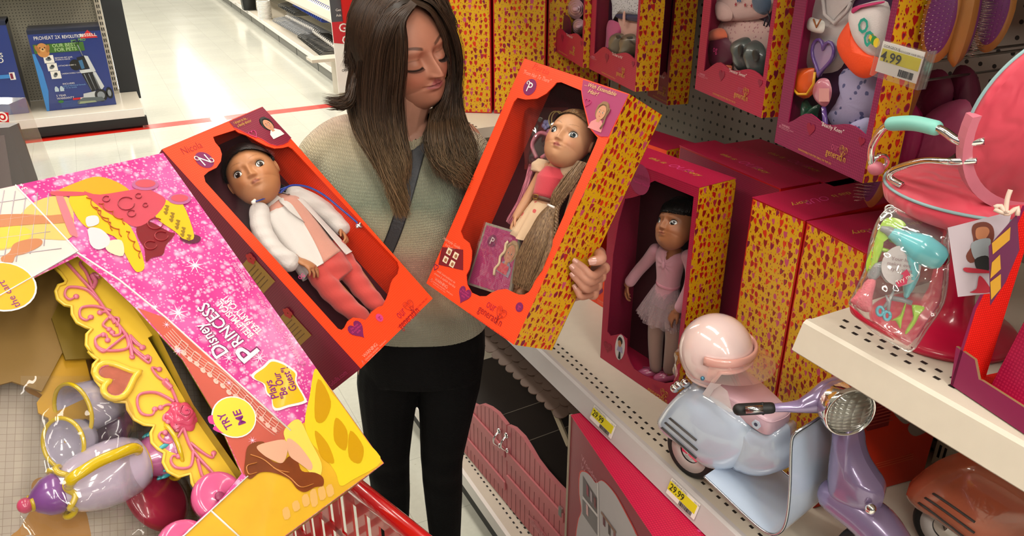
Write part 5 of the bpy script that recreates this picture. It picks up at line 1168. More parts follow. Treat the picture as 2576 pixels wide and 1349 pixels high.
shl=b5(385,540,.0); shr=b5(545,570,.002); hL=b5(248,705,-.004); hLt=b5(235,770,-.006); hR=b5(490,832,-.016); hRt=b5(430,895,-.026)
body,SKM=doll_body(DF,bal,SKB,[(hip[0],.0,hip[2]-.02,.030,.022),(waist[0],.0,waist[2],.024,.019),(neck[0],0,neck[2]-.04,.030,.02),(neck[0],0,neck[2]-.012,.022,.016),(neck[0],0,neck[2]+.014,.0145,.0145)],
  [([shl,b5(310,620,.002),hL],[.0125,.0115,.0085]),([shr,b5(555,680,.002),b5(530,760,-.004),hR],[.0125,.0115,.010,.0085])],
  [([b5(400,800,.0),b5(385,960,.002),b5(385,1110,.0)],[.021,.017,.0125]),([b5(470,810,.002),b5(470,960,.002),b5(450,1125,.0)],[.021,.017,.0125])],
  [((hL,dv(hL,hLt),(.6,.6,0),.050),dict(thumb=1,curl=.35,spread=.1)),((hR,dv(hR,hRt),(.2,.8,-.2),.054),dict(thumb=1,curl=.3,spread=.18))])
HMb=T3(*hc)@cam_rot(DF,-52,14,4)
hdb=add_head(body,HMb,.112,SKM,SKB,'96503c','241410',child=1.,browz=.145,browsc=.6,bl=.15,lw=.72,ba=.6)
body.build('body',bal); add_eyes(hdb,bal,iris='100a08')
mb=hair_cap(hdb,BLK,bal,hz=.22,front=.3,s=1.085,back=-.25,earcut=.0); 
for i in range(90):
    th=-1.2+2.4*R_.rand(); mb.tube(smooth_path([(.2*math.sin(th),-.1,.47),(.34*math.sin(th),-.32*math.cos(th),.36),(.345*math.sin(th),-.40*math.cos(th),.20-.02*R_.rand())],8),.012,BLK,4,hdb.M)
mb.ell((0,.48,.16),(.17,.15,.17),BLK,16,hdb.M); mb.build('hair',bal)
GLT=mat((.12,.12,.13),.25,.6,bump=1.,bscale=900.,noise=.8,nscale=900.,name='silver_glitter'); mb=MB()
mb.tube([(.415*math.cos(a),-.02-.06*math.sin(a),.10+.44*math.sin(a)) for a in np.linspace(-.05,math.pi+.05,40)],.022,GLT,8,hdb.M,flat=.5); mb.build('headband',bal)
PKC=cloth('cf96a4',name='pink_jersey',noise=.03,bump=.2); mb=MB()
loft(mb,[(hip[0],.0,hip[2]-.015,.033,.026),(waist[0],.0,waist[2],.0275,.023),((waist[0]+neck[0])/2,-.001,(waist[2]+neck[2])/2,.034,.026),(neck[0],-.0,neck[2]-.034,.038,.024),(neck[0],.0,neck[2]-.016,.030,.020)],PKC,28)
for L,rr in (([shl,b5(345,590,.002),b5(300,640,.002),b5(262,690,-.003)],[.0165,.0145,.0135,.0135]),([shr,b5(560,640,.002),b5(548,720,.0),b5(505,815,-.012)],[.0165,.0145,.0135,.0135])): limb(mb,L,rr,PKC,16,30)
s2=remesh(mb,.0016,3,.5,PKC); V=np.array(s2.v); n0=np.array(neck); keep=[]
dx=np.abs(V[:,0]-b5(435,560,0)[0]); 
kx,kz=b5(425,610,-.026)[0],b5(425,610,-.026)[2]
rr_=np.hypot(V[:,0]-kx,V[:,2]-kz); an=np.arctan2(V[:,2]-kz,V[:,0]-kx); V[:,1]-=.0016*np.sin(an*9)*np.exp(-(rr_/.020)**2)*(V[:,1]<0)
s2.v=[tuple(p) for p in V]; vz=b5(430,590,-.026)
for fc in s2.f:
    p=V[list(fc)].mean(0); keep.append(not (p[1]<.004 and p[2]>vz[2] and abs(p[0]-vz[0]-.35*(p[2]-vz[2]))<.52*(p[2]-vz[2])))
s2.f=[a for a,k in zip(s2.f,keep) if k]; s2.mi=[0]*len(s2.f); s2.sm=[True]*len(s2.f); s2.build('leotard',bal)
mb=MB(); mb.ell((kx,-.029,kz),(.0045,.0035,.009),PKC); mb.build('bow_knot',bal)
TUL=bpy.data.materials.new('tulle'); t=NT(TUL); tc=t.n('TexCoord').outputs['Object']; gl=t.n('TexVoronoi',{'Vector':tc,'Scale':260.}).outputs['Distance']
sp=t.mth('LESS_THAN',gl,.16); df=t.n('BsdfDiffuse',{'Color':(.62,.46,.50)}).outputs[0]; tr_=t.n('BsdfTransparent',{'Color':(1,1,1)}).outputs[0]
lw=t.n('LayerWeight',{'Blend':.35}).outputs['Facing']; s1=t.n('MixShader',{0:t.mth('MULTIPLY_ADD',lw,.45,.20),1:tr_,2:df}).outputs[0]
t.out(t.n('MixShader',{0:sp,1:s1,2:t.n('BsdfGlossy',{'Color':(1,.9,.95),'Roughness':.2}).outputs[0]}).outputs[0])
mb=MB(); wz=waist[2]-.003
for i,(r0,r1,dz) in enumerate(((.028,.056,-.098),(.028,.062,-.090),(.028,.050,-.080))): skirt(mb,TUL,(waist[0],.0),r0,r1,wz,wz+dz,n=90,folds=13+i*3,amp=.12,sy=.62,tilt=(-.010,-.004))
mb.build('tutu',bal)
mb=MB(); mb.lathe([(.028,-.004),(.0295,-.003),(.0295,.003),(.028,.004)],mat('d08a9c',.3,coat=.3),28,T3(waist[0],0,waist[2]-.001),sy=.84); mb.build('sash',bal)
TG=cloth('a98a80',name='tights',noise=.03,bump=.1)
for L in ([b5(400,800,.0),b5(385,960,.002),b5(385,1105,.0)],[b5(470,810,.002),b5(470,960,.002),b5(450,1115,.0)]): sb=MB(); limb(sb,L,[.0225,.0185,.0140],TG,16,24); sb.build('tights_leg',bal)
for q in (b5(350,1128,-.004),b5(430,1150,-.004)): sb=MB(); limb(sb,[(q[0]+.012,.010,q[2]+.004),(q[0],-.010,q[2]),(q[0]-.006,-.020,q[2]-.003)],[.014,.015,.012],mat('b8587e',.3,coat=.4),12,12,flat=.8); sb.tube([(q[0]-.008,-.016,q[2]+.012),(q[0]+.004,-.01,q[2]+.017),(q[0]+.014,-.012,q[2]+.012)],.0016,mat('8a3a58',.4),6); sb.build('ballet_shoe',bal)
# ================================================================ BOXES ON THE SHELVES
RS=M['red']
def closed_box(F,w,h,d,label,front='hearts',group=None,st=True,flip=False,frontm=None,name='doll_box'):
    b=thing(name,F.M,label,'doll box',group); fm_=frontm or M['hearts']
    mb=MB().box((0,.0006,0),(w,d,h-.0006),RS); mb.quad([(.003,0,.003),(w-.003,0,.003),(w-.003,0,h-.003),(.003,0,h-.003)],fm_)
    mb.quad([(w+.0003,d,0),(w+.0003,d,h),(w+.0003,0,h),(w+.0003,0,0)][::-1],RS).build('carton',b)
    tp=MB().box((-.0005,-.0005,h-.0006),(w+.0005,d,h+.0008),M['magenta'])
    if st:
        Mx=T3(w*.5,d*.45,h)@(RZ(-math.pi/2) if flip else Matrix.Identity(4)); story(tp,0,0,0.001) if False else None
        Mt=Mx@RX(-math.pi/2)
        tp.text('this is',-.070,-.008,.021,M['gold'],y=-.001,M4=Mt,shear=.3).text('OUR',-.012,-.010,.030,M['pinkink'],y=-.001,M4=Mt,shear=.35).text('story',.036,-.008,.021,M['gold'],y=-.001,M4=Mt,shear=.3)
    tp.build('top_panel',b); return b
def fr_z(u0,v0,u1,v1,z,extra=0):
    A=W.at(u0,v0,z,2); B=W.at(u1,v1,z,2); x=(B-A); w=float(np.linalg.norm(x)); x/=w; return Fr(A,x,(-x[1],x[0],0),(0,0,1)),w,A,B
ZT=ZM+.521
F2,w2,_,_=fr_z(1893,497,2027,556,ZT); F2=Fr(F2.O-np.array((0,0,.52)),F2.R[:,0],F2.R[:,1],(0,0,1))
closed_box(F2,w2-.001,.52,.26,'red topped doll box with yellow heart print side, right beside the boxed ballerina',flip=True)
F3,w3,_,_=fr_z(2030,558,2181,638,ZT); F3=Fr(F3.O-np.array((0,0,.52)),F3.R[:,0],F3.R[:,1],(0,0,1))
closed_box(F3,w3,.52,.26,'yellow heart print doll box at the right end of the middle shelf row',flip=True)
Fb,wb,A,B=fr_z(1699,368,1952,477,ZT); Fb=Fr(Fb.O-np.array((0,0,.52)),Fb.R[:,0],Fb.R[:,1],(0,0,1))
Fb=Fr(Fb.O+Fb.R[:,1]*.012,Fb.R[:,0],Fb.R[:,1],(0,0,1))
closed_box(Fb,wb,.52,.10,'doll box standing directly behind the boxed ballerina, only its dark pink top showing',frontm=M['maroon'])
Fc=Fr(Fb.O+Fb.R[:,1]*.103+Fb.R[:,0]*.035,Fb.R[:,0],Fb.R[:,1],(0,0,1))
closed_box(Fc,wb,.52,.10,'doll box two rows behind the ballerina against the pegboard, its top in shadow',frontm=M['maroon'])
# open orange box further left
P=W.at(1482,753,ZM,2); Fe=Fr((P[0],P[1],ZM+.0008),sx_,sy_,(0,0,1))
bx=thing('doll_box',Fe.M,'orange fronted doll box seen only by its lower corner beside the hand','doll box')
f,tp=card_box(bx,.255,.50,.10,M['orange'],M['orange_in'],M['maroon'],M['hearts'],M['magenta'],rnd([(.05,.46),(.20,.46),(.235,.40),(.235,.12),(.19,.09),(.09,.095),(.03,.13),(.025,.38)]))
x,z=Fe.xz(1509,730); hp=heart(x,z,.015); f.poly(hp,-.0006,M['purple']); warn(f,x-.016,z-.040,.012,PALE); f.build('front_panel',bx); tp.build('top_panel',bx)
# yellow boxes upright on the far upper shelf
ZF=ZU+.001
F,w_,A,B=fr_z(1098,281,1238,285,ZF); closed_box(F,w_-.002,.52,.26,'yellow heart print box on the far shelf, the one touching the hair of the woman',st=False)
F_,w_2,A2,B2=fr_z(1243,285,1347,288,ZF); F_=Fr(A2,F.R[:,0],F.R[:,1],(0,0,1)); closed_box(F_,.15,.52,.26,'yellow heart print box on the far shelf, second from the woman',st=False)
F_=Fr(A2+F.R[:,0]*.155+F.R[:,1]*.03,F.R[:,0],F.R[:,1],(0,0,1)); closed_box(F_,.15,.52,.24,'yellow heart print box on the far shelf, third from the woman, in shade',st=False)
F_=Fr(A2+F.R[:,0]*.31+F.R[:,1]*.06,F.R[:,0],F.R[:,1],(0,0,1)); closed_box(F_,.15,.52,.2,'yellow heart print box on the far shelf, behind the hanging outfit boxes',st=False)
MB().box((A2[0]-.02,A2[1]-.05,ZU-.03),(XB,A2[1]+.5,ZU),SH).build('shelf_end',g) if False else None
# ---- hanging outfit boxes
WHT=cloth('d9cfce',name='white_fabric',noise=.03,bump=.3); PKS=mat('c9a0b2',.22,coat=.8,name='pink_satin'); 
def outfit_box(X,bl,br,label,title,fm_=None,h=.36,d=.058,zl=None,inner=None):
    A=W.at(bl[0],bl[1],X,0); z=A[2]; B=W.at(br[0],br[1],z,2); x=B-A; w=float(np.linalg.norm(x)); x/=w
    F=Fr(A,x,(-x[1],x[0],0),(0,0,1)); b=thing('outfit_box',F.M,label,'outfit box'); fm_=fm_ or M['magenta']
    band=.068; bw=.030
    win=[(bw,band*.62)]+[(bw+(w-bw-.012)*t_,band*(.62+.42*sstep(.0,.35,t_)+.10*math.sin(t_*9.5))) for t_ in np.linspace(.08,1,14)]+[(w-.012,h-.02),(bw,h-.02)]
    f,tp=card_box(b,w,h,d,fm_,inner or mat('8a1038',.5),mat('8a1038',.5),M['hearts'],M['magenta'],win,back=mat('3c1240',.6))
    logo(f,w*.70,.020,.024,M['gold'],mat('b84a70',.5)); f.text(title,w*.62,.060,.0095,M['white'],y=-.0012,align='CENTER',shear=.25,bold=-.005)
    warn(f,.008,.030,.0085,mat('d89aa8',.5)); f.poly(heart(w*.40,.048,.012),-.0007,mat('8c1436',.5)); f.poly(heart(w-.018,.060,.008),-.0007,mat('8c1436',.5))
    f.text('FASHIONABLE FUN FOR GIRLS ON THE GO',w*.30,.006,.0045,M['gold'],y=-.0008)
    f.build('front_panel',b); tp.build('top_panel',b)
    pg=MB(); pg.tube([(w*.5,d,h-.01),(w*.5,d+.01,h+.02),(w*.5,max(d+.02,(XB-A[0])*.9),h+.02)],.003,M['chrome'],6); pg.build('hang_hook',b)
    fl_=MB().quad([(.012,.0045,.02),(w-.012,.0045,.02),(w-.012,.0045,h-.015),(.012,.0045,h-.015)],M['film']); fl_.build('window_film',b)
    return b,F,w,z
def K2(F): return lambda a,b,y=.03: F.xz(1280+a/3.578,b/3.578,y)
def K3(F): return lambda a,b,y=.03: F.xz(1900+a/2.698,b/2.698,y)
def pf_(mb,k,pts,y,th,m,n=5,**kw): return puff(mb,rnd([k(a,b,y) for a,b in pts],n),y,th,m,**kw)
def item(F,name,label,cat,group=None): return thing(name,F.M,label,cat,group)
def shoes(F,k,y,spec,m1,m2,label):
    t_=item(F,'doll_shoes',label,'doll shoes')
    for pts,hole in spec:
        mb=MB(); pf_(mb,k,pts,y,.022,m1); pf_(mb,k,hole,y-.0215,.002,m2); mb.build('shoe',t_)
# h1
b,F,w,z=outfit_box(1.20,(1383,120),(1466,171),'hanging outfit box with pink satin slippers and white leggings, farthest left of the row','"Fun Fancy Fun"'); k=K2(F)
t_=item(F,'doll_leggings','white doll leggings in a maroon paper band','leggings'); mb=MB(); pf_(mb,k,[(435,90),(520,95),(530,330),(560,360),(450,370),(445,320)],.035,.012,WHT); mb.build('fabric',t_)
mb=MB(); pf_(mb,k,[(435,148),(545,155),(552,330),(450,325)],.022,.004,mat('5a1030',.5)); x,z_=k(470,240,.018); mb.text('og',x-.004,z_,.014,M['pinkink'],y=.016); mb.build('paper_band',t_)
mb=MB()
for c in ((600,80,75),(630,240,60)):
    for r,yy in ((1.,.035),(.8,.028),(.55,.02),(.3,.014)): pf_(mb,k,[(c[0]+c[2]*r*math.cos(q),c[1]+c[2]*1.25*r*math.sin(q)) for q in np.linspace(0,5.6,8)],yy,.008,PKS)
mb.build('slippers',item(F,'doll_shoes','pair of pink satin doll slippers in the farthest left outfit box','doll shoes'))
# h2 and the box hidden behind it
b,F,w,z=outfit_box(1.25,(1629,240),(1677,265),'dark purple outfit box hanging behind the striped belt one','"Night Out"',fm_=M['maroon'],h=.36); 
b.name='outfit_box'
b,F,w,z=outfit_box(1.13,(1482,173),(1597,231),'hanging outfit box with patterned blouse, navy belt and tan boots','"So Dear to Me"'); k=K2(F)
t_=item(F,'doll_outfit','patterned white blouse with peach trousers and navy striped belt','doll clothes')
LEO=flower_mat('cfcbd0','1e2028',190.,'speckled_cotton'); PEA=cloth('dba394',name='peach_fabric'); HOT=cloth('c4447c',name='pink_fabric')
mb=MB(); pf_(mb,k,[(945,-90),(1265,-90),(1260,60),(1240,150),(990,130),(940,195),(935,60)],.04,.014,LEO); mb.build('blouse',t_)
mb=MB(); pf_(mb,k,[(1000,110),(1230,130),(1245,250),(1190,430),(1180,560),(1030,520),(1020,300)],.042,.014,PEA); mb.build('trousers',t_)
mb=MB(); pf_(mb,k,[(985,125),(1240,150),(1235,205),(985,165)],.026,.006,mat('1b2450',.5)); 
for a in (1040,1190): pf_(mb,k,[(a-8,110),(a+8,112),(a+6,225),(a-10,220)],.019,.003,PEA,3)
mb.build('belt',t_)
mb=MB(); pf_(mb,k,[(900,185),(1020,230),(1000,330),(950,540),(870,560),(880,350)],.034,.008,HOT); mb.build('scarf',t_)
TAN=mat('6f6352',.4,coat=.3)
shoes(F,k,.026,[([(950,310),(1010,300),(1040,330),(1040,470),(1000,545),(930,520),(915,460),(945,420)],[(965,320),(1000,318),(1010,340),(975,350)]),([(1040,320),(1130,310),(1150,400),(1120,500),(1060,550),(1020,520),(1050,440)],[(1060,335),(1110,328),(1112,350),(1070,352)])],TAN,mat('1c1a18',.5),'tan doll ankle boots in the box with the navy belt')
# h4
b,F,w,z=outfit_box(1.10,(1748,224),(1915,297),'hanging outfit box with pale pink dress, coral tights and grey shoes','"Sweater Sweet"'); k=K2(F)
BLS=cloth('d3b0aa',name='blush_fabric'); DOT=flower_mat('d3b0aa','b07a80',130.,'spotted_blush'); DEN=cloth('41566f',name='denim_blue')
t_=item(F,'doll_outfit','pale pink smocked dress with stars, on a red card','doll clothes')
mb=MB(); pf_(mb,k,[(1865,-60),(2360,-60),(2350,120),(2200,180),(1990,190),(1880,180),(1870,60)],.04,.016,BLS); mb.build('top',t_)
mb=MB(); pf_(mb,k,[(1890,190),(2320,200),(2310,560),(2200,720),(1960,640),(1850,700),(1870,400)],.045,.014,DOT); mb.build('skirt',t_)
mb=MB(); pf_(mb,k,[(1870,20),(1960,40),(2010,110),(2000,180),(1920,190),(1870,140)],.024,.008,BLS); mb.build('sleeve',t_)
mb=MB()
for a,b_,c in ((2040,40,'a02030'),(2125,45,'a02030'),(2182,52,'a02030'),(2060,5,'2c5a88'),(2080,5,'2c5a88')):
    x,z_=k(a,b_,.022); mb.poly([(x+(.005 if i%2 else .0022)*math.cos(i*math.pi/5),z_+(.005 if i%2 else .0022)*math.sin(i*math.pi/5)) for i in range(10)],.0225,mat(c,.6))
mb.build('star_print',t_)
t_=item(F,'doll_hat','denim blue doll cap with a loop, hanging over the pale pink dress','doll hat'); mb=MB(); pf_(mb,k,[(2215,-20),(2350,-20),(2350,90),(2300,135),(2240,105),(2215,50)],.022,.012,DEN); mb.tube([(*k(a,b_,.016)[:1],.016,k(a,b_,.016)[1]) for a,b_ in ((2330,100),(2350,170),(2320,240),(2295,230),(2310,170))],.0014,mat('1c2030',.5),6); mb.build('fabric',t_)
COR=cloth('e0704e',name='coral_knit'); t_=item(F,'doll_tights','coral doll tights rolled in a maroon paper band','tights'); mb=MB(); pf_(mb,k,[(1790,330),(1840,270),(1900,250),(1950,280),(1955,350),(1800,375)],.028,.014,COR); pf_(mb,k,[(1840,590),(1990,580),(2005,640),(1960,665),(1900,690),(1860,660)],.028,.014,COR); mb.build('fabric',t_)
mb=MB(); pf_(mb,k,[(1795,372),(1972,345),(2010,570),(1835,600)],.026,.009,mat('5a1030',.5)); x,z_=k(1860,450,.018); mb.text('og',x-.006,z_-.004,.018,M['pinkink'],y=.0155,bold=.0); mb.build('paper_band',t_)
GRS=mat('4c5554',.35,coat=.4); shoes(F,k,.024,[([(2030,400),(2080,345),(2160,340),(2190,420),(2180,600),(2130,655),(2080,620),(2060,500)],[(2060,430),(2100,395),(2110,460),(2080,520)]),([(2150,400),(2220,360),(2300,420),(2315,560),(2290,680),(2230,700),(2190,620),(2150,500)],[(2190,470),(2240,440),(2260,520),(2215,560)])],GRS,mat('15191a',.4),'grey doll shoes in the pale pink dress box')
# h5
b,F,w,z=outfit_box(1.03,(1948,358),(2169,461),'large purple based outfit box with the orange visor cap, hung nearest the pegboard hooks','"Beachy Keen"',fm_=mat('7c1444',.45,dots=240),inner=mat('98124a',.5)); k=K3(F)
t_=item(F,'doll_outfit','white sundress and lavender spotted ruffled romper','doll clothes'); LAVF=flower_mat('a9a3c8','565a86',70.,'lavender_spotted')
mb=MB(); pf_(mb,k,[(360,-60),(700,-60),(660,40),(640,300),(560,480),(350,470),(370,250)],.045,.012,WHT); mb.tube([(k(a,b_,.03)[0],.03,k(a,b_,.03)[1]) for a,b_ in ((455,-20),(470,100),(540,160),(620,80),(650,20))],.003,WHT,6); mb.build('sundress',t_)
mb=MB(); pf_(mb,k,[(600,470),(830,500),(820,700),(780,790),(700,870),(560,880),(500,800),(560,700),(600,600)],.042,.016,LAVF,wob=.06); pf_(mb,k,[(620,860),(780,800),(760,960),(640,990)],.035,.012,LAVF,wob=.06); mb.build('romper',t_)
t_=item(F,'doll_baseball_hat','white mesh doll hat with orange visor and OG lettering','doll hat'); ORV=mat('f04a10',.55,bump=.2,bscale=600.)
mb=MB(); pf_(mb,k,[(655,75),(720,30),(900,15),(905,250),(840,400),(770,370),(700,290),(660,180)],.016,.018,WHT); mb.build('crown',t_)
mb=MB(); pf_(mb,k,[(650,130),(665,190),(700,280),(770,360),(845,400),(840,480),(760,530),(680,510),(600,420),(555,320),(570,240)],.010,.010,ORV); mb.build('visor',t_)
mb=MB(); x,z_=k(735,140,-.004); mb.text('OG',x-.014,z_-.006,.028,mat('1f9a86',.5),y=-.004,bold=.03,rot=-.75); x,z_=k(790,262,-.004)
for i,c in enumerate(('e0c22c','2f8a3c','e0c22c')): mb.poly(disc(x+i*.006,z_-i*.002,.0065),-.004-.0003*i,mat(c,.5))
mb.build('embroidery',t_); mb=MB(); pf_(mb,k,[(652,70),(690,40),(860,8),(860,24),(700,60),(665,95)],.004,.004,mat('c4286a',.5)); mb.build('trim',t_)
t_=item(F,'heart_sunglasses_case','translucent purple heart shaped toy case','toy case'); PUR=mat('6a4a98',.12,coat=.8)
mb=MB(); c=k(452,378,.022); P=[(c[0]+a*1.0,.022,c[1]+b_*1.05) for a,b_ in heart(0,0,.030,30)]; mb.tube(P,.0028,PUR,8,closed=True); mb.poly([(a,b_) for a,_,b_ in P],.024,mat('a58fb4',.15,coat=.6),.004); mb.build('case',t_)
t_=item(F,'toy_bucket','small orange toy bucket with a yellow handle','toy bucket'); mb=MB(); pf_(mb,k,[(232,495),(385,460),(400,500),(390,640),(300,660)],.022,.016,mat('e25a16',.3,coat=.5),3); mb.build('bucket',t_)
mb=MB(); mb.tube([(k(a,b_,.006)[0],.006,k(a,b_,.006)[1]) for a,b_ in ((230,500),(245,590),(290,640),(350,640),(395,570),(405,490))],.0022,mat('d8a01c',.3),6); mb.build('handle',t_)
t_=item(F,'toy_hair_brush','pink oval toy hair brush with a purple handle','toy brush'); mb=MB(); pf_(mb,k,[(460,530),(500,545),(520,620),(500,700),(460,725),(410,680),(395,620),(420,550)],.018,.008,mat('cf7f92',.3,coat=.5)); mb.poly([k(a,b_,.009) for a,b_ in ((430,600),(500,600),(500,690),(430,690))],.0095,mat('d99a98',.3)); mb.build('head',t_)
mb=MB(); mb.tube([(k(a,b_,.02)[0],.02,k(a,b_,.02)[1]) for a,b_ in ((465,725),(475,830),(485,930))],.0042,PUR,8); mb.build('handle',t_)
t_=item(F,'toy_sand_mould','dark green toy star sand mould in clear plastic','sand mould'); mb=MB(); x,z_=k(370,810,.03); st5=[(x+(.034 if i%2 else .020)*math.cos(i*math.pi/5+.3),z_+(.038 if i%2 else .022)*math.sin(i*math.pi/5+.3)) for i in range(10)]; puff(mb,rnd(st5,3),.03,.016,mat('1c4634',.25,coat=.7)); mb.build('mould',t_)
t_=item(F,'beach_sandals','white doll sandals above the purple heart case','doll shoes'); mb=MB(); pf_(mb,k,[(370,120),(420,130),(470,150),(460,220),(400,220),(355,190)],.02,.008,M['white']); mb.tube([(k(a,b_,.012)[0],.012,k(a,b_,.012)[1]) for a,b_ in ((395,130),(415,185),(445,130))],.0015,mat('a8622e',.4),5); mb.build('sandal',t_)
mb=MB(); pf_(mb,k,[(420,900),(560,890),(610,970),(600,1010),(480,980)],.044,.008,mat('c8401a',.6)); mb.build('red_card',t_)
# ---- hair brushes on hooks (wooden, with metal pins)
WD=mat('a06a34',.4,noise=.12,nscale=30.,coat=.2,name='beech_wood'); PAD=mat('70306e',.5)
def brush(px,X,label,L=.12,r=.025,turn=0.,pad=True,up=1,tilt=0):
    c=W.at(px[0],px[1],X,0); F=Fr(c,(math.cos(turn),math.sin(turn),0),(-math.sin(turn),math.cos(turn),0),(0,0,1)); M_=F.M@RY(tilt)
    t_=thing('hair_brush',M_,label,'hair brush'); mb=MB()
    out=[(r*math.cos(a)*(1-.12*max(0,math.sin(a))),L*.5*math.sin(a)*1.05) for a in np.linspace(0,2*math.pi,36,endpoint=False)]
    puff(mb,out,0,.012,WD,both=True,ex=2.6); limb(mb,[(0,0,L*.45),(0,0,L*.8),(0,0,L*1.4)],[.012,.011,.009],WD,10,10); mb.build('wooden_body',t_)
    mb=MB(); puff(mb,[(a*.78,b_*.82) for a,b_ in out],-.008,.008,PAD); mb.build('cushion',t_)
    mb=MB(); pn=mat((.7,.66,.6),.2,1.)
    for i in range(-5,6):
        for j in range(-8,9):
            a,b_=i*.0052,j*.0058+(i%2)*.0029
            if (a/(r*.74))**2+(b_/(L*.40))**2<1: mb.tube([(a,-.013,b_),(a*1.12,-.030,b_*1.05)],.00035,pn,3); 
    mb.build('pins',t_); return t_
brush((2372,40),1.03,'wooden hair brush with purple cushion hanging on the left of the pair',turn=-1.2)
brush((2425,50),1.045,'wooden hair brush turned edge-on, hanging on the right of the pair',turn=.9)
brush((2505,20),1.16,'wooden hair brush with purple cushion behind the round chair back',turn=-1.2)
brush((2215,440),1.10,'wooden hair brush behind the chair with its handle up beside the pink packs',turn=-1.9,tilt=.25,L=.12)
# hooks
for i,(u,v,X) in enumerate(((2330,150,1.05),(2300,200,1.1),(2380,130,1.12))):
    c=W.at(u,v,X,0); t_=thing('peg_hook',T3(*c),('wire peg hook holding the 4.99 price ticket','wire peg hook below the price ticket holding pink packs','wire peg hook behind the hanging hair brushes')[i],'hook'); mb=MB(); mb.tube([(0,0,0),(0,0,-.004),(XB-c[0],0,-.004)],.0022,mat((.35,.34,.32),.3,1.),6); mb.build('wire',t_)
# price ticket
A=W.at(2222,103,.925,0); B=W.at(2327,132,.925,0); x=B-A; wt=float(np.linalg.norm(x)); FT=Fr(A,x,(-x[1],x[0],0),(0,0,1)); FT=Fr(A,x,np.cross(np.cross(x,-ray(2270,140)),x)*0+np.cross((0,0,1),x),np.cross(x,np.cross((0,0,1),x)))
t_=thing('price_ticket',FT.M,'4.99 price ticket in a clear holder in front of the hair brushes','price ticket'); hh=.040; mb=MB()
mb.box((0,0,-hh),(wt,.0012,0),M['white']).box((wt*.04,-.0004,-hh*.62),(wt*.97,0,-hh*.22),M['yellowtag']); mb.text('4.99',wt*.05,-hh*.60,hh*.46,M['ink'],y=-.0012,bold=.01); mb.text('GORGEOUS',wt*.05,-hh*.17,hh*.12,M['ink'],y=-.0009); mb.text('SHOULDER HAIR BRUSH',wt*.42,-hh*.19,hh*.09,M['ink'],y=-.0009)
xx=wt*.55; rr=random.Random(5)
while xx<wt*.9: q=rr.choice((.0006,.0011,.0017)); mb.box((xx,-.0006,-hh*.94),(xx+q,-.0001,-hh*.72),M['ink']); xx+=q+rr.choice((.0006,.001))
mb.build('ticket',t_); mb=MB().box((-.004,-.004,-hh-.006),(wt+.008,-.003,.003),M['clear']).box((wt+.006,-.004,-hh-.006),(wt+.008,.012,.003),M['clear']); mb.build('clear_holder',t_)
# pink packs hanging behind the chair
HP=mat('a41a5c',.4,name='pink_satin_pack'); HP2=mat('c45c88',.45)
for i,(pts,X,mm,lb) in enumerate((([(2310,200),(2370,175),(2400,230),(2370,300),(2320,330),(2300,280)],1.22,mat('6a1038',.6),'dark pink tulle pack hanging under the price ticket'),([(2330,290),(2430,250),(2445,330),(2380,400),(2290,395)],1.20,HP2,'light pink outfit pack hanging behind the chair arm'),([(2270,280),(2300,260),(2320,330),(2290,420),(2262,400)],1.17,HP,'narrow pink ribboned pack beside the wooden brush handle'),([(2400,180),(2450,180),(2460,300),(2420,330)],1.24,mat('5a0c30',.6),'dark maroon pack in the shade behind the chair'),([(2425,330),(2500,380),(2480,420),(2410,410)],1.26,HP,'pink pack low behind the chair seat'))):
    t_=thing('toy_pack',W.M,lb,'toy pack'); mb=MB(); P=[W.at(u,v,X,0) for u,v in pts]; c=sum(P)/len(P); Mx=Fr(c,(0,-1,0),(1,0,0),(0,0,1)); t_.matrix_world=Mx.M
    Q=[tuple((Mx.R.T@(p-c))[[0,2]]) for p in P]; puff(mb,rnd(Q,5),0,.022,mm,both=True,wob=.12); mb.build('pack',t_)
# ================================================================ SALON CHAIR
CHX,CHY=1.022,.588
ca=math.radians(-22); CH=Fr((CHX,CHY,ZU+.001),(math.cos(ca),math.sin(ca),0),(-math.sin(ca),math.cos(ca),0),(0,0,1))
chair=thing('salon_chair',CH.M,'pink toy salon chair with a quilted round back on the upper shelf','toy chair')
PV=mat('d8415c',.5,bump=.25,bscale=60.,sheen=.3,name='pink_vinyl'); PBS=mat('c81440',.3,coat=.6,name='pink_plastic'); LP=mat('cf7688',.4); AQ=mat('86d0c4',.45,name='aqua_foam'); PIP=mat('8fb0b4',.5); CR_=M['chrome']
MB().lathe([(.0001,0),(.098,0),(.100,.006),(.094,.012),(.060,.022),(.036,.034),(.030,.06),(.028,.19),(.0001,.19)],PBS,48).build('pedestal',chair)
sz=.222; RSE=.118
G=[(.0001,sz-.036),(RSE*.85,sz-.036),(RSE*.97,sz-.028),(RSE*1.01,sz-.014),(RSE*.985,sz-.004),(RSE*.92,sz+.004),(RSE*.6,sz+.009),(.0001,sz+.010)]
def quilt(col,nm):
    m=bpy.data.materials.new(nm); t=NT(m); tc=t.n('TexCoord').outputs['Object']; uv=t.n('UVMap').outputs[0]
    wv=t.n('TexWave',{'Vector':uv,'Scale':10.,'Distortion':9.,'Detail':1.,'Detail Scale':2.2}).outputs['Fac']; vo=t.n('TexVoronoi',{'Vector':uv,'Scale':30.,'Randomness':.5},voronoi_dimensions='2D',feature='SMOOTH_F1').outputs['Distance']
    hgt=t.mth('ADD',t.mth('MULTIPLY',wv,.4),t.mth('MULTIPLY',vo,-1.2))
    t.out(t.n('BsdfPrincipled',{'Base Color':lin(col),'Roughness':.55,'Sheen Weight':.3,'Normal':t.n('Bump',{'Height':hgt,'Strength':.6,'Distance':.004}).outputs[0]}).outputs[0]); return m
QV=quilt('d63f55','quilted_pink_vinyl')
MB().lathe(G,QV,56).build('seat',chair)
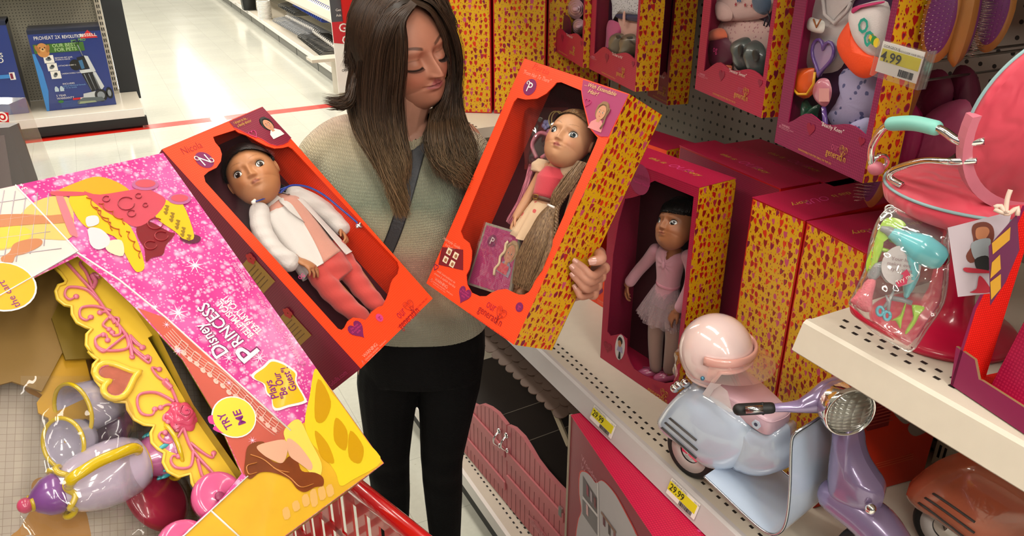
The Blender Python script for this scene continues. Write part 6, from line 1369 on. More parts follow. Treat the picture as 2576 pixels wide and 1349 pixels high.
mb=MB(); mb.tube([(RSE*1.0*math.cos(a),RSE*1.0*math.sin(a),sz-.006) for a in np.linspace(0,2*math.pi,60,endpoint=False)],.0022,PIP,6,closed=True); mb.build('piping',chair)
# round back, standing behind the seat (towards -y) and leaning back a little
BK=T3(.0,-.100,sz+.118)@RX(math.radians(10)); RBK=.112
mb=MB(); pr=[(.0001,.016),(RBK*.6,.014),(RBK*.92,.008),(RBK,.0),(RBK*.97,-.010),(.0001,-.014)]; mb.lathe(pr,QV,56,BK@RX(-math.pi/2)); bk=mb.build('backrest',chair)
mb=MB(); mb.tube([(RBK*1.0*math.cos(a),.002,RBK*1.0*math.sin(a)) for a in np.linspace(0,2*math.pi,60,endpoint=False)],.0024,PIP,6,BK,closed=True); mb.build('piping',bk)
mb=MB(); 
prof=[(.119*math.cos(a),.119*math.sin(a)-.004) for a in np.linspace(math.pi*.97,math.pi*2.03,30)]+[(.105*math.cos(a),.105*math.sin(a)) for a in np.linspace(math.pi*2.03,math.pi*.97,30)]
mb.poly(prof,-.010,LP,.014,M4=BK); mb.build('back_shell',chair)
for sgn,nm in ((1,'armrest'),(-1,'armrest')):
    X_=.118*sgn; az=sz+.085
    a=MB(); a.tube(smooth_path([(X_*.80,-.108,sz+.095),(X_*.96,-.092,sz+.090),(X_*1.02,-.06,az+.012),(X_*1.04,.0,az+.004),(X_*1.05,.045,az-.012),(X_*1.06,.066,az-.044),(X_*1.03,.066,sz+.016),(X_*.98,.060,sz+.004)],40),.0052,CR_,10)
    a.tube(smooth_path([(X_*.80,-.104,sz+.070),(X_*.96,-.088,sz+.064),(X_*1.0,-.04,sz+.050),(X_*1.02,.012,sz+.022),(X_*1.0,.020,sz+.008),(X_*.95,.0,sz+.004)],30),.0046,CR_,10)
    ar=a.build(nm,chair); p_=MB(); limb(p_,[(X_*1.02,-.052,az+.011),(X_*1.035,-.010,az+.006),(X_*1.045,.034,az-.006)],[.0095,.0098,.0095],AQ,14,16); p_.build('arm_pad',ar)
    c_=MB(); c_.ell((X_*.98,.062,sz+.008),(.011,.012,.010),LP); c_.tube([(X_*.93+.010*math.cos(q),.064,sz+.016+.010*math.sin(q)) for q in np.linspace(-1,3.6,10)],.0035,CR_,8); c_.build('arm_clamp',ar)
# blister pack of styling tools hung from the seat
def cam_frame(u,v,X,ax,tilt=(0,0)):
    O=W.at(u,v,X,ax); n=O-CC; n=n/np.linalg.norm(n); z=np.array((0,0,1.)); yv=n*.75+np.array((fh[0],fh[1],0))*.25; yv/=np.linalg.norm(yv); xv=np.cross(yv,z); xv/=np.linalg.norm(xv); zv=np.cross(xv,yv); return Fr(O,xv,yv,zv)
BP=cam_frame(2270,720,.90,0); bp=thing('styling_tool_pack',BP.M,'clear blister pack of toy styling tools hanging on the pink salon chair','toy pack')
q4=lambda a,b,y=0.: BP.xz(2000+a/2.453,400+b/2.453,y); q3=lambda a,b,y=0.: (lambda p:(p[0],y,p[1]))(q4(a,b,y))
CLB=m_clear(refl=.07,rough=.05,name='blister_plastic',bump=.7,op=.05)
out=rnd([q4(a,b,-.022) for a,b in ((600,300),(700,340),(930,420),(960,520),(960,700),(930,900),(830,1060),(730,1200),(640,1170),(470,1060),(345,920),(370,840),(440,680),(470,520),(520,380))],4)
mb=MB(); puff(mb,out,-.004,.026,CLB,k=6,ex=4.); mb.build('blister',bp)
mb=MB(); mb.tube([(a,-.005,b) for a,b in out],.0012,m_clear(refl=.3,rough=.1,name='blister_edge'),5,closed=True); mb.tube([q3(585+30*math.cos(t_),310+25*math.sin(t_),-.004) for t_ in np.linspace(0,6.28,16)],.0012,mat((.7,.68,.68),.3,1.),5); mb.build('rim',bp)
mb=MB(); pf2=lambda mb,pts,y,th,m,n=4,**k_: puff(mb,rnd([q4(a,b,y) for a,b in pts],n),y,th,m,**k_)
tray=mat('b0102e',.3,coat=.6); pf2(mb,[(340,900),(380,960),(500,1010),(620,1100),(650,1090),(640,1130),(500,1060),(400,1000),(345,950)],-.008,.012,tray); mb.build('tray',bp)
GRN=mat('a5cc3c',.3,coat=.5); LB=mat('6fc3cc',.25,coat=.7); GY=mat('8d8f92',.25,coat=.6)
t_=thing('toy_comb',BP.M,'lime green toy comb in the styling pack','toy comb'); mb=MB(); pf2(mb,[(600,362),(660,380),(685,410),(640,400),(560,450),(540,560),(510,640),(480,705),(445,700),(440,640),(470,560),(500,470),(545,380)],-.012,.004,GRN,both=True)
for i in range(9): mb.tube([q3(545+6*i-8,480+7*i-30,-.012),q3(640+3*i,510+8*i-30,-.012)],.0011,GRN,5)
mb.tube([q3(500,545,-.012),q3(600,580,-.012)],.003,GRN,6); mb.build('comb',t_)
t_=thing('toy_hair_dryer',BP.M,'pale blue toy hair dryer with silver nozzle in the styling pack','toy hair dryer'); mb=MB(); limb(mb,[q3(610,465,-.016),q3(680,500,-.018),q3(770,550,-.020),q3(850,595,-.020)],[.0085,.0135,.0205,.0185],LB,18,20); mb.build('body',t_)
mb=MB(); limb(mb,[q3(720,610,-.016),q3(730,700,-.014),q3(700,790,-.012),q3(690,830,-.012)],[.015,.014,.012,.007],LB,14,16,flat=.6); mb.build('handle',t_)
mb=MB(); mb.tube([q3(528,428,-.016),q3(570,440,-.016),q3(612,466,-.016)],[.0035,.006,.0085],GY,12); mb.build('nozzle',t_)
mb=MB(); limb(mb,[q3(850,595,-.020),q3(885,612,-.020)],[.0165,.0135],CR_,16,6); mb.build('rear_cap',t_)
t_=thing('toy_mirror',BP.M,'white round toy mirror with try-me sticker in the styling pack','toy mirror'); mb=MB(); x,z=q4(655,660,-.026); mb.poly(disc(x,z,.0235,.027),-.026,mat('c4bcbc',.3),.003); mb.text('Your hair\nmakes every\nstyle great',x,z+.006,.0068,mat('8a6a70',.5),y=-.0275,align='CENTER'); mb.poly([q4(a,b,-.030) for a,b in ((690,680),(715,720),(700,725),(690,770),(640,792),(620,765),(665,735),(668,715),(652,712))],-.030,mat('c83a5c',.4)); mb.text('Try me',*[q4(630,775,-.030)[i]+.0 for i in (0,1)],.0075,M['white'],y=-.0315,rot=.7); mb.build('disc',t_)
t_=thing('toy_makeup_brush',BP.M,'pink toy blusher brush in the styling pack','toy brush'); mb=MB(); pf2(mb,[(480,725),(500,760),(480,850),(470,935),(420,940),(345,885),(370,840),(430,760)],-.012,.012,mat('d8707c',.8,bump=.5,bscale=300.)); mb.build('bristles',t_); mb=MB(); limb(mb,[q3(480,720,-.012),q3(530,670,-.014),q3(580,740,-.014)],[.007,.009,.006],GY,12,10); mb.build('handle',t_)
t_=thing('toy_scissors',BP.M,'small toy scissors with pale blue handles in the styling pack','toy scissors'); mb=MB()
for c in ((525,940),(568,968)): mb.tube([q3(c[0]+20*math.cos(a),c[1]+26*math.sin(a),-.012) for a in np.linspace(0,6.28,18)],.0022,mat('5aa8b8',.3),6)
mb.build('handles',t_); mb=MB(); mb.tube([q3(545,920,-.012),q3(580,880,-.013),q3(620,790,-.013)],[.002,.003,.001],GY,6); mb.tube([q3(575,945,-.012),q3(580,880,-.014),q3(560,840,-.013)],[.002,.003,.001],GY,6); mb.build('blades',t_)
for i,P in enumerate(([(690,860),(680,930),(660,1000),(650,1050),(620,1000),(590,1000),(650,960)],[(720,900),(800,915),(770,960),(740,1020),(690,1080),(680,1065),(720,1000),(740,930)])):
    t_=thing('toy_hair_clip',BP.M,('lime green toy hair clip beside the scissors','lime green toy hair clip at the right edge of the styling pack')[i],'hair clip'); mb=MB(); pf2(mb,P,-.012,.005,GRN,3,both=True); mb.build('clip',t_)
mb=MB(); mb.tube([q3(600,860,-.012),q3(660,870,-.013),q3(720,890,-.012)],.0035,GY,8); mb.build('clip_bar',bp)
# hang tags
TG_=cam_frame(2460,640,.875,0); tg=thing('hang_tag',TG_.M,'white hang tag with a photo of a seated doll, tied to the chair arm','hang tag')
w4=lambda a,b,y=0.: TG_.xz(2000+a/2.453,400+b/2.453,y); mb=MB(); mb.poly([w4(a,b) for a,b in ((942,425),(1340,322),(1205,830),(1005,852))],0,mat('b7a9b2',.35),.0012)
sh_=lambda pts,y,m: mb.poly(rnd([w4(a,b,y) for a,b in pts],4),y,m)
sh_([(1110,400),(1180,390),(1225,430),(1215,520),(1100,640),(1055,600),(1100,520),(1090,440)],-.0005,mat('6a2c18',.5)); sh_([(1120,430),(1180,420),(1200,450),(1170,495),(1120,490)],-.0009,mat('b8754e',.5)); sh_([(1090,520),(1200,490),(1200,560),(1180,620),(1110,620)],-.0012,mat('8f969c',.5)); sh_([(1110,620),(1190,600),(1195,690),(1130,690)],-.0014,M['ink']); sh_([(1050,670),(1200,690),(1200,705),(1060,700)],-.0016,mat('a8102c',.5)); sh_([(1140,720),(1200,790),(1200,825),(1080,825),(1120,800)],-.0016,mat('a8102c',.5))
mb.build('card',tg)
TG2=cam_frame(2520,650,.865,0); tg2=thing('hang_tag',TG2.M,'folded purple and yellow hang tag beside the white photo tag','hang tag'); v4=lambda a,b,y=0.: TG2.xz(2000+a/2.453,400+b/2.453,y); mb=MB(); P=[v4(a,b) for a,b in ((1195,540),(1370,340),(1385,560),(1300,760),(1205,905))]; mb.poly(P,0,mat('5c1040',.4),.0012)
for q in ([(1215,520),(1330,420),(1325,500),(1220,590)],[(1215,640),(1265,590),(1270,680),(1205,740)],[(1205,760),(1270,710),(1270,800),(1210,870)]): mb.poly([v4(a,b,-.0006) for a,b in q],-.0006,mat('c08c1c',.4))
mb.build('card',tg2)
mb=MB(); 
for P in ([(1230,300),(1270,290),(1300,340),(1330,330),(1375,300),(1370,350)],[(1300,340),(1310,250),(1330,190)],[(1320,330),(1280,330),(1230,310)]): mb.tube(smooth_path([v5 for v5 in [(lambda p:(p[0],-.004,p[1]))(v4(a,b,-.004)) for a,b in P]],14),.0026,mat('e0c4b4',.6),6)
mb.build('ribbon',tg2)
# ---- red tray with a doll box at the right edge
A=W.at(2391,968,ZU+.002,2); B=W.at(2576,1092,ZU+.002,2); x=B-A; x/=np.linalg.norm(x); TF=Fr(A,x,(-x[1],x[0],0),(0,0,1))
tr=thing('display_tray',TF.M,'red and magenta card display tray on the upper shelf at the right edge','display tray'); CORR=mat('d8180c',.45,dots=300); MG=mat('8e1050',.45)
P=[TF.xz(a,b) for a,b in ((2391,968),(2405,872),(2452,905),(2462,955),(2470,958),(2700,1100),(2700,1180))]; P=[(a,max(b,0)) for a,b in P]
mb=MB().poly([(0,0),P[1],P[2],P[3],(P[4][0],P[4][1]),(.34,P[4][1]),(.34,0)],0,MG,.004,edge=mat('8a6a48',.7)); mb.quad([(.004,.0045,.001),(.34,.0045,.001),(.34,.0045,P[4][1]),(.004,.0045,P[4][1])],CORR); mb.build('front_wall',tr)
s_=[TF.at(a,b,0.004,0) for a,b in ((2405,872),(2455,780),(2520,650),(2580,520))]
mb=MB(); pts=[(0,0),(0,P[1][1])]+[(q[1],q[2]) for q in s_[1:]]+[(s_[-1][1]+.02,s_[-1][2]),(s_[-1][1]+.02,0)]
mb.poly([(a,b) for a,b in pts],.004,CORR,-.004,plane='yz',edge=MG); mb.build('side_wall',tr)
MB().box((0,.004,0),(.34,.2,.003),CORR).build('floor_panel',tr)
DBX=thing('doll_box',(TF.M@T3(.030,.030,.004)@RX(math.radians(-14))),'magenta doll box standing in the red display tray at the right edge','doll box')
f,tp=card_box(DBX,.26,.46,.10,mat('9c0c40',.4,dots=240),mat('7c0a14',.5),M['maroon'],M['hearts'],M['magenta'],rnd([(.035,.10),(.06,.075),(.12,.06),(.20,.07),(.24,.10),(.24,.42),(.035,.42)]))
f.text('generation',.13,.03,.03,M['gold'],y=-.001,shear=0,align='CENTER'); f.poly(disc(.045,.055,.010),-.0006,mat('7a0c34',.5)); f.text('3+',.040,.052,.010,mat('c43a6a',.5),y=-.0012); f.build('front_panel',DBX); tp.build('top_panel',DBX)
dl=thing('doll',(TF.M@T3(.030,.030,.004)@RX(math.radians(-14))),'doll legs with pink ruffles and white shoes inside the box at the right edge','doll'); mb=MB(); SKX=mat('a8765c',.5)
limb(mb,[(.12,.05,.25),(.115,.045,.14),(.11,.04,.08)],[.022,.018,.014],SKX,12,12); limb(mb,[(.17,.05,.25),(.175,.045,.14),(.175,.04,.08)],[.022,.018,.014],SKX,12,12); loft(mb,[(.145,.05,.24,.034,.028),(.145,.05,.34,.034,.026)],SKX,16); mb.build('body',dl)
mb=MB(); RF=cloth('c45a78',name='pink_ruffle')
for i in range(3): skirt(mb,RF,(.145,.05),.035,.062,.26-.03*i+.03,.19-.03*i+.03,folds=12,amp=.16)
mb.build('ruffled_skirt',dl)
for x_ in (.11,.175): sb=MB(); limb(sb,[(x_,.05,.07),(x_,.02,.062)],[.017,.014],M['white'],12,8); sb.build('shoe',dl); sb=MB(); sb.lathe([(.0165,0),(.0175,.004),(.0175,.03),(.0165,.034)],M['ink'],18,T3(x_,.042,.095)); sb.build('sock',dl)
# ================================================================ TOY SCOOTERS
sd_=np.array((.978-.912,.619-.935,0)); sd_/=np.linalg.norm(sd_)
SC=Fr((.880,.897,ZM+.001),sd_,(-sd_[1],sd_[0],0),(0,0,1))
k8=2.2514
def cp(a,b,y=0.): return SC.xz(1600+a/k8,750+b/k8,y)
def c3(a,b,y=0.): p=cp(a,b,y); return (p[0],y,p[1])
def loop(pts,y): return rnd([cp(a,b,y) for a,b in pts],5)
OUT=dict(cowl=loop([(102,700),(130,640),(185,570),(250,520),(335,492),(430,520),(560,610),(650,690),(672,790),(650,880),(600,950),(540,985),(450,988),(395,965),(330,905),(220,815),(140,760)],-.030),
 slots=[(c3(a,b,0),c3(c,d,0)) for a,b,c,d in ((195,680,345,805),(170,705,350,860),(150,733,345,905))],
 mid=loop([(540,620),(640,690),(760,720),(835,740),(850,830),(880,900),(860,960),(790,1000),(690,1010),(600,985),(540,930)],-.015),
 shield=[c3(a,b,-.070) for a,b in ((385,1010),(470,1085),(600,1205),(700,1290),(760,1325),(810,1325),(850,1285),(872,1190),(882,1050),(884,900),(888,800),(905,762),(935,745))],
 col=loop([(1085,720),(1180,715),(1205,850),(1240,960),(1300,1060),(1345,1130),(1345,1200),(1300,1268),(1190,1262),(1080,1200),(1045,1120),(1050,950),(1068,820)],-.030))
def scooter(M4,body,trim,seatc,label,full=True):
    s=thing('toy_scooter',M4,label,'toy scooter')
    BM=mat(body,.16,coat=1.,name='glossy_scooter_plastic'); TM_=mat(trim,.22,.25,coat=1.,name='pearl_plastic'); SM=mat(seatc,.35,coat=.3,name='scooter_seat'); BK_=mat('0b0b0c',.55); SL=mat('3c3836',.5)
    mb=MB(); puff(mb,OUT['cowl'],0,.062,BM,k=12,both=True,ex=2.5); c=mb.build('rear_cowl',s)
    ol=np.array(OUT['cowl']); cc=ol.mean(0)
    def surf(x,z):
        d=np.array((x,z))-cc; r=np.linalg.norm(d)+1e-6; a=math.atan2(d[1],d[0]); an=np.arctan2(ol[:,1]-cc[1],ol[:,0]-cc[0]); R=np.hypot(*(ol-cc).T); i=np.argmin(np.abs(np.angle(np.exp(1j*(an-a))))); q=min(.98,r/R[i]); return -.062*(1-q**2.5)**(1/2.5)
    mb=MB()
    for a,b in OUT['slots']:
        A_=SC.at(*((lambda p:(p[0],p[1]))((0,0))),0) if False else None
    for (a,b) in (((195,680),(345,805)),((170,705),(350,860)),((150,733),(345,905))):
        # fit each louvre onto the cowl surface
        P=[]
        for q in np.linspace(0,1,12):
            u,v=a[0]+(b[0]-a[0])*q,a[1]+(b[1]-a[1])*q; y=-.045
            for _ in range(4): x,z=cp(u,v,y); y=surf(x,z)
            P.append((x,y-.0004,z))
        mb.tube(P,.0042,SL,8,flat=.30)
    mb.build('louvre',c)
    mb=MB(); puff(mb,OUT['mid'],0,.040,BM,k=8,both=True,ex=3.); mb.build('body',s)
    P=smooth_path(OUT['shield'],70); mb=MB(); n=len(P); G=[]
    for i,p in enumerate(P):
        t_=i/(n-1); hw=.070+.006*math.sin(t_*3.1); tp=1 if t_<.9 else 1-.35*((t_-.9)/.1)**2
        G.append([(p[0]-.008*(1-(y/ (hw*tp))**2)*0,y,p[2]) for y in np.linspace(-hw*tp,hw*tp,15)])
    G=np.array(G); mb.grid(G,BM,flip=True); T=np.gradient(G,axis=0); N=np.cross(T,(0,1,0)); N/=np.linalg.norm(N,axis=2)[...,None]+1e-9; G2_=G-N*.003; mb.grid(G2_,BM)
    ed=[tuple(q) for q in G[:,0]]+[tuple(q) for q in G[-1,1:-1]]+[tuple(q) for q in G[::-1,-1]]
    sh=mb.build('leg_shield',s); mb=MB(); mb.tube(ed,.0022,mat('b8bcc2',.2,.9),8); mb.build('edge_trim',sh)
    # rear wheel
    def wheel(x,z,r,y=0):
        mb=MB(); mb.lathe([(r*.72,-.011),(r*.9,-.0135),(r,-.008),(r*1.01,0),(r,.008),(r*.9,.0135),(r*.72,.011)],BK_,40,T3(x,y,z)@RX(math.pi/2)); w_=mb.build('wheel',s)
        mb=MB(); mb.lathe([(r*.40,-.009),(r*.74,-.0125),(r*.75,0),(r*.74,.0125),(r*.40,.009)],mat('cfcac8',.3,coat=.5),36,T3(x,y,z)@RX(math.pi/2)); mb.build('white_wall',w_)
        mb=MB(); mb.lathe([(.0001,-.014),(r*.18,-.013),(r*.25,-.010),(r*.44,-.007),(r*.44,.007),(r*.25,.010),(.0001,.014)],CR_,16,T3(x,y,z)@RX(math.pi/2),smooth=False); mb.build('hub',w_)
    wc=c3(318,885,0); rz=.056; wheel(wc[0],rz,rz)
    ct=np.array(OUT['col']); ccx=ct.mean(0)
    wheel(ccx[0]+.055,rz,rz)
    mb=MB(); puff(mb,OUT['col'],0,.034,TM_,k=10,both=True,ex=2.2); col=mb.build('front_column',s)
    mb=MB(); lowest=ct[:,1].min(); limb(mb,[(ccx[0]-.02,0,lowest+.012),(ccx[0]+.05,0,lowest-.0),(ccx[0]+.10,0,lowest-.045),(ccx[0]+.105,0,lowest-.075)],[.030,.036,.034,.020],TM_,20,24); mb.build('front_fender',s)
    for a,b in ((1090,830),(1080,1045),(1175,803)):
        pass
    b_=c3(1310,1190,-.030); mb=MB(); mb.ell((b_[0]+.004,-.028,b_[2]),(.009,.008,.010),CR_,12); mb.build('badge',col)
    if not full: return s
    # seat slab
    zs=cp(640,560,0)[1]
    def top(a,b): p=SC.at(1600+a/k8,750+b/k8,zs,2); return (p[0],p[1])
    pl_=rnd([top(a,b) for a,b in ((408,505),(440,445),(500,408),(570,398),(640,425),(760,525),(860,625),(872,655),(820,690),(740,700),(620,625),(500,560))],5)
    mb=MB(); mb.poly(pl_,zs+.0,SM,0,plane='xy'); n=len(pl_); 
    cen=np.array(pl_).mean(0); rings=[]
    for sc_,dz in ((.90,.004),(.97,.002),(1.,-.003),(1.01,-.012),(1.0,-.024),(.97,-.028)): rings.append([(cen[0]+(p[0]-cen[0])*sc_,cen[1]+(p[1]-cen[1])*sc_,zs+dz) for p in pl_])
    rings=[[(cen[0]+(p[0]-cen[0])*q,cen[1]+(p[1]-cen[1])*q,zs+.0045) for p in pl_] for q in (.01,.5)]+rings; mb.grid(rings,SM,cv=True,flip=True); mb.build('seat',s)
    # rear rack lights
    mb=MB(); 
    for a,b in ((240,500),(262,482),(300,470)): q=c3(a,b,.0); mb.ell((q[0],-.01,q[2]),(.009,.010,.009),CR_,12)
    q=c3(330,490,0); mb.ell((q[0],.012,q[2]),(.014,.012,.010),mat('8a3a10',.2,coat=.8),12); mb.build('tail_light',s)
    # handlebar, head lamp
    hy=-.0
    mb=MB(); R_h=[.0070,.0078,.0110,.0185,.028,.031,.024]
    pts=[c3(775,622,-.085),c3(850,618,-.070),c3(930,612,-.050),c3(1010,590,-.030),c3(1080,570,-.014),c3(1150,552,.0),c3(1215,540,.012)]
    limb(mb,pts,R_h,TM_,22,40); limb(mb,[c3(1140,570,.0),c3(1130,640,.0),c3(1135,720,.0)],[.022,.013,.011],TM_,18,12); mb.build('handlebar',s)
    mb=MB(); limb(mb,[c3(583,632,-.125),c3(680,627,-.105),c3(762,623,-.088)],[.0098,.0098,.0092],BK_,14,10); mb.tube([c3(716,592,-.100),c3(720,660,-.100)],.0022,BK_,6); g_=mb.build('grip',s)
    mb=MB(); mb.tube([c3(620,634,-.128),c3(720,629,-.112)],.0062,mat('b8b8bc',.15,1.),8); mb.build('brake_lever',g_)
    LCc=SC.w(c3(1195,640,-.02)); rd=ray(2135,1035); rd=rd/np.linalg.norm(rd); n=-rd*.80+RT*.42-UP*.42; n/=np.linalg.norm(n); xv=np.cross(n,(0,0,1)); xv/=np.linalg.norm(xv); yv=np.cross(xv,n)
    # lamp frame in scooter coordinates
    Q=SC.R.T@np.stack([xv,-n,-yv],1)*np.array([1,1,-1]); Q=SC.R.T@np.stack([np.cross((-n),(0,0,1))/np.linalg.norm(np.cross(-n,(0,0,1))),-n,np.cross(np.cross((-n),(0,0,1))/np.linalg.norm(np.cross(-n,(0,0,1))),-n)],1)
    LM_=Matrix.Identity(4)
    for i in range(3):
        for j in range(3): LM_[i][j]=Q[i,j]
        LM_[i][3]=(c3(1195,640,-.02))[i]
    RL=.041
    LM_=Matrix.Identity(4); nl=SC.R.T@n; xl=np.cross((0,0,1.),nl); xl/=np.linalg.norm(xl); yl=np.cross(nl,xl); c0_=c3(1205,640,-.02)
    for i in range(3): LM_[i][0]=xl[i]; LM_[i][1]=yl[i]; LM_[i][2]=nl[i]; LM_[i][3]=c0_[i]
    mb=MB(); mb.lathe([(RL*.92,-.030),(RL*.99,-.018),(RL*1.03,.0),(RL*1.01,.006),(RL*.94,.007),(RL*.93,.002)],CR_,40,LM_); rim=mb.build('lamp_rim',s)
    lens=bpy.data.materials.get('lamp_lens')
    if lens is None:
        lens=bpy.data.materials.new('lamp_lens'); t=NT(lens); tc=t.n('TexCoord').outputs['Object']; sp_=t.n('SeparateXYZ',{0:tc}); k_=420.
        hgt=t.mth('ADD',t.mth('ABSOLUTE',t.mth('SINE',t.mth('MULTIPLY',sp_.outputs[0],k_))),t.mth('ABSOLUTE',t.mth('SINE',t.mth('MULTIPLY',sp_.outputs[2],k_))))
        t.out(t.n('BsdfPrincipled',{'Base Color':lin('96948c'),'Roughness':.18,'Metallic':.35,'Coat Weight':.8,'Normal':t.n('Bump',{'Height':hgt,'Strength':.6,'Distance':.002}).outputs[0]}).outputs[0])
    mb=MB(); mb.lathe([(.0001,.014),(RL*.5,.011),(RL*.8,.006),(RL*.95,.001)],lens,36,LM_); mb.build('lens',rim)
    mb=MB(); mb.lathe([(RL*.99,-.016),(RL*.96,-.026),(RL*.80,-.044),(RL*.45,-.058),(.0001,-.062)],TM_,36,LM_); mb.build('lamp_housing',s)
    # keyhole and paper seat band
    q=c3(685,715,-.044); mb=MB(); mb.poly(disc(q[0],q[2],.0085,n=6),-.0475,BM,.003); mb.poly(disc(q[0],q[2]+.001,.0035),-.0478,mat('3a3f58',.4)); mb.build('keyhole',s)
    mb=MB(); pb=m_clear(refl=.12,rough=.1,name='plastic_band',op=.35); P=[c3(a,b,-.052) for a,b in ((395,550),(440,485),(480,480),(530,520),(560,640),(540,640),(470,600),(430,560))]; mb.poly([(p[0],p[2]) for p in P],-.058,pb); mb.poly([cp(a,b,-.06) for a,b in ((375,545),(420,480),(485,490),(440,520),(412,566))],-.060,mat('c8c0c4',.5),.0006); mb.build('paper_label',s)
    return s
sc1=scooter(SC.M,'b6c4d8','8c7aa2','d6b4c2','pale blue and lilac toy scooter with a pink seat on the middle shelf')
M2=T3(*(W.at(2425,1335,ZM,2)-np.array((0,0,0))))@T3(0,0,.001)@Matrix.Rotation(math.atan2(sd_[1],sd_[0]),4,'Z')
ac=np.array((OUT['cowl'])).mean(0); tgt=W.at(2478,1262,ZM+ac[1],2)
off=np.array(SC.w((ac[0],0,ac[1]))); M2=T3(*(np.array((tgt[0],tgt[1],0))-np.array((off[0],off[1],0))))@SC.M
scooter(M2,'c0684c','b05a40','c87a5a','orange toy scooter half in shade under the upper shelf',full=False)
# ---- helmet
HL=SC.at(1600+455/k8,750+300/k8,.0); HF=Fr(SC.w((HL[0],.0,HL[2])),(math.cos(-.9),math.sin(-.9),0),(-math.sin(-.9),math.cos(-.9),0),(0,0,1))
hel=thing('toy_helmet',HF.M,'pale pink toy scooter helmet with clear visor resting on the scooter seat','toy helmet')
HPK=mat('dfc6c4',.16,coat=1.,name='pink_helmet_plastic'); TRM=mat('d0a8a2',.3)
mb=MB(); G=[]; kp=[]; R0=.064; nu,nv=48,26
# opening faces image right-front: direction fwdh in local coordinates
fo=HF.R.T@(RT*.80-fh*.60); fa=math.atan2(fo[1],fo[0])
for i in range(nu):
    a=fa+2*math.pi*i/nu; row=[]; kr=[]; c=math.cos(a-fa); low=-.70 if c<.25 else (-.70+(c-.25)/.25*.62 if c<.5 else -.08)
    for j in range(nv):
        th=.001+(math.acos(max(-1,low))-.001)*j/(nv-1); r=R0*(1+.04*max(0,-c)); row.append((r*math.sin(th)*math.cos(a),r*math.sin(th)*math.sin(a),R0*1.08*math.cos(th)))
    G.append(row)
G=np.array(G); mb.grid(G,HPK,cu=True,flip=True); mb.grid(G*.93,TRM,cu=True); shl_=mb.build('shell',hel)
mb=MB(); mb.tube([tuple(G[i,-1]*.985) for i in range(nu)],.0042,HPK,8,closed=True); mb.build('rim',shl_)
mb=MB(); vs=[]
for i in range(25):
    a=fa-1.35+2.7*i/24; vs.append([((R0*(1.02+.62*f*math.cos((a-fa)*.75)))*math.cos(a),(R0*(1.02+.62*f*math.cos((a-fa)*.75)))*math.sin(a),.012-.022*f) for f in np.linspace(0,1,8)])
mb.grid(vs,m_clear(tint=(1,.74,.68),refl=.12,rough=.04,name='visor_plastic',op=.08)); mb.build('visor',hel)
mb=MB(); mb.tube([(R0*1.045*math.cos(a),R0*1.045*math.sin(a),.014) for a in np.linspace(fa-1.5,fa+1.5,30)],.0042,mat('d09a90',.25,coat=.8),8,flat=2.2); mb.build('visor_band',hel)
for sgn in (-1,1): q=(R0*.98*math.cos(fa+sgn*1.5),R0*.98*math.sin(fa+sgn*1.5),-.024); mb=MB(); mb.ell(q,(.004,.004,.004),mat('4a7f9a',.2,.5),10); mb.build('rivet',hel)
mb=MB(); G=[]
for i in range(16): G.append([(R0*1.10*math.cos(fa+1.7+2.2*i/15)*(1+.05*math.sin(i*2.1+j)),R0*1.10*math.sin(fa+1.7+2.2*i/15)*(1+.05*math.cos(i*1.7+j)),-.012-.045*j/7) for j in range(8)])
mb.grid(G,m_clear(refl=.14,rough=.08,name='wrap_film',op=.04,bump=.8)); mb.build('plastic_wrap',hel)
# ---- print on the red side of the third box (spotted dog picture, text block)
F3s=Fr(F3.w((w3+.0008,0,0)),F3.R[:,1],-F3.R[:,0],(0,0,1)); sp=MB(); ORG=mat('c82c10',.45)
f3=lambda a,b: F3s.xz(2100+a/2.458,800+b/2.458,0)
sp.quad([(.001,-.0002,.001),(.259,-.0002,.001),(.259,-.0002,.519),(.001,-.0002,.519)],ORG)
q=[f3(120,395),f3(360,330),f3(330,660),f3(205,700)]; sp.poly([f3(110,340),f3(400,270),f3(330,665),f3(200,700),f3(60,540)],-.0006,mat('7a0c14',.45))
x,z=f3(195,440); sp.text('This is our story',x-.006,z,.014,PALE,y=-.001,shear=.3)
for i in range(11): x,z=f3(205,470+i*20); sp.box((x-.01,-.0011,z),(x+.055,-.0008,z+.0022),mat('a84438',.5))
sp.poly(rnd([f3(350,560),(f3(400,500)),f3(500,520),f3(530,600),f3(480,640),f3(420,650)],4),-.0008,mat('a89e98',.5)); sp.poly(rnd([f3(450,690),f3(480,630),f3(560,590),f3(640,620),f3(600,680),f3(500,730)],4),-.0010,mat('9a908a',.5))
for a,b,r in ((390,560,.007),(440,550,.009),(455,615,.005),(540,600,.008),(500,560,.006)): x,z=f3(a,b); sp.poly(disc(x,z,r,r*1.2,12),-.0014,M['ink'])
for i in range(3): x,z=f3(250,905+i*14); sp.box((x-.0,-.0008,z),(x+.09,-.0005,z+.0018),mat('d85a38',.5))
sp.build('side_print',[o for o in bpy.data.objects if o.get('label','').startswith('yellow heart print doll box at the right end')][0]).matrix_basis=F3.M.inverted()@F3s.M
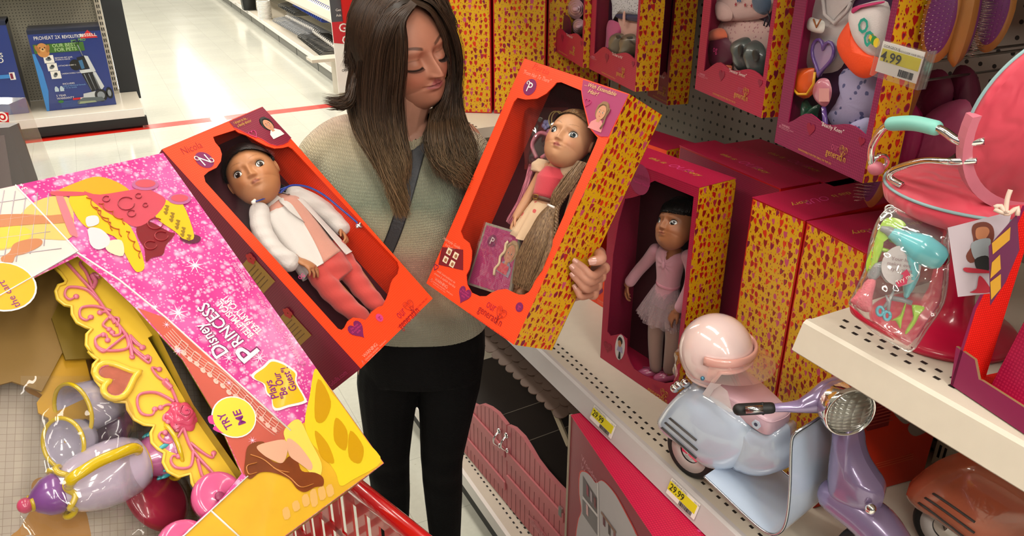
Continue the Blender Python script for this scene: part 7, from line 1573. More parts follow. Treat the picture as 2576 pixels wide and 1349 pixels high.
# ================================================================ BOTTOM SHELF
# wardrobe box
wa,wb2=W.at(1437,1045,.73,2),W.at(1643,1349,.73,2); x=wb2-wa; x/=np.linalg.norm(x); WB=Fr((wa[0],wa[1],ZD+.001),x,(-x[1],x[0],0),(0,0,1)); WH=.73-ZD-.001
wbx=thing('wardrobe_box',WB.M,'large magenta and maroon wooden wardrobe carton on the bottom shelf','box')
MR=mat('7c1028',.4,dots=200); mb=MB().box((0,.001,0),(.62,.34,WH-.001),MR).quad([(0,0,0),(.62,0,0),(.62,0,WH),(0,0,WH)],MR).quad([(-.001,.34,0),(-.001,0,0),(-.001,0,WH),(-.001,.34,WH)],mat('a59a88',.6)); mb.build('carton',wbx)
mb=MB().box((-.001,-.001,WH-.001),(.62,.34,WH+.0005),mat('b4103c',.4,dots=190)); Mt=T3(.30,.10,WH+.001)@RX(-math.pi/2); mb.text('this is',-.14,-.01,.05,M['gold'],y=-.0004,M4=Mt,shear=.3).text('OUR',.0,-.015,.07,M['pinkink'],y=-.0004,M4=Mt,shear=.3).text('story',.14,-.01,.05,M['gold'],y=-.0004,M4=Mt,shear=.3); mb.build('top_panel',wbx)
w9=lambda a,b: WB.xz(1160+a/2.65,840+b/2.65,0); mb=MB(); x_,z_=w9(790,790); mb.text('Wooden\nWardrobe',x_+.012,z_-.012,.024,mat('c8909a',.5),y=-.0006,bold=-.01,rot=0)
wpts=[w9(a,b) for a,b in ((790,925),(830,915),(870,950),(900,990),(940,975),(985,1010),(1040,1080),(1100,1190),(1180,1349),(1180,1420),(790,1420),(775,1260),(800,1180),(785,1060))]
big=[(min(p[0],.60),max(p[1],.01)) for p in wpts]; mb.poly(rnd(big,3),-.0006,mat('c83a30',.45)); cxx=np.array(big).mean(0); sm=[(cxx[0]+(a-cxx[0])*.95,cxx[1]+(b-cxx[1])*.97) for a,b in big]; mb.poly(rnd(sm,3),-.0010,mat('a8a4a6',.45))
def wq(pts,c,y=-.0014): mb.poly([w9(a,b) for a,b in pts],y,mat(c,.45))
wq([(815,945),(920,1110),(920,1220),(815,1080)],'5c5658'); wq([(812,1100),(918,1230),(915,1349),(812,1200)],'6a6668'); wq([(920,1000),(925,1349),(915,1349),(912,990)],'c8c4c4',-.0018); wq([(815,1080),(918,1210),(918,1228),(815,1098)],'c8c4c4',-.0018)
for i,(a,b,c) in enumerate(((840,1000,'8a3a4a'),(865,1040,'9c9096'),(890,1080,'6a2a30'),(838,1130,'c8a0a0'),(950,1200,'5c1a2a'),(985,1260,'3a2426'),(1020,1300,'7a4048'))): wq([(a,b),(a+14,b+20),(a+16,b+90),(a+2,b+70)],c,-.0022)
wq([(940,1180),(1040,1320),(1035,1335),(938,1195)],'7c5a48',-.0024)
mb.build('printed_front',wbx)
MB().box((-.004,-.004,-.0),(-.0015,.004,WH),mat('9a8f7c',.6)).build('corner_edge',wbx)
# toy stable
A=W.at(1167,1140,ZD,2); B=W.at(1338,1349,ZD,2); x=B-A; L_=np.linalg.norm(x); x/=L_; ST=Fr((A[0],A[1],ZD+.001),x,(-x[1],x[0],0),(0,0,1))
stb=thing('toy_stable',ST.M,'toy horse stable with pink plank doors and a brown scalloped roof on the bottom shelf','toy stable')
s9=lambda a,b,y=0.: ST.xz(1160+a/2.65,840+b/2.65,y)
PKW=mat('bd6c70',.5,noise=.05,name='pink_painted_wood'); PKG=mat('6e3438',.7); DBR=mat('241a16',.55,noise=.1,name='dark_brown_board'); BEI=mat('a89c84',.5); RFB=mat('5c4538',.6,noise=.12,nscale=12.,name='brown_shingle')
zt=[s9(a,b) for a,b in ((-60,400),(100,480),(140,470),(190,492),(240,530),(300,608))]; zr=[s9(a,b) for a,b in ((308,612),(350,630),(410,690),(460,770),(500,840),(560,920),(640,1010),(700,1070))]
dsp=(zt[-1][0]+zr[0][0])/2
x0_=-.18; xr=zr[-1][0]
def door(top,xa,xb,nm):
    pts=[(xa,.004),(xb,.004)]+[(min(max(p[0],xa),xb),p[1]) for p in top[::-1]]
    mb=MB().poly(pts,0,PKW,.012)
    n=int((xb-xa)/.026)
    for i in range(1,n+1):
        xx=xa+(xb-xa)*i/(n+1); zz=np.interp(xx,[p[0] for p in top],[p[1] for p in top]); mb.box((xx-.0006,-.0006,.006),(xx+.0006,.002,zz-.004),PKG)
    d=mb.build(nm,stb); r=MB()
    for (a1,b1,a2,b2) in (((20,690,300,1010) if nm=='left_door' else (308,1010,690,1349)),((90,570,300,790) if nm=='left_door' else (308,800,690,1240))):
        z1=s9(a1,b1)[1]; z2=s9(a2,b2)[1]; r.box((xa+.004,-.006,(z1+z2)/2-.016),(xb-.004,0,(z1+z2)/2+.016),PKW,bev=.0015)
    r.build('cross_rail',d); return d
dl_=door(zt,x0_,dsp-.0012,'left_door'); dr_=door(zr,dsp+.0012,xr,'right_door')
for d_,(a,b) in ((dl_,(265,660)),(dr_,(315,690))):
    q=s9(a,b); mb=MB(); mb.ell((q[0],-.006,q[1]+.008),(.009,.005,.009),CR_,12); mb.tube(smooth_path([(q[0],-.006,q[1]+.006),(q[0]+.002,-.022,q[1]-.006),(q[0]+.002,-.024,q[1]-.024),(q[0]+.004,-.010,q[1]-.040)],16),.0032,CR_,8); mb.ell((q[0]+.004,-.006,q[1]-.042),(.007,.005,.008),CR_,12); mb.build('handle',d_)
q=s9(680,1190); MB().box((q[0]-.012,-.007,q[1]-.014),(q[0]+.002,-.001,q[1]+.014),mat((.6,.62,.6),.3,1.)).build('hinge',dr_)
q=s9(510,1290); mb=MB(); mb.text('Stable',q[0]-.03,q[1]-.010,.03,mat('c0787c',.5),y=-.004,bold=.04,shear=.3); puff(mb,[(q[0]+.05*math.cos(a)*(1+.15*math.sin(5*a)),q[1]+.016*math.sin(a)*(1+.15*math.sin(5*a))) for a in np.linspace(0,6.2,40)],-.0005,.003,PKW); mb.build('carved_plate',dr_)
MB().box((x0_,.012,0),(xr,.40,.006),DBR).build('floor_board',stb)
mb=MB().box((x0_,.38,0),(xr,.40,.44),DBR)
for i in range(14): mb.box((x0_+.05*i,.379,.01),(x0_+.05*i+.001,.38,.44),mat('0c0908',.6))
mb.build('back_wall',stb)
# inner boards lying behind the doors, with pale seams
h1=s9(600,700,.10)[1]
mb=MB().box((x0_,.03,.200),(xr,.36,.206),DBR)
for xx in (s9(420,485,.15)[0],s9(590,755,.15)[0]): mb.box((xx-.0012,.03,.2062),(xx+.0012,.36,.2068),mat('8a8072',.5))
mb.build('loft_floor',stb)
MB().box((xr,.0,0),(xr+.007,.40,.46),BEI).build('side_wall',stb)
pa=ST.at(1377,992,.045); pb_=ST.at(1432,1122,.010); mb=MB(); mb.tube([tuple(pa),tuple(pb_)],.008,BEI,4,caps=True,smooth=False); mb.build('gable_post',stb)
e0=ST.at(1224,850,.03); e1=ST.at(1428,1046,.03); ez=(e0[2]+e1[2])/2; rf=thing('x',ST.M,'','') ; bpy.data.objects.remove(rf)
mb=MB().add([(e0[0]-.25,.035,ez-.003),(e1[0],.035,ez-.003),(e1[0]+.03,.30,ez+.115),(e0[0]-.25,.30,ez+.115)],[(0,1,2,3)],RFB); rfo=mb.build('roof',stb)
sl=math.atan2(.118,.265)
for r in range(8):
    mb=MB(); n=int((e1[0]-e0[0]+.25)/.040)+1
    for i in range(n+1):
        xx=e1[0]-.016-i*.040+(.020 if r%2 else 0); yy=.022+r*.030; zz=ez+(yy-.03)*math.tan(sl)+.0035+.0006*(i%2)
        Mx=T3(xx,yy,zz)@RX(sl-.10); mb.lathe([(.0001,.0015),(.0222,.0015),(.0228,0),(.0222,-.0015),(.0001,-.0015)],RFB,14,Mx,smooth=False)
    mb.build('shingle_row',rfo)
# ================================================================ PRINCESS TEA CART BOX
vX=np.array((-.3292,.6695,.6659)); vZ=-np.array((.8789,.475,-.0428)); vX/=np.linalg.norm(vX); vZ/=np.linalg.norm(vZ)
PB=Fr((.2423,.8469,1.0953),vX,np.cross(vZ,vX),vZ); PB=Fr(PB.O,PB.R[:,0],np.cross(PB.R[:,2],PB.R[:,0]),PB.R[:,2])
PWd,PHt,PDp=.56,.52,.115
pbx=thing('tea_cart_box',PB.M,'big pink and yellow princess tea cart window box lying in the shopping cart','toy box')
P_=lambda u,v,y=0.: PB.xz(u,v,y); a2=lambda a,b,y=0.: P_(a/2.594,380+b/2.594,y); a3=lambda a,b,y=0.: P_(a/2.703,850+b/2.703,y); a5=lambda a,b,y=0.: P_(400+a/2.457,800+b/2.457,y)
def glitter():
    m=bpy.data.materials.new('pink_sparkle_print'); t=NT(m); uv=t.n('UVMap').outputs[0]
    n1=t.n('TexNoise',{'Vector':uv,'Scale':7.,'Detail':3.}).outputs[0]; c=t.ramp(n1,[(.32,lin('b82a80')),(.46,lin('cf3f90')),(.58,lin('d968a8')),(.74,lin('e6a8cc'))])
    for sc,th,am in ((80.,.38,.55),(150.,.40,.6),(40.,.30,.35),(260.,.36,.5)):
        vo=t.n('TexVoronoi',{'Vector':uv,'Scale':sc,'Randomness':1.},voronoi_dimensions='2D'); sel=t.n('SeparateColor',{0:vo.outputs['Color']}).outputs[0]
        k=t.mth('MULTIPLY',t.mth('DIVIDE',t.mth('SUBTRACT',th,vo.outputs['Distance']),th*.8,clamp=True),t.mth('MULTIPLY',t.mth('GREATER_THAN',sel,.62),am)); c=t.mix(k,c,lin('f7d3e8'))
    t.out(t.n('BsdfPrincipled',{'Base Color':c,'Roughness':.14,'Coat Weight':.6,'Coat Roughness':.04}).outputs[0]); return m
GLI=glitter(); YEL=mat('e0b52c',.45,coat=.2,name='yellow_card'); YDK=mat('a8921c',.5,name='olive_yellow_card'); CRM=mat('d9c3a0',.4); TER=mat('c0584a',.2,coat=.5,noise=.25,nscale=14.,name='terracotta_print'); WL=M['white']
pl=lambda mb,pts,y,m: mb.poly(pts,y,m)
win=[P_(*p) for p in ((195,645),(250,690),(340,775),(459,905),(540,1040),(608,1192),(560,1252),(466,1340),(380,1420),(250,1560),(-160,1560),(-260,900),(0,742))]
outer=[(0,0),(PWd,0),(PWd,PHt),(0,PHt)]
win=[(min(max(a,.012),PWd-.012),min(max(b,.012),PHt-.012)) for a,b in win]
f=MB().poly(outer,0,GLI,.002,holes=[win],edge=YDK)
# printed areas in the face
red=[a5(0,0),a5(770,660),a5(800,700),a5(540,930),P_(608,1190),P_(459,903),P_(345,775)]
red=[P_(345,775),P_(416,800),P_(713,1069),P_(745,1095),P_(640,1185),P_(612,1195),P_(540,1040),P_(459,903)]
pl(f,red,-.0004,TER)
f.tube([(p[0],-.0008,p[1]) for p in [P_(193,637),P_(300,706),P_(416,800),P_(560,930),P_(730,1085)]],.0022,WL,6,flat=.4)
pl(f,[P_(*p) for p in ((-120,500),(38,468),(195,632),(0,742),(-220,880))],-.0006,mat('d8cbc4',.25,coat=.5)); 
f.tube([(p[0],-.0012,p[1]) for p in [P_(38,468),P_(195,634),P_(0,745),P_(-200,865)]],.0022,WL,6,flat=.4)
for i in range(5): a=P_(10+28*i,480+2*i); b=P_(-30+35*i,700-20*i); f.tube([(a[0],-.0009,a[1]),(b[0],-.0009,b[1])],.0006,mat('b9aeb8',.4),4)
for i in range(4): a=P_(0,510+45*i); b=P_(70+28*i,500+42*i); f.tube([(a[0],-.0009,a[1]),(b[0],-.0009,b[1])],.0006,mat('b9aeb8',.4),4)
sh_=lambda pts,y,m,n=4: f.poly(rnd([a2(a,b) for a,b in pts],n),y,m)
sh_([(130,420),(200,350),(330,300),(460,320),(470,560),(330,580),(250,575),(180,590),(60,640),(-40,640),(-60,510),(60,480)],-.0010,mat('d2b060',.4),3)
sh_([(330,290),(480,215),(640,170),(790,220),(850,290),(700,350),(470,290)],-.0011,mat('c79a1e',.3))
sh_([(-60,430),(120,415),(300,425),(400,418),(460,430),(470,465),(400,475),(250,480),(120,490),(-60,500)],-.0014,mat('b8754a',.4)); sh_([(90,610),(180,580),(265,580),(265,620),(170,670),(100,690),(80,730),(20,730),(5,700),(60,665)],-.0014,mat('b8754a',.4)); sh_([(-60,510),(80,490),(180,510),(200,560),(100,620),(-60,640)],-.0012,mat('d8b838',.4))
# toy cart picture
RDP=mat('c4485a',.3,coat=.4); YLP=mat('dcb418',.3,coat=.4); DRD=mat('7a1420',.3,coat=.4); MAU=mat('b0608e',.3,coat=.4)
sh_([(455,300),(560,290),(700,400),(850,500),(940,740),(900,795),(860,760),(800,650),(740,560),(560,500),(470,380)],-.0016,YLP); sh_([(545,270),(650,290),(920,250),(1000,270),(1080,330),(1000,440),(890,500),(780,450),(660,380)],-.0018,RDP); sh_([(960,270),(1120,340),(1190,350),(1265,560),(1200,580),(1140,530),(1010,430),(1070,350)],-.0017,YLP)
sh_([(890,500),(960,460),(1100,530),(1140,545),(1080,620),(1060,680),(990,700),(950,725),(940,640),(900,570)],-.0015,DRD); sh_([(360,290),(400,280),(500,540),(480,560),(440,520)],-.0019,mat('d8707c',.35)); sh_([(325,275),(360,268),(550,275),(545,295),(400,300),(340,292)],-.0020,RDP)
for c in ((945,225,88,34),(1168,320,74,32)): x,z=a2(c[0],c[1]); sh_([(c[0]+c[2]*math.cos(q),c[1]+c[3]*1.1*math.sin(q)) for q in np.linspace(0,5.8,10)],-.0022,MAU); sh_([(c[0]+c[2]*.75*math.cos(q),c[1]-6+c[3]*.75*math.sin(q)) for q in np.linspace(0,5.8,10)],-.0025,mat('c8505e',.3))
sh_([(1170,570),(1240,545),(1305,565),(1290,600),(1220,605)],-.0016,mat('5a2038',.3))
for (a,b,c,d) in ((600,360,800,560),(640,340,820,480),(820,520,920,700),(560,300,740,520)): f.tube([(lambda p:(p[0],-.0024,p[1]))(a2(a+(c-a)*q+14*math.sin(q*18),b+(d-b)*q+10*math.cos(q*18))) for q in np.linspace(0,1,24)],.0014,mat('b8541c',.4),4,flat=.4)
for c in ((690,320,26),(820,350,60),(855,415,30),(900,300,22),(945,360,18)): f.tube([(lambda p:(p[0],-.0024,p[1]))(a2(c[0]+c[2]*math.cos(q)*.9,c[1]+c[2]*math.sin(q)*.7)) for q in np.linspace(0,5.5,14)],.0016,mat('9a2c3c',.3),4,flat=.4)
for c in ((1010,480,50),(1050,560,44),(980,620,40)): f.tube([(lambda p:(p[0],-.0022,p[1]))(a2(c[0]+c[2]*math.cos(q),c[1]+c[2]*.7*math.sin(q))) for q in np.linspace(0,5.5,14)],.0018,mat('a02c34',.3),4,flat=.4)
for i in range(14): x,z=a2(1080+12*i,370+16*i); f.poly(heart(x,z-.002+.004*(i%3),.0035,12),-.0022,mat('8a6a10',.4))
sh_([(570,520),(600,505),(660,520),(710,570),(705,620),(640,650),(590,620),(575,560)],-.0024,mat('c9c6cc',.35)); sh_([(690,600),(790,590),(800,690),(700,660)],-.0023,mat('d9c9a8',.4)); sh_([(560,440),(630,430),(640,480),(570,500)],-.0024,mat('c9c6cc',.35))
# lettering: reads along +x, up = +z
def pt(st,u,v,size,m,y=-.0012,**k):
    x,z=P_(u,v); f.text(st,x,z,size,m,y=y,**k)
def lt(st,a,b,hgt,m,y=-.0014,bold=.01,off=0.,fr=None):
    """lettering fitted between two measured baseline ends"""
    A=fr(*a); B=fr(*b); L=math.hypot(B[0]-A[0],B[1]-A[1]); r=math.atan2(B[1]-A[1],B[0]-A[0]); vs,fs=textmesh(st,bold,0.,'LEFT',1.); x1=max(v[0] for v in vs); x0=min(v[0] for v in vs); c,s_=math.cos(r),math.sin(r)
    f.add([(A[0]+((q[0]-x0)/(x1-x0)*L)*c-(q[1]*hgt-off)*s_,y,A[1]+((q[0]-x0)/(x1-x0)*L)*s_+(q[1]*hgt-off)*c) for q in vs],fs,m)
r1=lambda a,b: P_(420+a/3.066,620+b/3.066); PK3=mat('e6a0c6',.4)
for dd,mm,yy,bo in ((.0010,mat('7a1a5a',.4),-.0010,.045),(0,WL,-.0016,.012)):
    lt('RINCESS',(590,735),(300,432),.026,mm,yy,bo,dd,r1); lt('P',(700,822),(610,735),.044,mm,yy,bo,dd+.003,r1); lt('D',(462,822),(398,748),.030,mm,yy,bo,dd+.002,r1); lt('isney',(400,745),(282,590),.024,mm,yy,bo,dd,r1)
lt('BELLE MUSICAL',(668,682),(410,424),.0150,WL,bold=.02,fr=r1); lt('TEA PARTY CART',(735,655),(452,380),.0150,WL,bold=.02,fr=r1)
pt('3+',70,478,.010,WL); lt('WARNING:',(1030,852),(925,672),.0125,PK3,fr=r1); lt('CHOKING HAZARD - Small parts.',(885,655),(700,362),.0085,PK3,bold=0.,fr=r1); lt('Not for children under 3 years.',(902,645),(770,435),.0060,PK3,bold=0.,fr=r1); lt('ADULT ASSEMBLY REQUIRED',(648,325),(518,125),.0080,PK3,fr=r1); lt('Batteries included. Styles may vary.',(668,320),(520,85),.0045,PK3,bold=0.,fr=r1)
x,z=P_(768,918); f.tube([(x,-.001,z),(x+.012,-.001,z),(x+.006,-.001,z+.011),(x,-.001,z)],.0007,mat('f0a8cc',.4),4,flat=.3)
# plays label
lab=[a5(a,b) for a,b in ((572,350),(640,300),(690,258),(760,275),(800,300),(850,340),(850,400),(905,500),(900,530),(800,555),(730,577),(700,560),(690,500),(660,470),(640,410),(580,380))]
f.poly(rnd(lab,4),-.0014,WL); cl=np.array(lab).mean(0); f.poly(rnd([(cl[0]+(a-cl[0])*.9,cl[1]+(b-cl[1])*.9) for a,b in lab],4),-.0018,mat('e2b41c',.3,coat=.4))
VIO=mat('7c1a78',.4)
for st,a_,b_ in (('Plays',(860,1168),(800,1035)),('"Be Our',(935,1168),(862,975)),('Guest"!',(1000,1112),(925,935))): lt(st,a_,b_,.0165,VIO,-.0024,.012,0.,r1)
# try me button
x,z=a5(462,615); f.poly(disc(x,z,.0285),-.0014,WL); f.poly(disc(x,z,.0268),-.0018,mat('e8c83c',.3)); lt('TRY',(1582,612),(1518,508),.0145,VIO,-.0022,.02,0.,a3); lt('ME',(1668,585),(1625,490),.0145,VIO,-.0022,.02,0.,a3)
f.poly(rnd([a5(a,b) for a,b in ((300,615),(345,605),(375,650),(400,690),(460,705),(540,640),(520,690),(460,725),(380,715),(330,690),(345,665),(310,655))],3),-.0016,mat('c8388a',.4))
x,z=P_(8,722); f.poly(disc(x,z,.034),-.0014,WL); f.poly(disc(x,z,.032),-.0018,mat('e0a824',.3)); f.text('the cart',x-.012,z-.004,.012,VIO,y=-.0024,align='CENTER')
# music staff over the terracotta strip
MUS=mat('e8b0a4',.4)
for o_ in range(5): f.tube([(lambda p:(p[0],-.0008,p[1]))(a5(30+12*o_+70*q*10,110-10*o_+62*q*10+18*math.sin(q*9))) for q in np.linspace(0,.98,24)],.0005,MUS,4)
for i in range(8):
    u=110+80*i; v=190+68*i; p=a5(u,v); f.poly(disc(p[0],p[1],.0042,.003,12),-.0010,MUS); q=a5(u+28,v-50); f.tube([(p[0],-.001,p[1]),(q[0],-.001,q[1])],.0006,MUS,4); q2=a5(u+70,v-20); f.tube([(q[0],-.001,q[1]),(q2[0],-.001,q2[1])],.0008,MUS,4); p2=a5(u+42,v+28); f.tube([(q2[0],-.001,q2[1]),(p2[0],-.001,p2[1])],.0006,MUS,4); f.poly(disc(p2[0],p2[1],.0042,.003,12),-.0010,MUS)
def star(u,v,r,m,fr=a5,y=-.0014):
    x,z=fr(u,v); f.poly([(x+(r if i%2 else r*.16)*math.cos(i*math.pi/8+.2),z+(r if i%2 else r*.16)*math.sin(i*math.pi/8+.2)) for i in range(16)],y,m)
for u,v,r in ((120,205,.006),(45,45,.006),(430,405,.006),(575,760,.006),(430,250,.011),(620,250,.013)): star(u,v,r,mat('efc4dc',.3))
for u,v,r in ((1040,860,.007),(1270,750,.015),(1160,1060,.015),(1160,1310,.007),(1010,1020,.007)): star(u,v,r,mat('f7d3e8',.3),fr=a2)
# golden lower corner with drapery folds and a brown ribbon (plain stand-in for the printed figure)
gold=mat('d8a82c',.16,coat=.5,noise=.18,nscale=18.,name='golden_print'); YG=mat('e0c628',.14,coat=.6); YG2=mat('c8960e',.2,coat=.5); 
f.poly([P_(730,1085),P_(760,1000),P_(795,915),P_(965,1168),P_(760,1320),P_(600,1440),P_(400,1580),P_(380,1425),P_(540,1262),P_(612,1202),P_(660,1150)][0:0] or [(max(a,.0006),max(b,.0006)) for a,b in [P_(735,1085),P_(770,1060),P_(800,1000),P_(812,918),P_(966,1166),P_(720,1350),P_(540,1485),P_(330,1420+60),P_(470,1345),P_(622,1200)]],-.0005,gold)
sh5=lambda pts,y,m,n=4: f.poly(rnd([(max(p[0],.001),max(p[1],.001)) for p in [a5(a,b) for a,b in pts]],n),y,m)
sh5([(960,320),(1000,360),(1060,460),(1110,520),(1180,620),(1280,760),(1370,890),(1200,1000),(1120,1040),(1090,960),(1020,860),(930,760),(900,640),(930,480)],-.0010,YG)
for P in ([(980,380),(1060,520),(1020,640),(960,620)],[(1090,620),(1160,700),(1150,820),(1080,760)],[(1180,700),(1260,800),(1240,900),(1170,860)],[(960,700),(1040,780),(1080,900),(1000,860)]): sh5(P,-.0014,YG2)
sh5([(775,690),(860,630),(930,760),(1000,900),(990,980),(930,960),(850,860),(780,760)],-.0016,mat('e4cc58',.2,coat=.5))
RIB=mat('7a3a18',.2,coat=.6,noise=.35,nscale=40.,name='brown_ribbon_print')
sh5([(545,800),(600,770),(650,775),(640,830),(700,890),(760,900),(800,860),(850,880),(880,950),(960,960),(1010,990),(1010,1040),(960,1050),(900,1080),(850,1060),(800,1000),(700,960),(620,960),(560,1000),(525,960),(530,880)],-.0018,RIB)
sh5([(600,800),(680,770),(775,760),(790,830),(760,900),(700,885),(640,850)],-.0022,mat('d8a488',.3,coat=.3)); sh5([(790,750),(860,790),(940,900),(930,945),(860,900),(800,850)],-.0020,mat('d8a488',.3,coat=.3))
for P in ([(560,850),(640,880),(720,940),(800,960)],[(700,930),(800,990),(870,1050),(950,1030)],[(600,960),(550,970),(540,920),(600,900)]): f.tube(smooth_path([(lambda p:(p[0],-.0026,p[1]))(a5(a,b)) for a,b in P],16),.0016,mat('c8803c',.25,coat=.6),4,flat=.4)
# pale towers as plain blocks
for i,(u,v,hh_) in enumerate(((880,1110,60),(930,1080,90),(980,1060,70),(820,1150,50),(760,1190,60),(1030,1050,60))): sh5([(u,v),(u+34,v-20),(u+50,v+hh_-20),(u+14,v+hh_)],-.0012,mat('d8a860',.3),2)
f.tube([(lambda p:(p[0],-.0012,p[1]))(P_(*p)) for p in ((622,1200),(466,1345),(400,1405))],.0024,WL,6,flat=.4); f.tube([(lambda p:(p[0],-.0012,p[1]))(P_(*p)) for p in ((529,1286),(610,1360))],.0022,WL,6,flat=.4)
f.build('front_panel',pbx)
# body of the carton
sideY=mat('c9a01c',.35,noise=.2,nscale=20.); mb=MB().box((0,.002,0),(.002,PDp,PHt),YDK).box((PWd-.002,.002,0),(PWd,PDp,PHt),YDK); mb.build('side_panel',pbx)
MB().quad([(0,.0,-.0004),(0,PDp,-.0004),(PWd,PDp,-.0004),(PWd,.0,-.0004)],mat('8c1a48',.2,coat=.5,noise=.3,nscale=12.)).box((0,.002,0),(PWd,PDp,.002),YDK).build('bottom_panel',pbx)
MB().box((0,.002,PHt-.002),(PWd,PDp,PHt),YDK).build('top_panel',pbx)
BPm=bpy.data.materials.new('printed_kitchen_card'); t=NT(BPm); uv=t.n('UVMap').outputs[0]; br=t.n('TexBrick',{'Vector':t.n('VectorRotate',{'Vector':uv,'Angle':.5},rotation_type='Z_AXIS').outputs[0],'Scale':1.,'Color1':lin('a99c90'),'Color2':lin('b0a496'),'Mortar':lin('8c7c6e'),'Mortar Size':.00025,'Brick Width':.0085,'Row Height':.0085},offset=0.); n_=t.n('TexNoise',{'Vector':uv,'Scale':7.,'Detail':2.}).outputs[0]; cc_=t.mix(t.mth('GREATER_THAN',n_,.56),br.outputs['Color'],lin('a8783c')); t.out(t.n('BsdfPrincipled',{'Base Color':cc_,'Roughness':.45}).outputs[0])
MB().box((.002,PDp-.004,.002),(PWd-.002,PDp,PHt-.002),BPm).box((0,PDp,0),(PWd,PDp+.001,PHt),mat('8a7a3c',.6)).build('back_panel',pbx)
# scalloped yellow cart panel with pink scroll work
cartp=thing('toy_tea_cart',PB.M,'yellow scalloped toy tea cart panel with pink scrolls behind the box window','toy cart')
yP=.030; s2=lambda a,b,y=yP: a2(a,b,y); s3=lambda a,b,y=yP: a3(a,b,y)
sc_pts=[s2(a,b) for a,b in ((355,760),(395,800),(430,850),(420,868),(380,880),(362,920),(375,970),(420,1005),(468,1015),(470,1070),(500,1120),(560,1150),(598,1165),(565,1200),(562,1270),(600,1330))]+[s3(a,b) for a,b in ((600,95),(640,135),(668,150),(635,185),(628,240),(650,290),(690,340),(720,400),(780,435),(858,440),(868,490),(910,555),(980,592),(1048,600),(1025,650),(1032,715),(1075,760),(1118,785),(1108,850),(1140,910),(1210,948),(1292,925),(1305,990),(1340,1050),(1380,1110))]
edge=[s3(1560,1100),s3(1630,985),s3(1480,760),s3(1300,500),s3(1150,240),s3(1005,0)]+[s2(a,b) for a,b in ((1000,1200),(900,1020),(780,850),(690,745),(560,690),(480,680),(400,720))]
YLL=mat('e2bc3c',.3,coat=.5,name='yellow_plastic'); mb=MB().poly(sc_pts+edge,yP,YLL,.004); mb.tube([(a,yP-.001,b) for a,b in sc_pts],.0022,YLL,8); cpn=mb.build('side_panel',cartp)
PKP=mat('cf6a84',.3,coat=.6,name='pink_scroll'); mb=MB()
def scr(pts,fr,r0=.0034,r1=.0022): P=smooth_path([(lambda p:(p[0],yP-.002,p[1]))(fr(a,b)) for a,b in pts],80); n=len(P); mb.tube(P,np.linspace(r0,r1,n),PKP,7,flat=.6); mb.ell(P[-1],(.0036,.0026,.0036),PKP,10)
scr([(420,720),(520,830),(600,920),(690,1050),(760,1130),(830,1230),(860,1349)],s2,.003,.004); scr([(600,900),(560,800),(520,740),(560,712),(595,735)],s2); scr([(600,905),(620,860),(600,820),(640,825)],s2,.005,.006); scr([(640,980),(560,910),(450,895),(420,940),(450,975),(495,955)],s2)
scr([(720,1050),(620,1020),(530,1030),(520,1085),(560,1110),(590,1090)],s2); scr([(745,1130),(700,1060),(650,1060)],s2); scr([(760,1150),(770,1100),(720,1090)],s2); scr([(780,1160),(780,1200),(740,1210),(730,1190)],s2); scr([(700,1100),(670,1140),(710,1170)],s2)
scr([(820,1200),(830,1290),(720,1310),(640,1290),(620,1230),(680,1200),(700,1240)],s2); scr([(840,1210),(880,1260),(925,1290)],s2); scr([(860,1290),(940,1349),(960,1349)],s2)
scr([(860,-20),(760,60),(700,100),(650,60),(650,10),(700,-15)],s3); scr([(880,0),(900,80),(960,140),(1010,175),(1020,140),(990,140)],s3); scr([(880,-10),(930,40),(970,70)],s3)
scr([(1215,480),(1150,330),(1070,270),(1030,210),(1080,220)],s3); scr([(1160,350),(1120,310),(1130,300)],s3,.006,.007); scr([(1180,440),(1060,380),(950,390),(930,450),(960,520),(1030,530),(1050,490)],s3); scr([(1200,480),(1140,460),(1090,480)],s3); scr([(1180,540),(1120,530),(1110,560),(1140,575)],s3)
scr([(1240,620),(1190,700),(1130,720),(1080,680),(1090,650),(1120,650)],s3); scr([(1240,610),(1300,760),(1420,900),(1480,960),(1540,950)],s3,.0035,.003); scr([(1310,780),(1290,880),(1200,890),(1160,850),(1170,810),(1210,810)],s3); scr([(1290,720),(1380,790),(1440,820),(1450,790)],s3); scr([(1340,830),(1370,940),(1410,985),(1440,960)],s3); scr([(1230,610),(1190,610),(1200,630)],s3,.006,.007)
mb.build('scroll_relief',cpn)
mb=MB(); q=s3(1245,530,yP-.004)
RSM=mat('cc4468',.3,coat=.6); RSD=mat('a82c50',.3,coat=.6)
for i,(r_,n_p,h_,th_) in enumerate(((.0205,6,.002,.007),(.0155,5,.008,.006),(.0100,4,.013,.005))):
    puff(mb,[(q[0]+r_*(1+.10*math.cos(n_p*a))*math.cos(a+i*.6),q[1]+r_*(1+.10*math.cos(n_p*a))*math.sin(a+i*.6)) for a in np.linspace(0,2*math.pi,48,endpoint=False)],yP-h_,th_,RSM,k=5,ex=3.)
mb.tube([(q[0]+(.0085-.0012*t_)*math.cos(t_),yP-.0185,q[1]+(.0085-.0012*t_)*math.sin(t_)) for t_ in np.linspace(0,6.5,40)],.0011,RSD,6)
mb.build('rose',cpn)
mb=MB(); q=s3(800,290,yP-.004); tq=s3(960,240,yP-.004); hp=heart(q[0]+.002,q[1],.027,36,rot=math.atan2(tq[1]-q[1],tq[0]-q[0])+math.pi/2); puff(mb,hp,yP-.003,.002,mat('a85a48',.25,noise=.5,nscale=60.,coat=.4)); mb.tube([(a,yP-.004,b) for a,b in hp],.0042,YLL,8,closed=True); mb.tube([(q[0]+.002+(a-q[0]-.002)*.88,yP-.004,q[1]+(b-q[1])*.88) for a,b in hp],.0018,PKP,6,closed=True); mb.build('heart_medallion',cpn)
mb=MB()
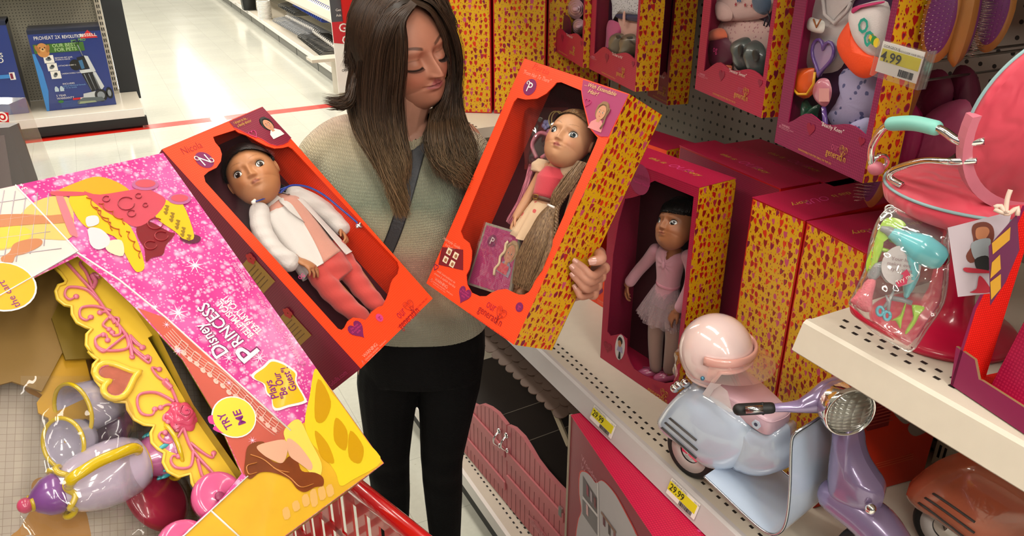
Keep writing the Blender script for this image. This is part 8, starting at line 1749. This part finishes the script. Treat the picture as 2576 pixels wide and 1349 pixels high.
for (a,b) in ((1480,1080),(1250,1420)):
    q=s3(a,b,.012); Mx=T3(q[0],.012,q[1])@RX(math.pi/2)@RZ(.3); mb=MB(); mb.lathe([(.0001,.008),(.006,.008),(.008,.004),(.022,.010),(.029,.006),(.031,.0),(.029,-.010),(.0001,-.010)],mat('cf5688',.25,coat=.8),36,Mx); mb.ell((q[0]-.002,.003,q[1]+.002),(.006,.003,.006),mat('8a2a55',.4),10); mb.build('wheel',cartp)
# inner yellow walls (second scalloped panel and card)
yQ=.085; mb=MB(); in2=[a2(a,b,yQ) for a,b in ((40,980),(20,1040),(60,1070),(70,1110),(40,1160),(60,1230),(130,1280),(110,1349))]+[a3(a,b,yQ) for a,b in ((140,130),(180,240),(220,330),(290,385),(250,440),(260,510),(330,545),(340,620),(420,700),(520,760),(640,700),(700,500),(620,300),(560,60),(420,-80))]+[a2(a,b,yQ) for a,b in ((760,1100),(520,780),(360,700),(200,860))]
mb.poly(in2,yQ,mat('c49322',.4,coat=.2),.003); mb.build('far_panel',cartp)
mb=MB(); mb.poly([P_(*p_,.078) for p_ in ((-160,860),(0,735),(205,640),(225,760),(150,900),(105,985),(30,960),(-160,1010))],.078,mat('8a6a34',.5,noise=.1),.003); mb.poly([P_(*p_,.074) for p_ in ((205,640),(300,700),(245,900),(165,905),(130,800))],.074,mat('7c6420',.4),.003); mb.build('shade_tinted_inner_wall',cartp)  # brown tint puts shade into the upper yellow walls
mb=MB(); wl=[s2(480,690,.030),s2(690,750,.030),s2(1000,1200,.030),s3(1300,500,.030),s3(1640,990,.030)]
G=[[ (p[0],.004,p[1]+.006) for p in wl],[(p[0],.060,p[1]-.004) for p in wl]]; mb.grid(G,YDK,smooth=False); mb.build('tray_wall',cartp)
mb=MB(); q=a3(1080,1080,.075); mb.lathe([(.0001,.01),(.030,.012),(.042,.006),(.046,-.002),(.035,-.012),(.0001,-.012)],mat('8a2036',.2,coat=.8),36,T3(q[0],.08,q[1])@RX(math.pi/2+.5)); mb.build('tea_tray',cartp)
# teapot: axis from the foot (right) to the lid (left)
LVP=mat('b8a8be',.14,coat=1.,name='lavender_china_plastic'); GLD=mat('c8aa14',.2,coat=.8,name='gold_trim'); PRP=mat('7a3f8c',.2,coat=.8)
yT=.058
t0=np.array((*a3(955,840,yT)[:1],yT,a3(955,840,yT)[1])); t1=np.array((a3(330,1080,yT)[0],yT,a3(330,1080,yT)[1])); ax_=(t1-t0); TL=np.linalg.norm(ax_); ax_/=TL; yy_=np.array((0,1.,0)); yy_-=ax_*(yy_@ax_); yy_/=np.linalg.norm(yy_); xx_=np.cross(yy_,ax_)
TPM=Matrix.Identity(4)
for i in range(3): TPM[i][0]=xx_[i];TPM[i][1]=yy_[i];TPM[i][2]=ax_[i];TPM[i][3]=t0[i]
tea=thing('toy_teapot',PB.M,'lavender toy teapot with purple lid and gold handle in the box window','toy teapot'); Rb=TL*.36
mb=MB(); mb.lathe([(Rb*.55,-.004),(Rb*.82,.0),(Rb*.98,TL*.14),(Rb*1.04,TL*.32),(Rb*1.0,TL*.52),(Rb*.84,TL*.72),(Rb*.62,TL*.88),(Rb*.50,TL*.96)],LVP,44,TPM); mb.build('body',tea)
mb=MB(); zz_=TL*.93; mb.lathe([(Rb*.52,TL*.86),(Rb*.66,TL*.93),(Rb*.56,TL*1.04),(Rb*.34,TL*1.14),(Rb*.12,TL*1.20),(.0001,TL*1.21)],PRP,40,TPM); lid=mb.build('lid',tea)
mb=MB(); mb.tube([tuple(TPM@Vector(((Rb*(.74+.05*math.sin(7*a)))*math.cos(a),(Rb*(.74+.05*math.sin(7*a)))*math.sin(a),TL*(.86+.035*math.sin(7*a+1))))) for a in np.linspace(0,2*math.pi,80,endpoint=False)],.0036,GLD,8,closed=True); mb.tube([tuple(TPM@Vector((Rb*.2*math.cos(a),Rb*.2*math.sin(a),TL*1.17))) for a in np.linspace(0,5,20)],.0026,GLD,7); mb.build('gold_rim',lid)
mb=MB(); mb.ell(tuple(TPM@Vector((0,0,TL*1.23))),(.009,.009,.008),mat('c8486e',.2,coat=.8),14); mb.build('knob',lid)
mb=MB(); P=smooth_path([(lambda p,y:(p[0],y,p[1]))(a3(a,b,y_),y_) for a,b,y_ in ((470,1010,.020),(490,960,.006),(560,910,.000),(680,840,-.0+.002),(800,790,.004),(900,755,.012),(935,765,.022))],40); mb.tube(P,[.0055]*4+[.0068]*(len(P)-4),GLD,12); mb.build('handle',tea)
mb=MB(); mb.lathe([(Rb*.55,.0),(Rb*.66,-.012),(Rb*.84,-.030),(Rb*.95,-.034),(Rb*.80,-.036),(.0001,-.036)],mat('b0608e',.25,coat=.8),40,TPM)
for a in np.linspace(0,2*math.pi,12,endpoint=False): c_=TPM@Vector((Rb*.76*math.cos(a),Rb*.76*math.sin(a),-.022)); mb.ell(tuple(c_),(.0030,.0030,.009),mat('3aa0a8',.3,coat=.5),8)
mb.build('foot',tea); mb=MB(); 
for rr_,zz in ((Rb*.98,-.034),(Rb*.62,-.001)): mb.tube([tuple(TPM@Vector((rr_*math.cos(a),rr_*math.sin(a),zz))) for a in np.linspace(0,2*math.pi,60,endpoint=False)],.0030,GLD,8,closed=True)
mb.build('foot_trim',tea)
# cups
def cup(c1,c2,r1,r2,label):
    A=np.array((a3(*c1,.058)[0],.058,a3(*c1,.058)[1])); B=np.array((a3(*c2,.070)[0],.070,a3(*c2,.070)[1])); z_=A-B; L=np.linalg.norm(z_); z_/=L; y_=np.array((0,1.,0)); y_-=z_*(y_@z_); y_/=np.linalg.norm(y_); x_=np.cross(y_,z_); Mx=Matrix.Identity(4)
    for i in range(3): Mx[i][0]=x_[i];Mx[i][1]=y_[i];Mx[i][2]=z_[i];Mx[i][3]=B[i]
    Mx=Mx@T3(0,0,0); c=thing('toy_teacup',PB.M,label,'toy teacup')
    mb=MB(); mb.lathe([(.0001,0),(r2,.0),(r2*1.05,L*.3),(r1*.97,L*.9),(r1,L),(r1*.95,L),(r1*.90,L*.85),(r2*.9,L*.2),(.0001,L*.12)],mat('a8a0b4',.14,coat=1.),36,Mx); mb.build('body',c)
    mb=MB(); mb.tube([tuple(Mx@Vector((r1*math.cos(a),r1*math.sin(a),L))) for a in np.linspace(0,2*math.pi,50,endpoint=False)],.0026,GLD,8,closed=True); mb.build('gold_rim',c)
cup((495,500),(760,410),.034,.028,'upper lavender toy teacup with gold rim in the box window'); cup((430,720),(560,680),.030,.024,'lower lavender toy teacup beside the body of the toy teapot')
# far dark floral cup
mb=MB(); q=a3(690,600,.095); mb.lathe([(.0001,.008),(.02,.01),(.034,.004),(.036,-.006),(.0001,-.008)],mat('4a2048',.25,coat=.8,noise=.4,nscale=60.),30,T3(q[0],.092,q[1])@RX(math.pi/2-.5)); o=mb.build('toy_saucer'); o.matrix_world=PB.M; tag(o,'dark purple toy saucer behind the two teacups','toy saucer')
# clear blister over the tea set
G=[]; cx_,cz_=a3(560,820,.01)
for i in range(22):
    row=[]
    for j in range(22):
        a,b=i/21*2-1,j/21*2-1; u,v=560+420*a,800+540*b; e=(abs(a)**4+abs(b)**4)**.25; y=.052-.050*max(0,1-e**4)+.003*math.sin(6*a+2)*math.cos(5*b); y=max(y,.006+.002*math.sin(9*a)*math.sin(8*b)); x,z=a3(u,v,y); row.append((x,y,z))
    G.append(row)
mb=MB(); mb.grid(G,m_clear(refl=.045,rough=.05,name='blister_plastic',bump=.5,op=.02,fr=.4)); mb.build('clear_blister',pbx)
# ================================================================ SHOPPING CART
RC=mat('b80c10',.22,coat=.8,name='red_cart_plastic'); zc_=.985
A=W.at(905,1232,zc_,2); B=W.at(1052,1352,zc_,2); x=B-A; x/=np.linalg.norm(x); CF=Fr((A[0],A[1],0),x,(-x[1],x[0],0),(0,0,1))
crt=thing('shopping_cart',CF.M,'red plastic shopping cart holding the big princess box at the bottom of the photo','shopping cart')
CL,CWd,CHt=.62,-.50,.36
mb=MB(); rim=[(-.30,0,zc_),(CL,0,zc_),(CL,CWd,zc_),(-.30,CWd,zc_)]
for a,b in ((0,1),(1,2),(2,3),(3,0)): mb.tube([rim[a],rim[b]],.014,RC,10)
mb.build('rim',crt)
def slotted(xa,xb,y,z0,z1,axis='x'):
    mb=MB(); th=.004; n=int((xb-xa)/.036); 
    def bx(p,q,r,s): mb.box((p,y,r),(q,y+th,s),RC) if axis=='x' else mb.box((y,p,r),(y+th,q,s),RC)
    bx(xa,xb,z0,z0+.03); bx(xa,xb,z1-.045,z1)
    rows=[z0+.03+(z1-.045-z0-.03)*i/3 for i in range(4)]
    for i in range(1,3): bx(xa,xb,rows[i]-.007,rows[i]+.007)
    for i in range(n+1): p=xa+(xb-xa)*i/n; bx(p-.011,p+.011,z0,z1)
    return mb
slotted(-.30,CL,0,zc_-CHt,zc_).build('front_wall',crt); slotted(-.30,CL,CWd,zc_-CHt,zc_).build('back_wall',crt)
slotted(CWd,0,CL,zc_-CHt,zc_,'y').build('end_wall',crt); slotted(CWd,0,-.30,zc_-CHt,zc_,'y').build('end_wall',crt)
mb=MB(); 
for i in range(22): p=-.30+(CL+.30)*i/21; mb.box((p-.006,CWd,zc_-CHt),(p+.006,0,zc_-CHt+.006),RC)
mb.box((-.3,-.26,zc_-CHt),(CL,-.24,zc_-CHt+.006),RC); mb.build('basket_floor',crt)
mb=MB(); GM=mat((.5,.5,.52),.3,1.)
for xx in (-.22,CL-.08):
    for yy in (-.06,CWd+.06): mb=MB(); mb.tube([(xx,yy,zc_-CHt),(xx,yy,.14)],.012,GM,10); mb.build('leg',crt); mb=MB(); mb.lathe([(.0001,-.014),(.05,-.014),(.055,0),(.05,.014),(.0001,.014)],M['black'],20,T3(xx,yy,.056)@RX(math.pi/2)); mb.build('wheel',crt)
MB().box((-.25,CWd+.04,.14),(CL-.05,-.04,.16),RC).build('lower_rack',crt)
# ================================================================ CLEAR CASE AT THE LEFT EDGE
c=CC+ray(20,420)*(1.35/FPX); CS=Fr(c,RT,fh,(0,0,1)); cs=thing('clear_case_pack',CS.M,'clear plastic security case with a small red bullseye label at the left edge','clear case')
L2=lambda u,v,y=0.: CS.xz(u,v,y)
mb=MB(); P=[L2(*p) for p in ((-60,262),(22,262),(32,285),(105,470),(112,640),(-60,640))]; mb.poly(P,0,m_clear(refl=.10,rough=.05,name='case_plastic',op=.07),.05); mb.build('case',cs)
mb=MB(); mb.poly([L2(*p) for p in ((-60,330),(12,325),(62,470),(70,640),(-60,640))],.012,mat('3a2226',.4),.030); mb.poly([L2(*p) for p in ((-60,350),(2,345),(22,470),(28,640),(-60,640))],.010,mat('6a5254',.4),.002); mb.build('brown_pack',cs)
mb=MB(); mb.poly([L2(*p) for p in ((-40,279),(22,283),(24,307),(-40,305))],-.002,mat('c8141a',.3),.001); x,z=L2(6,294,-.003); mb.poly(disc(x,z,.0085),-.0026,WL); mb.poly(disc(x,z,.0058),-.0030,mat('c8141a',.3)); mb.poly(disc(x,z,.0030),-.0034,WL); mb.build('bullseye_label',cs)
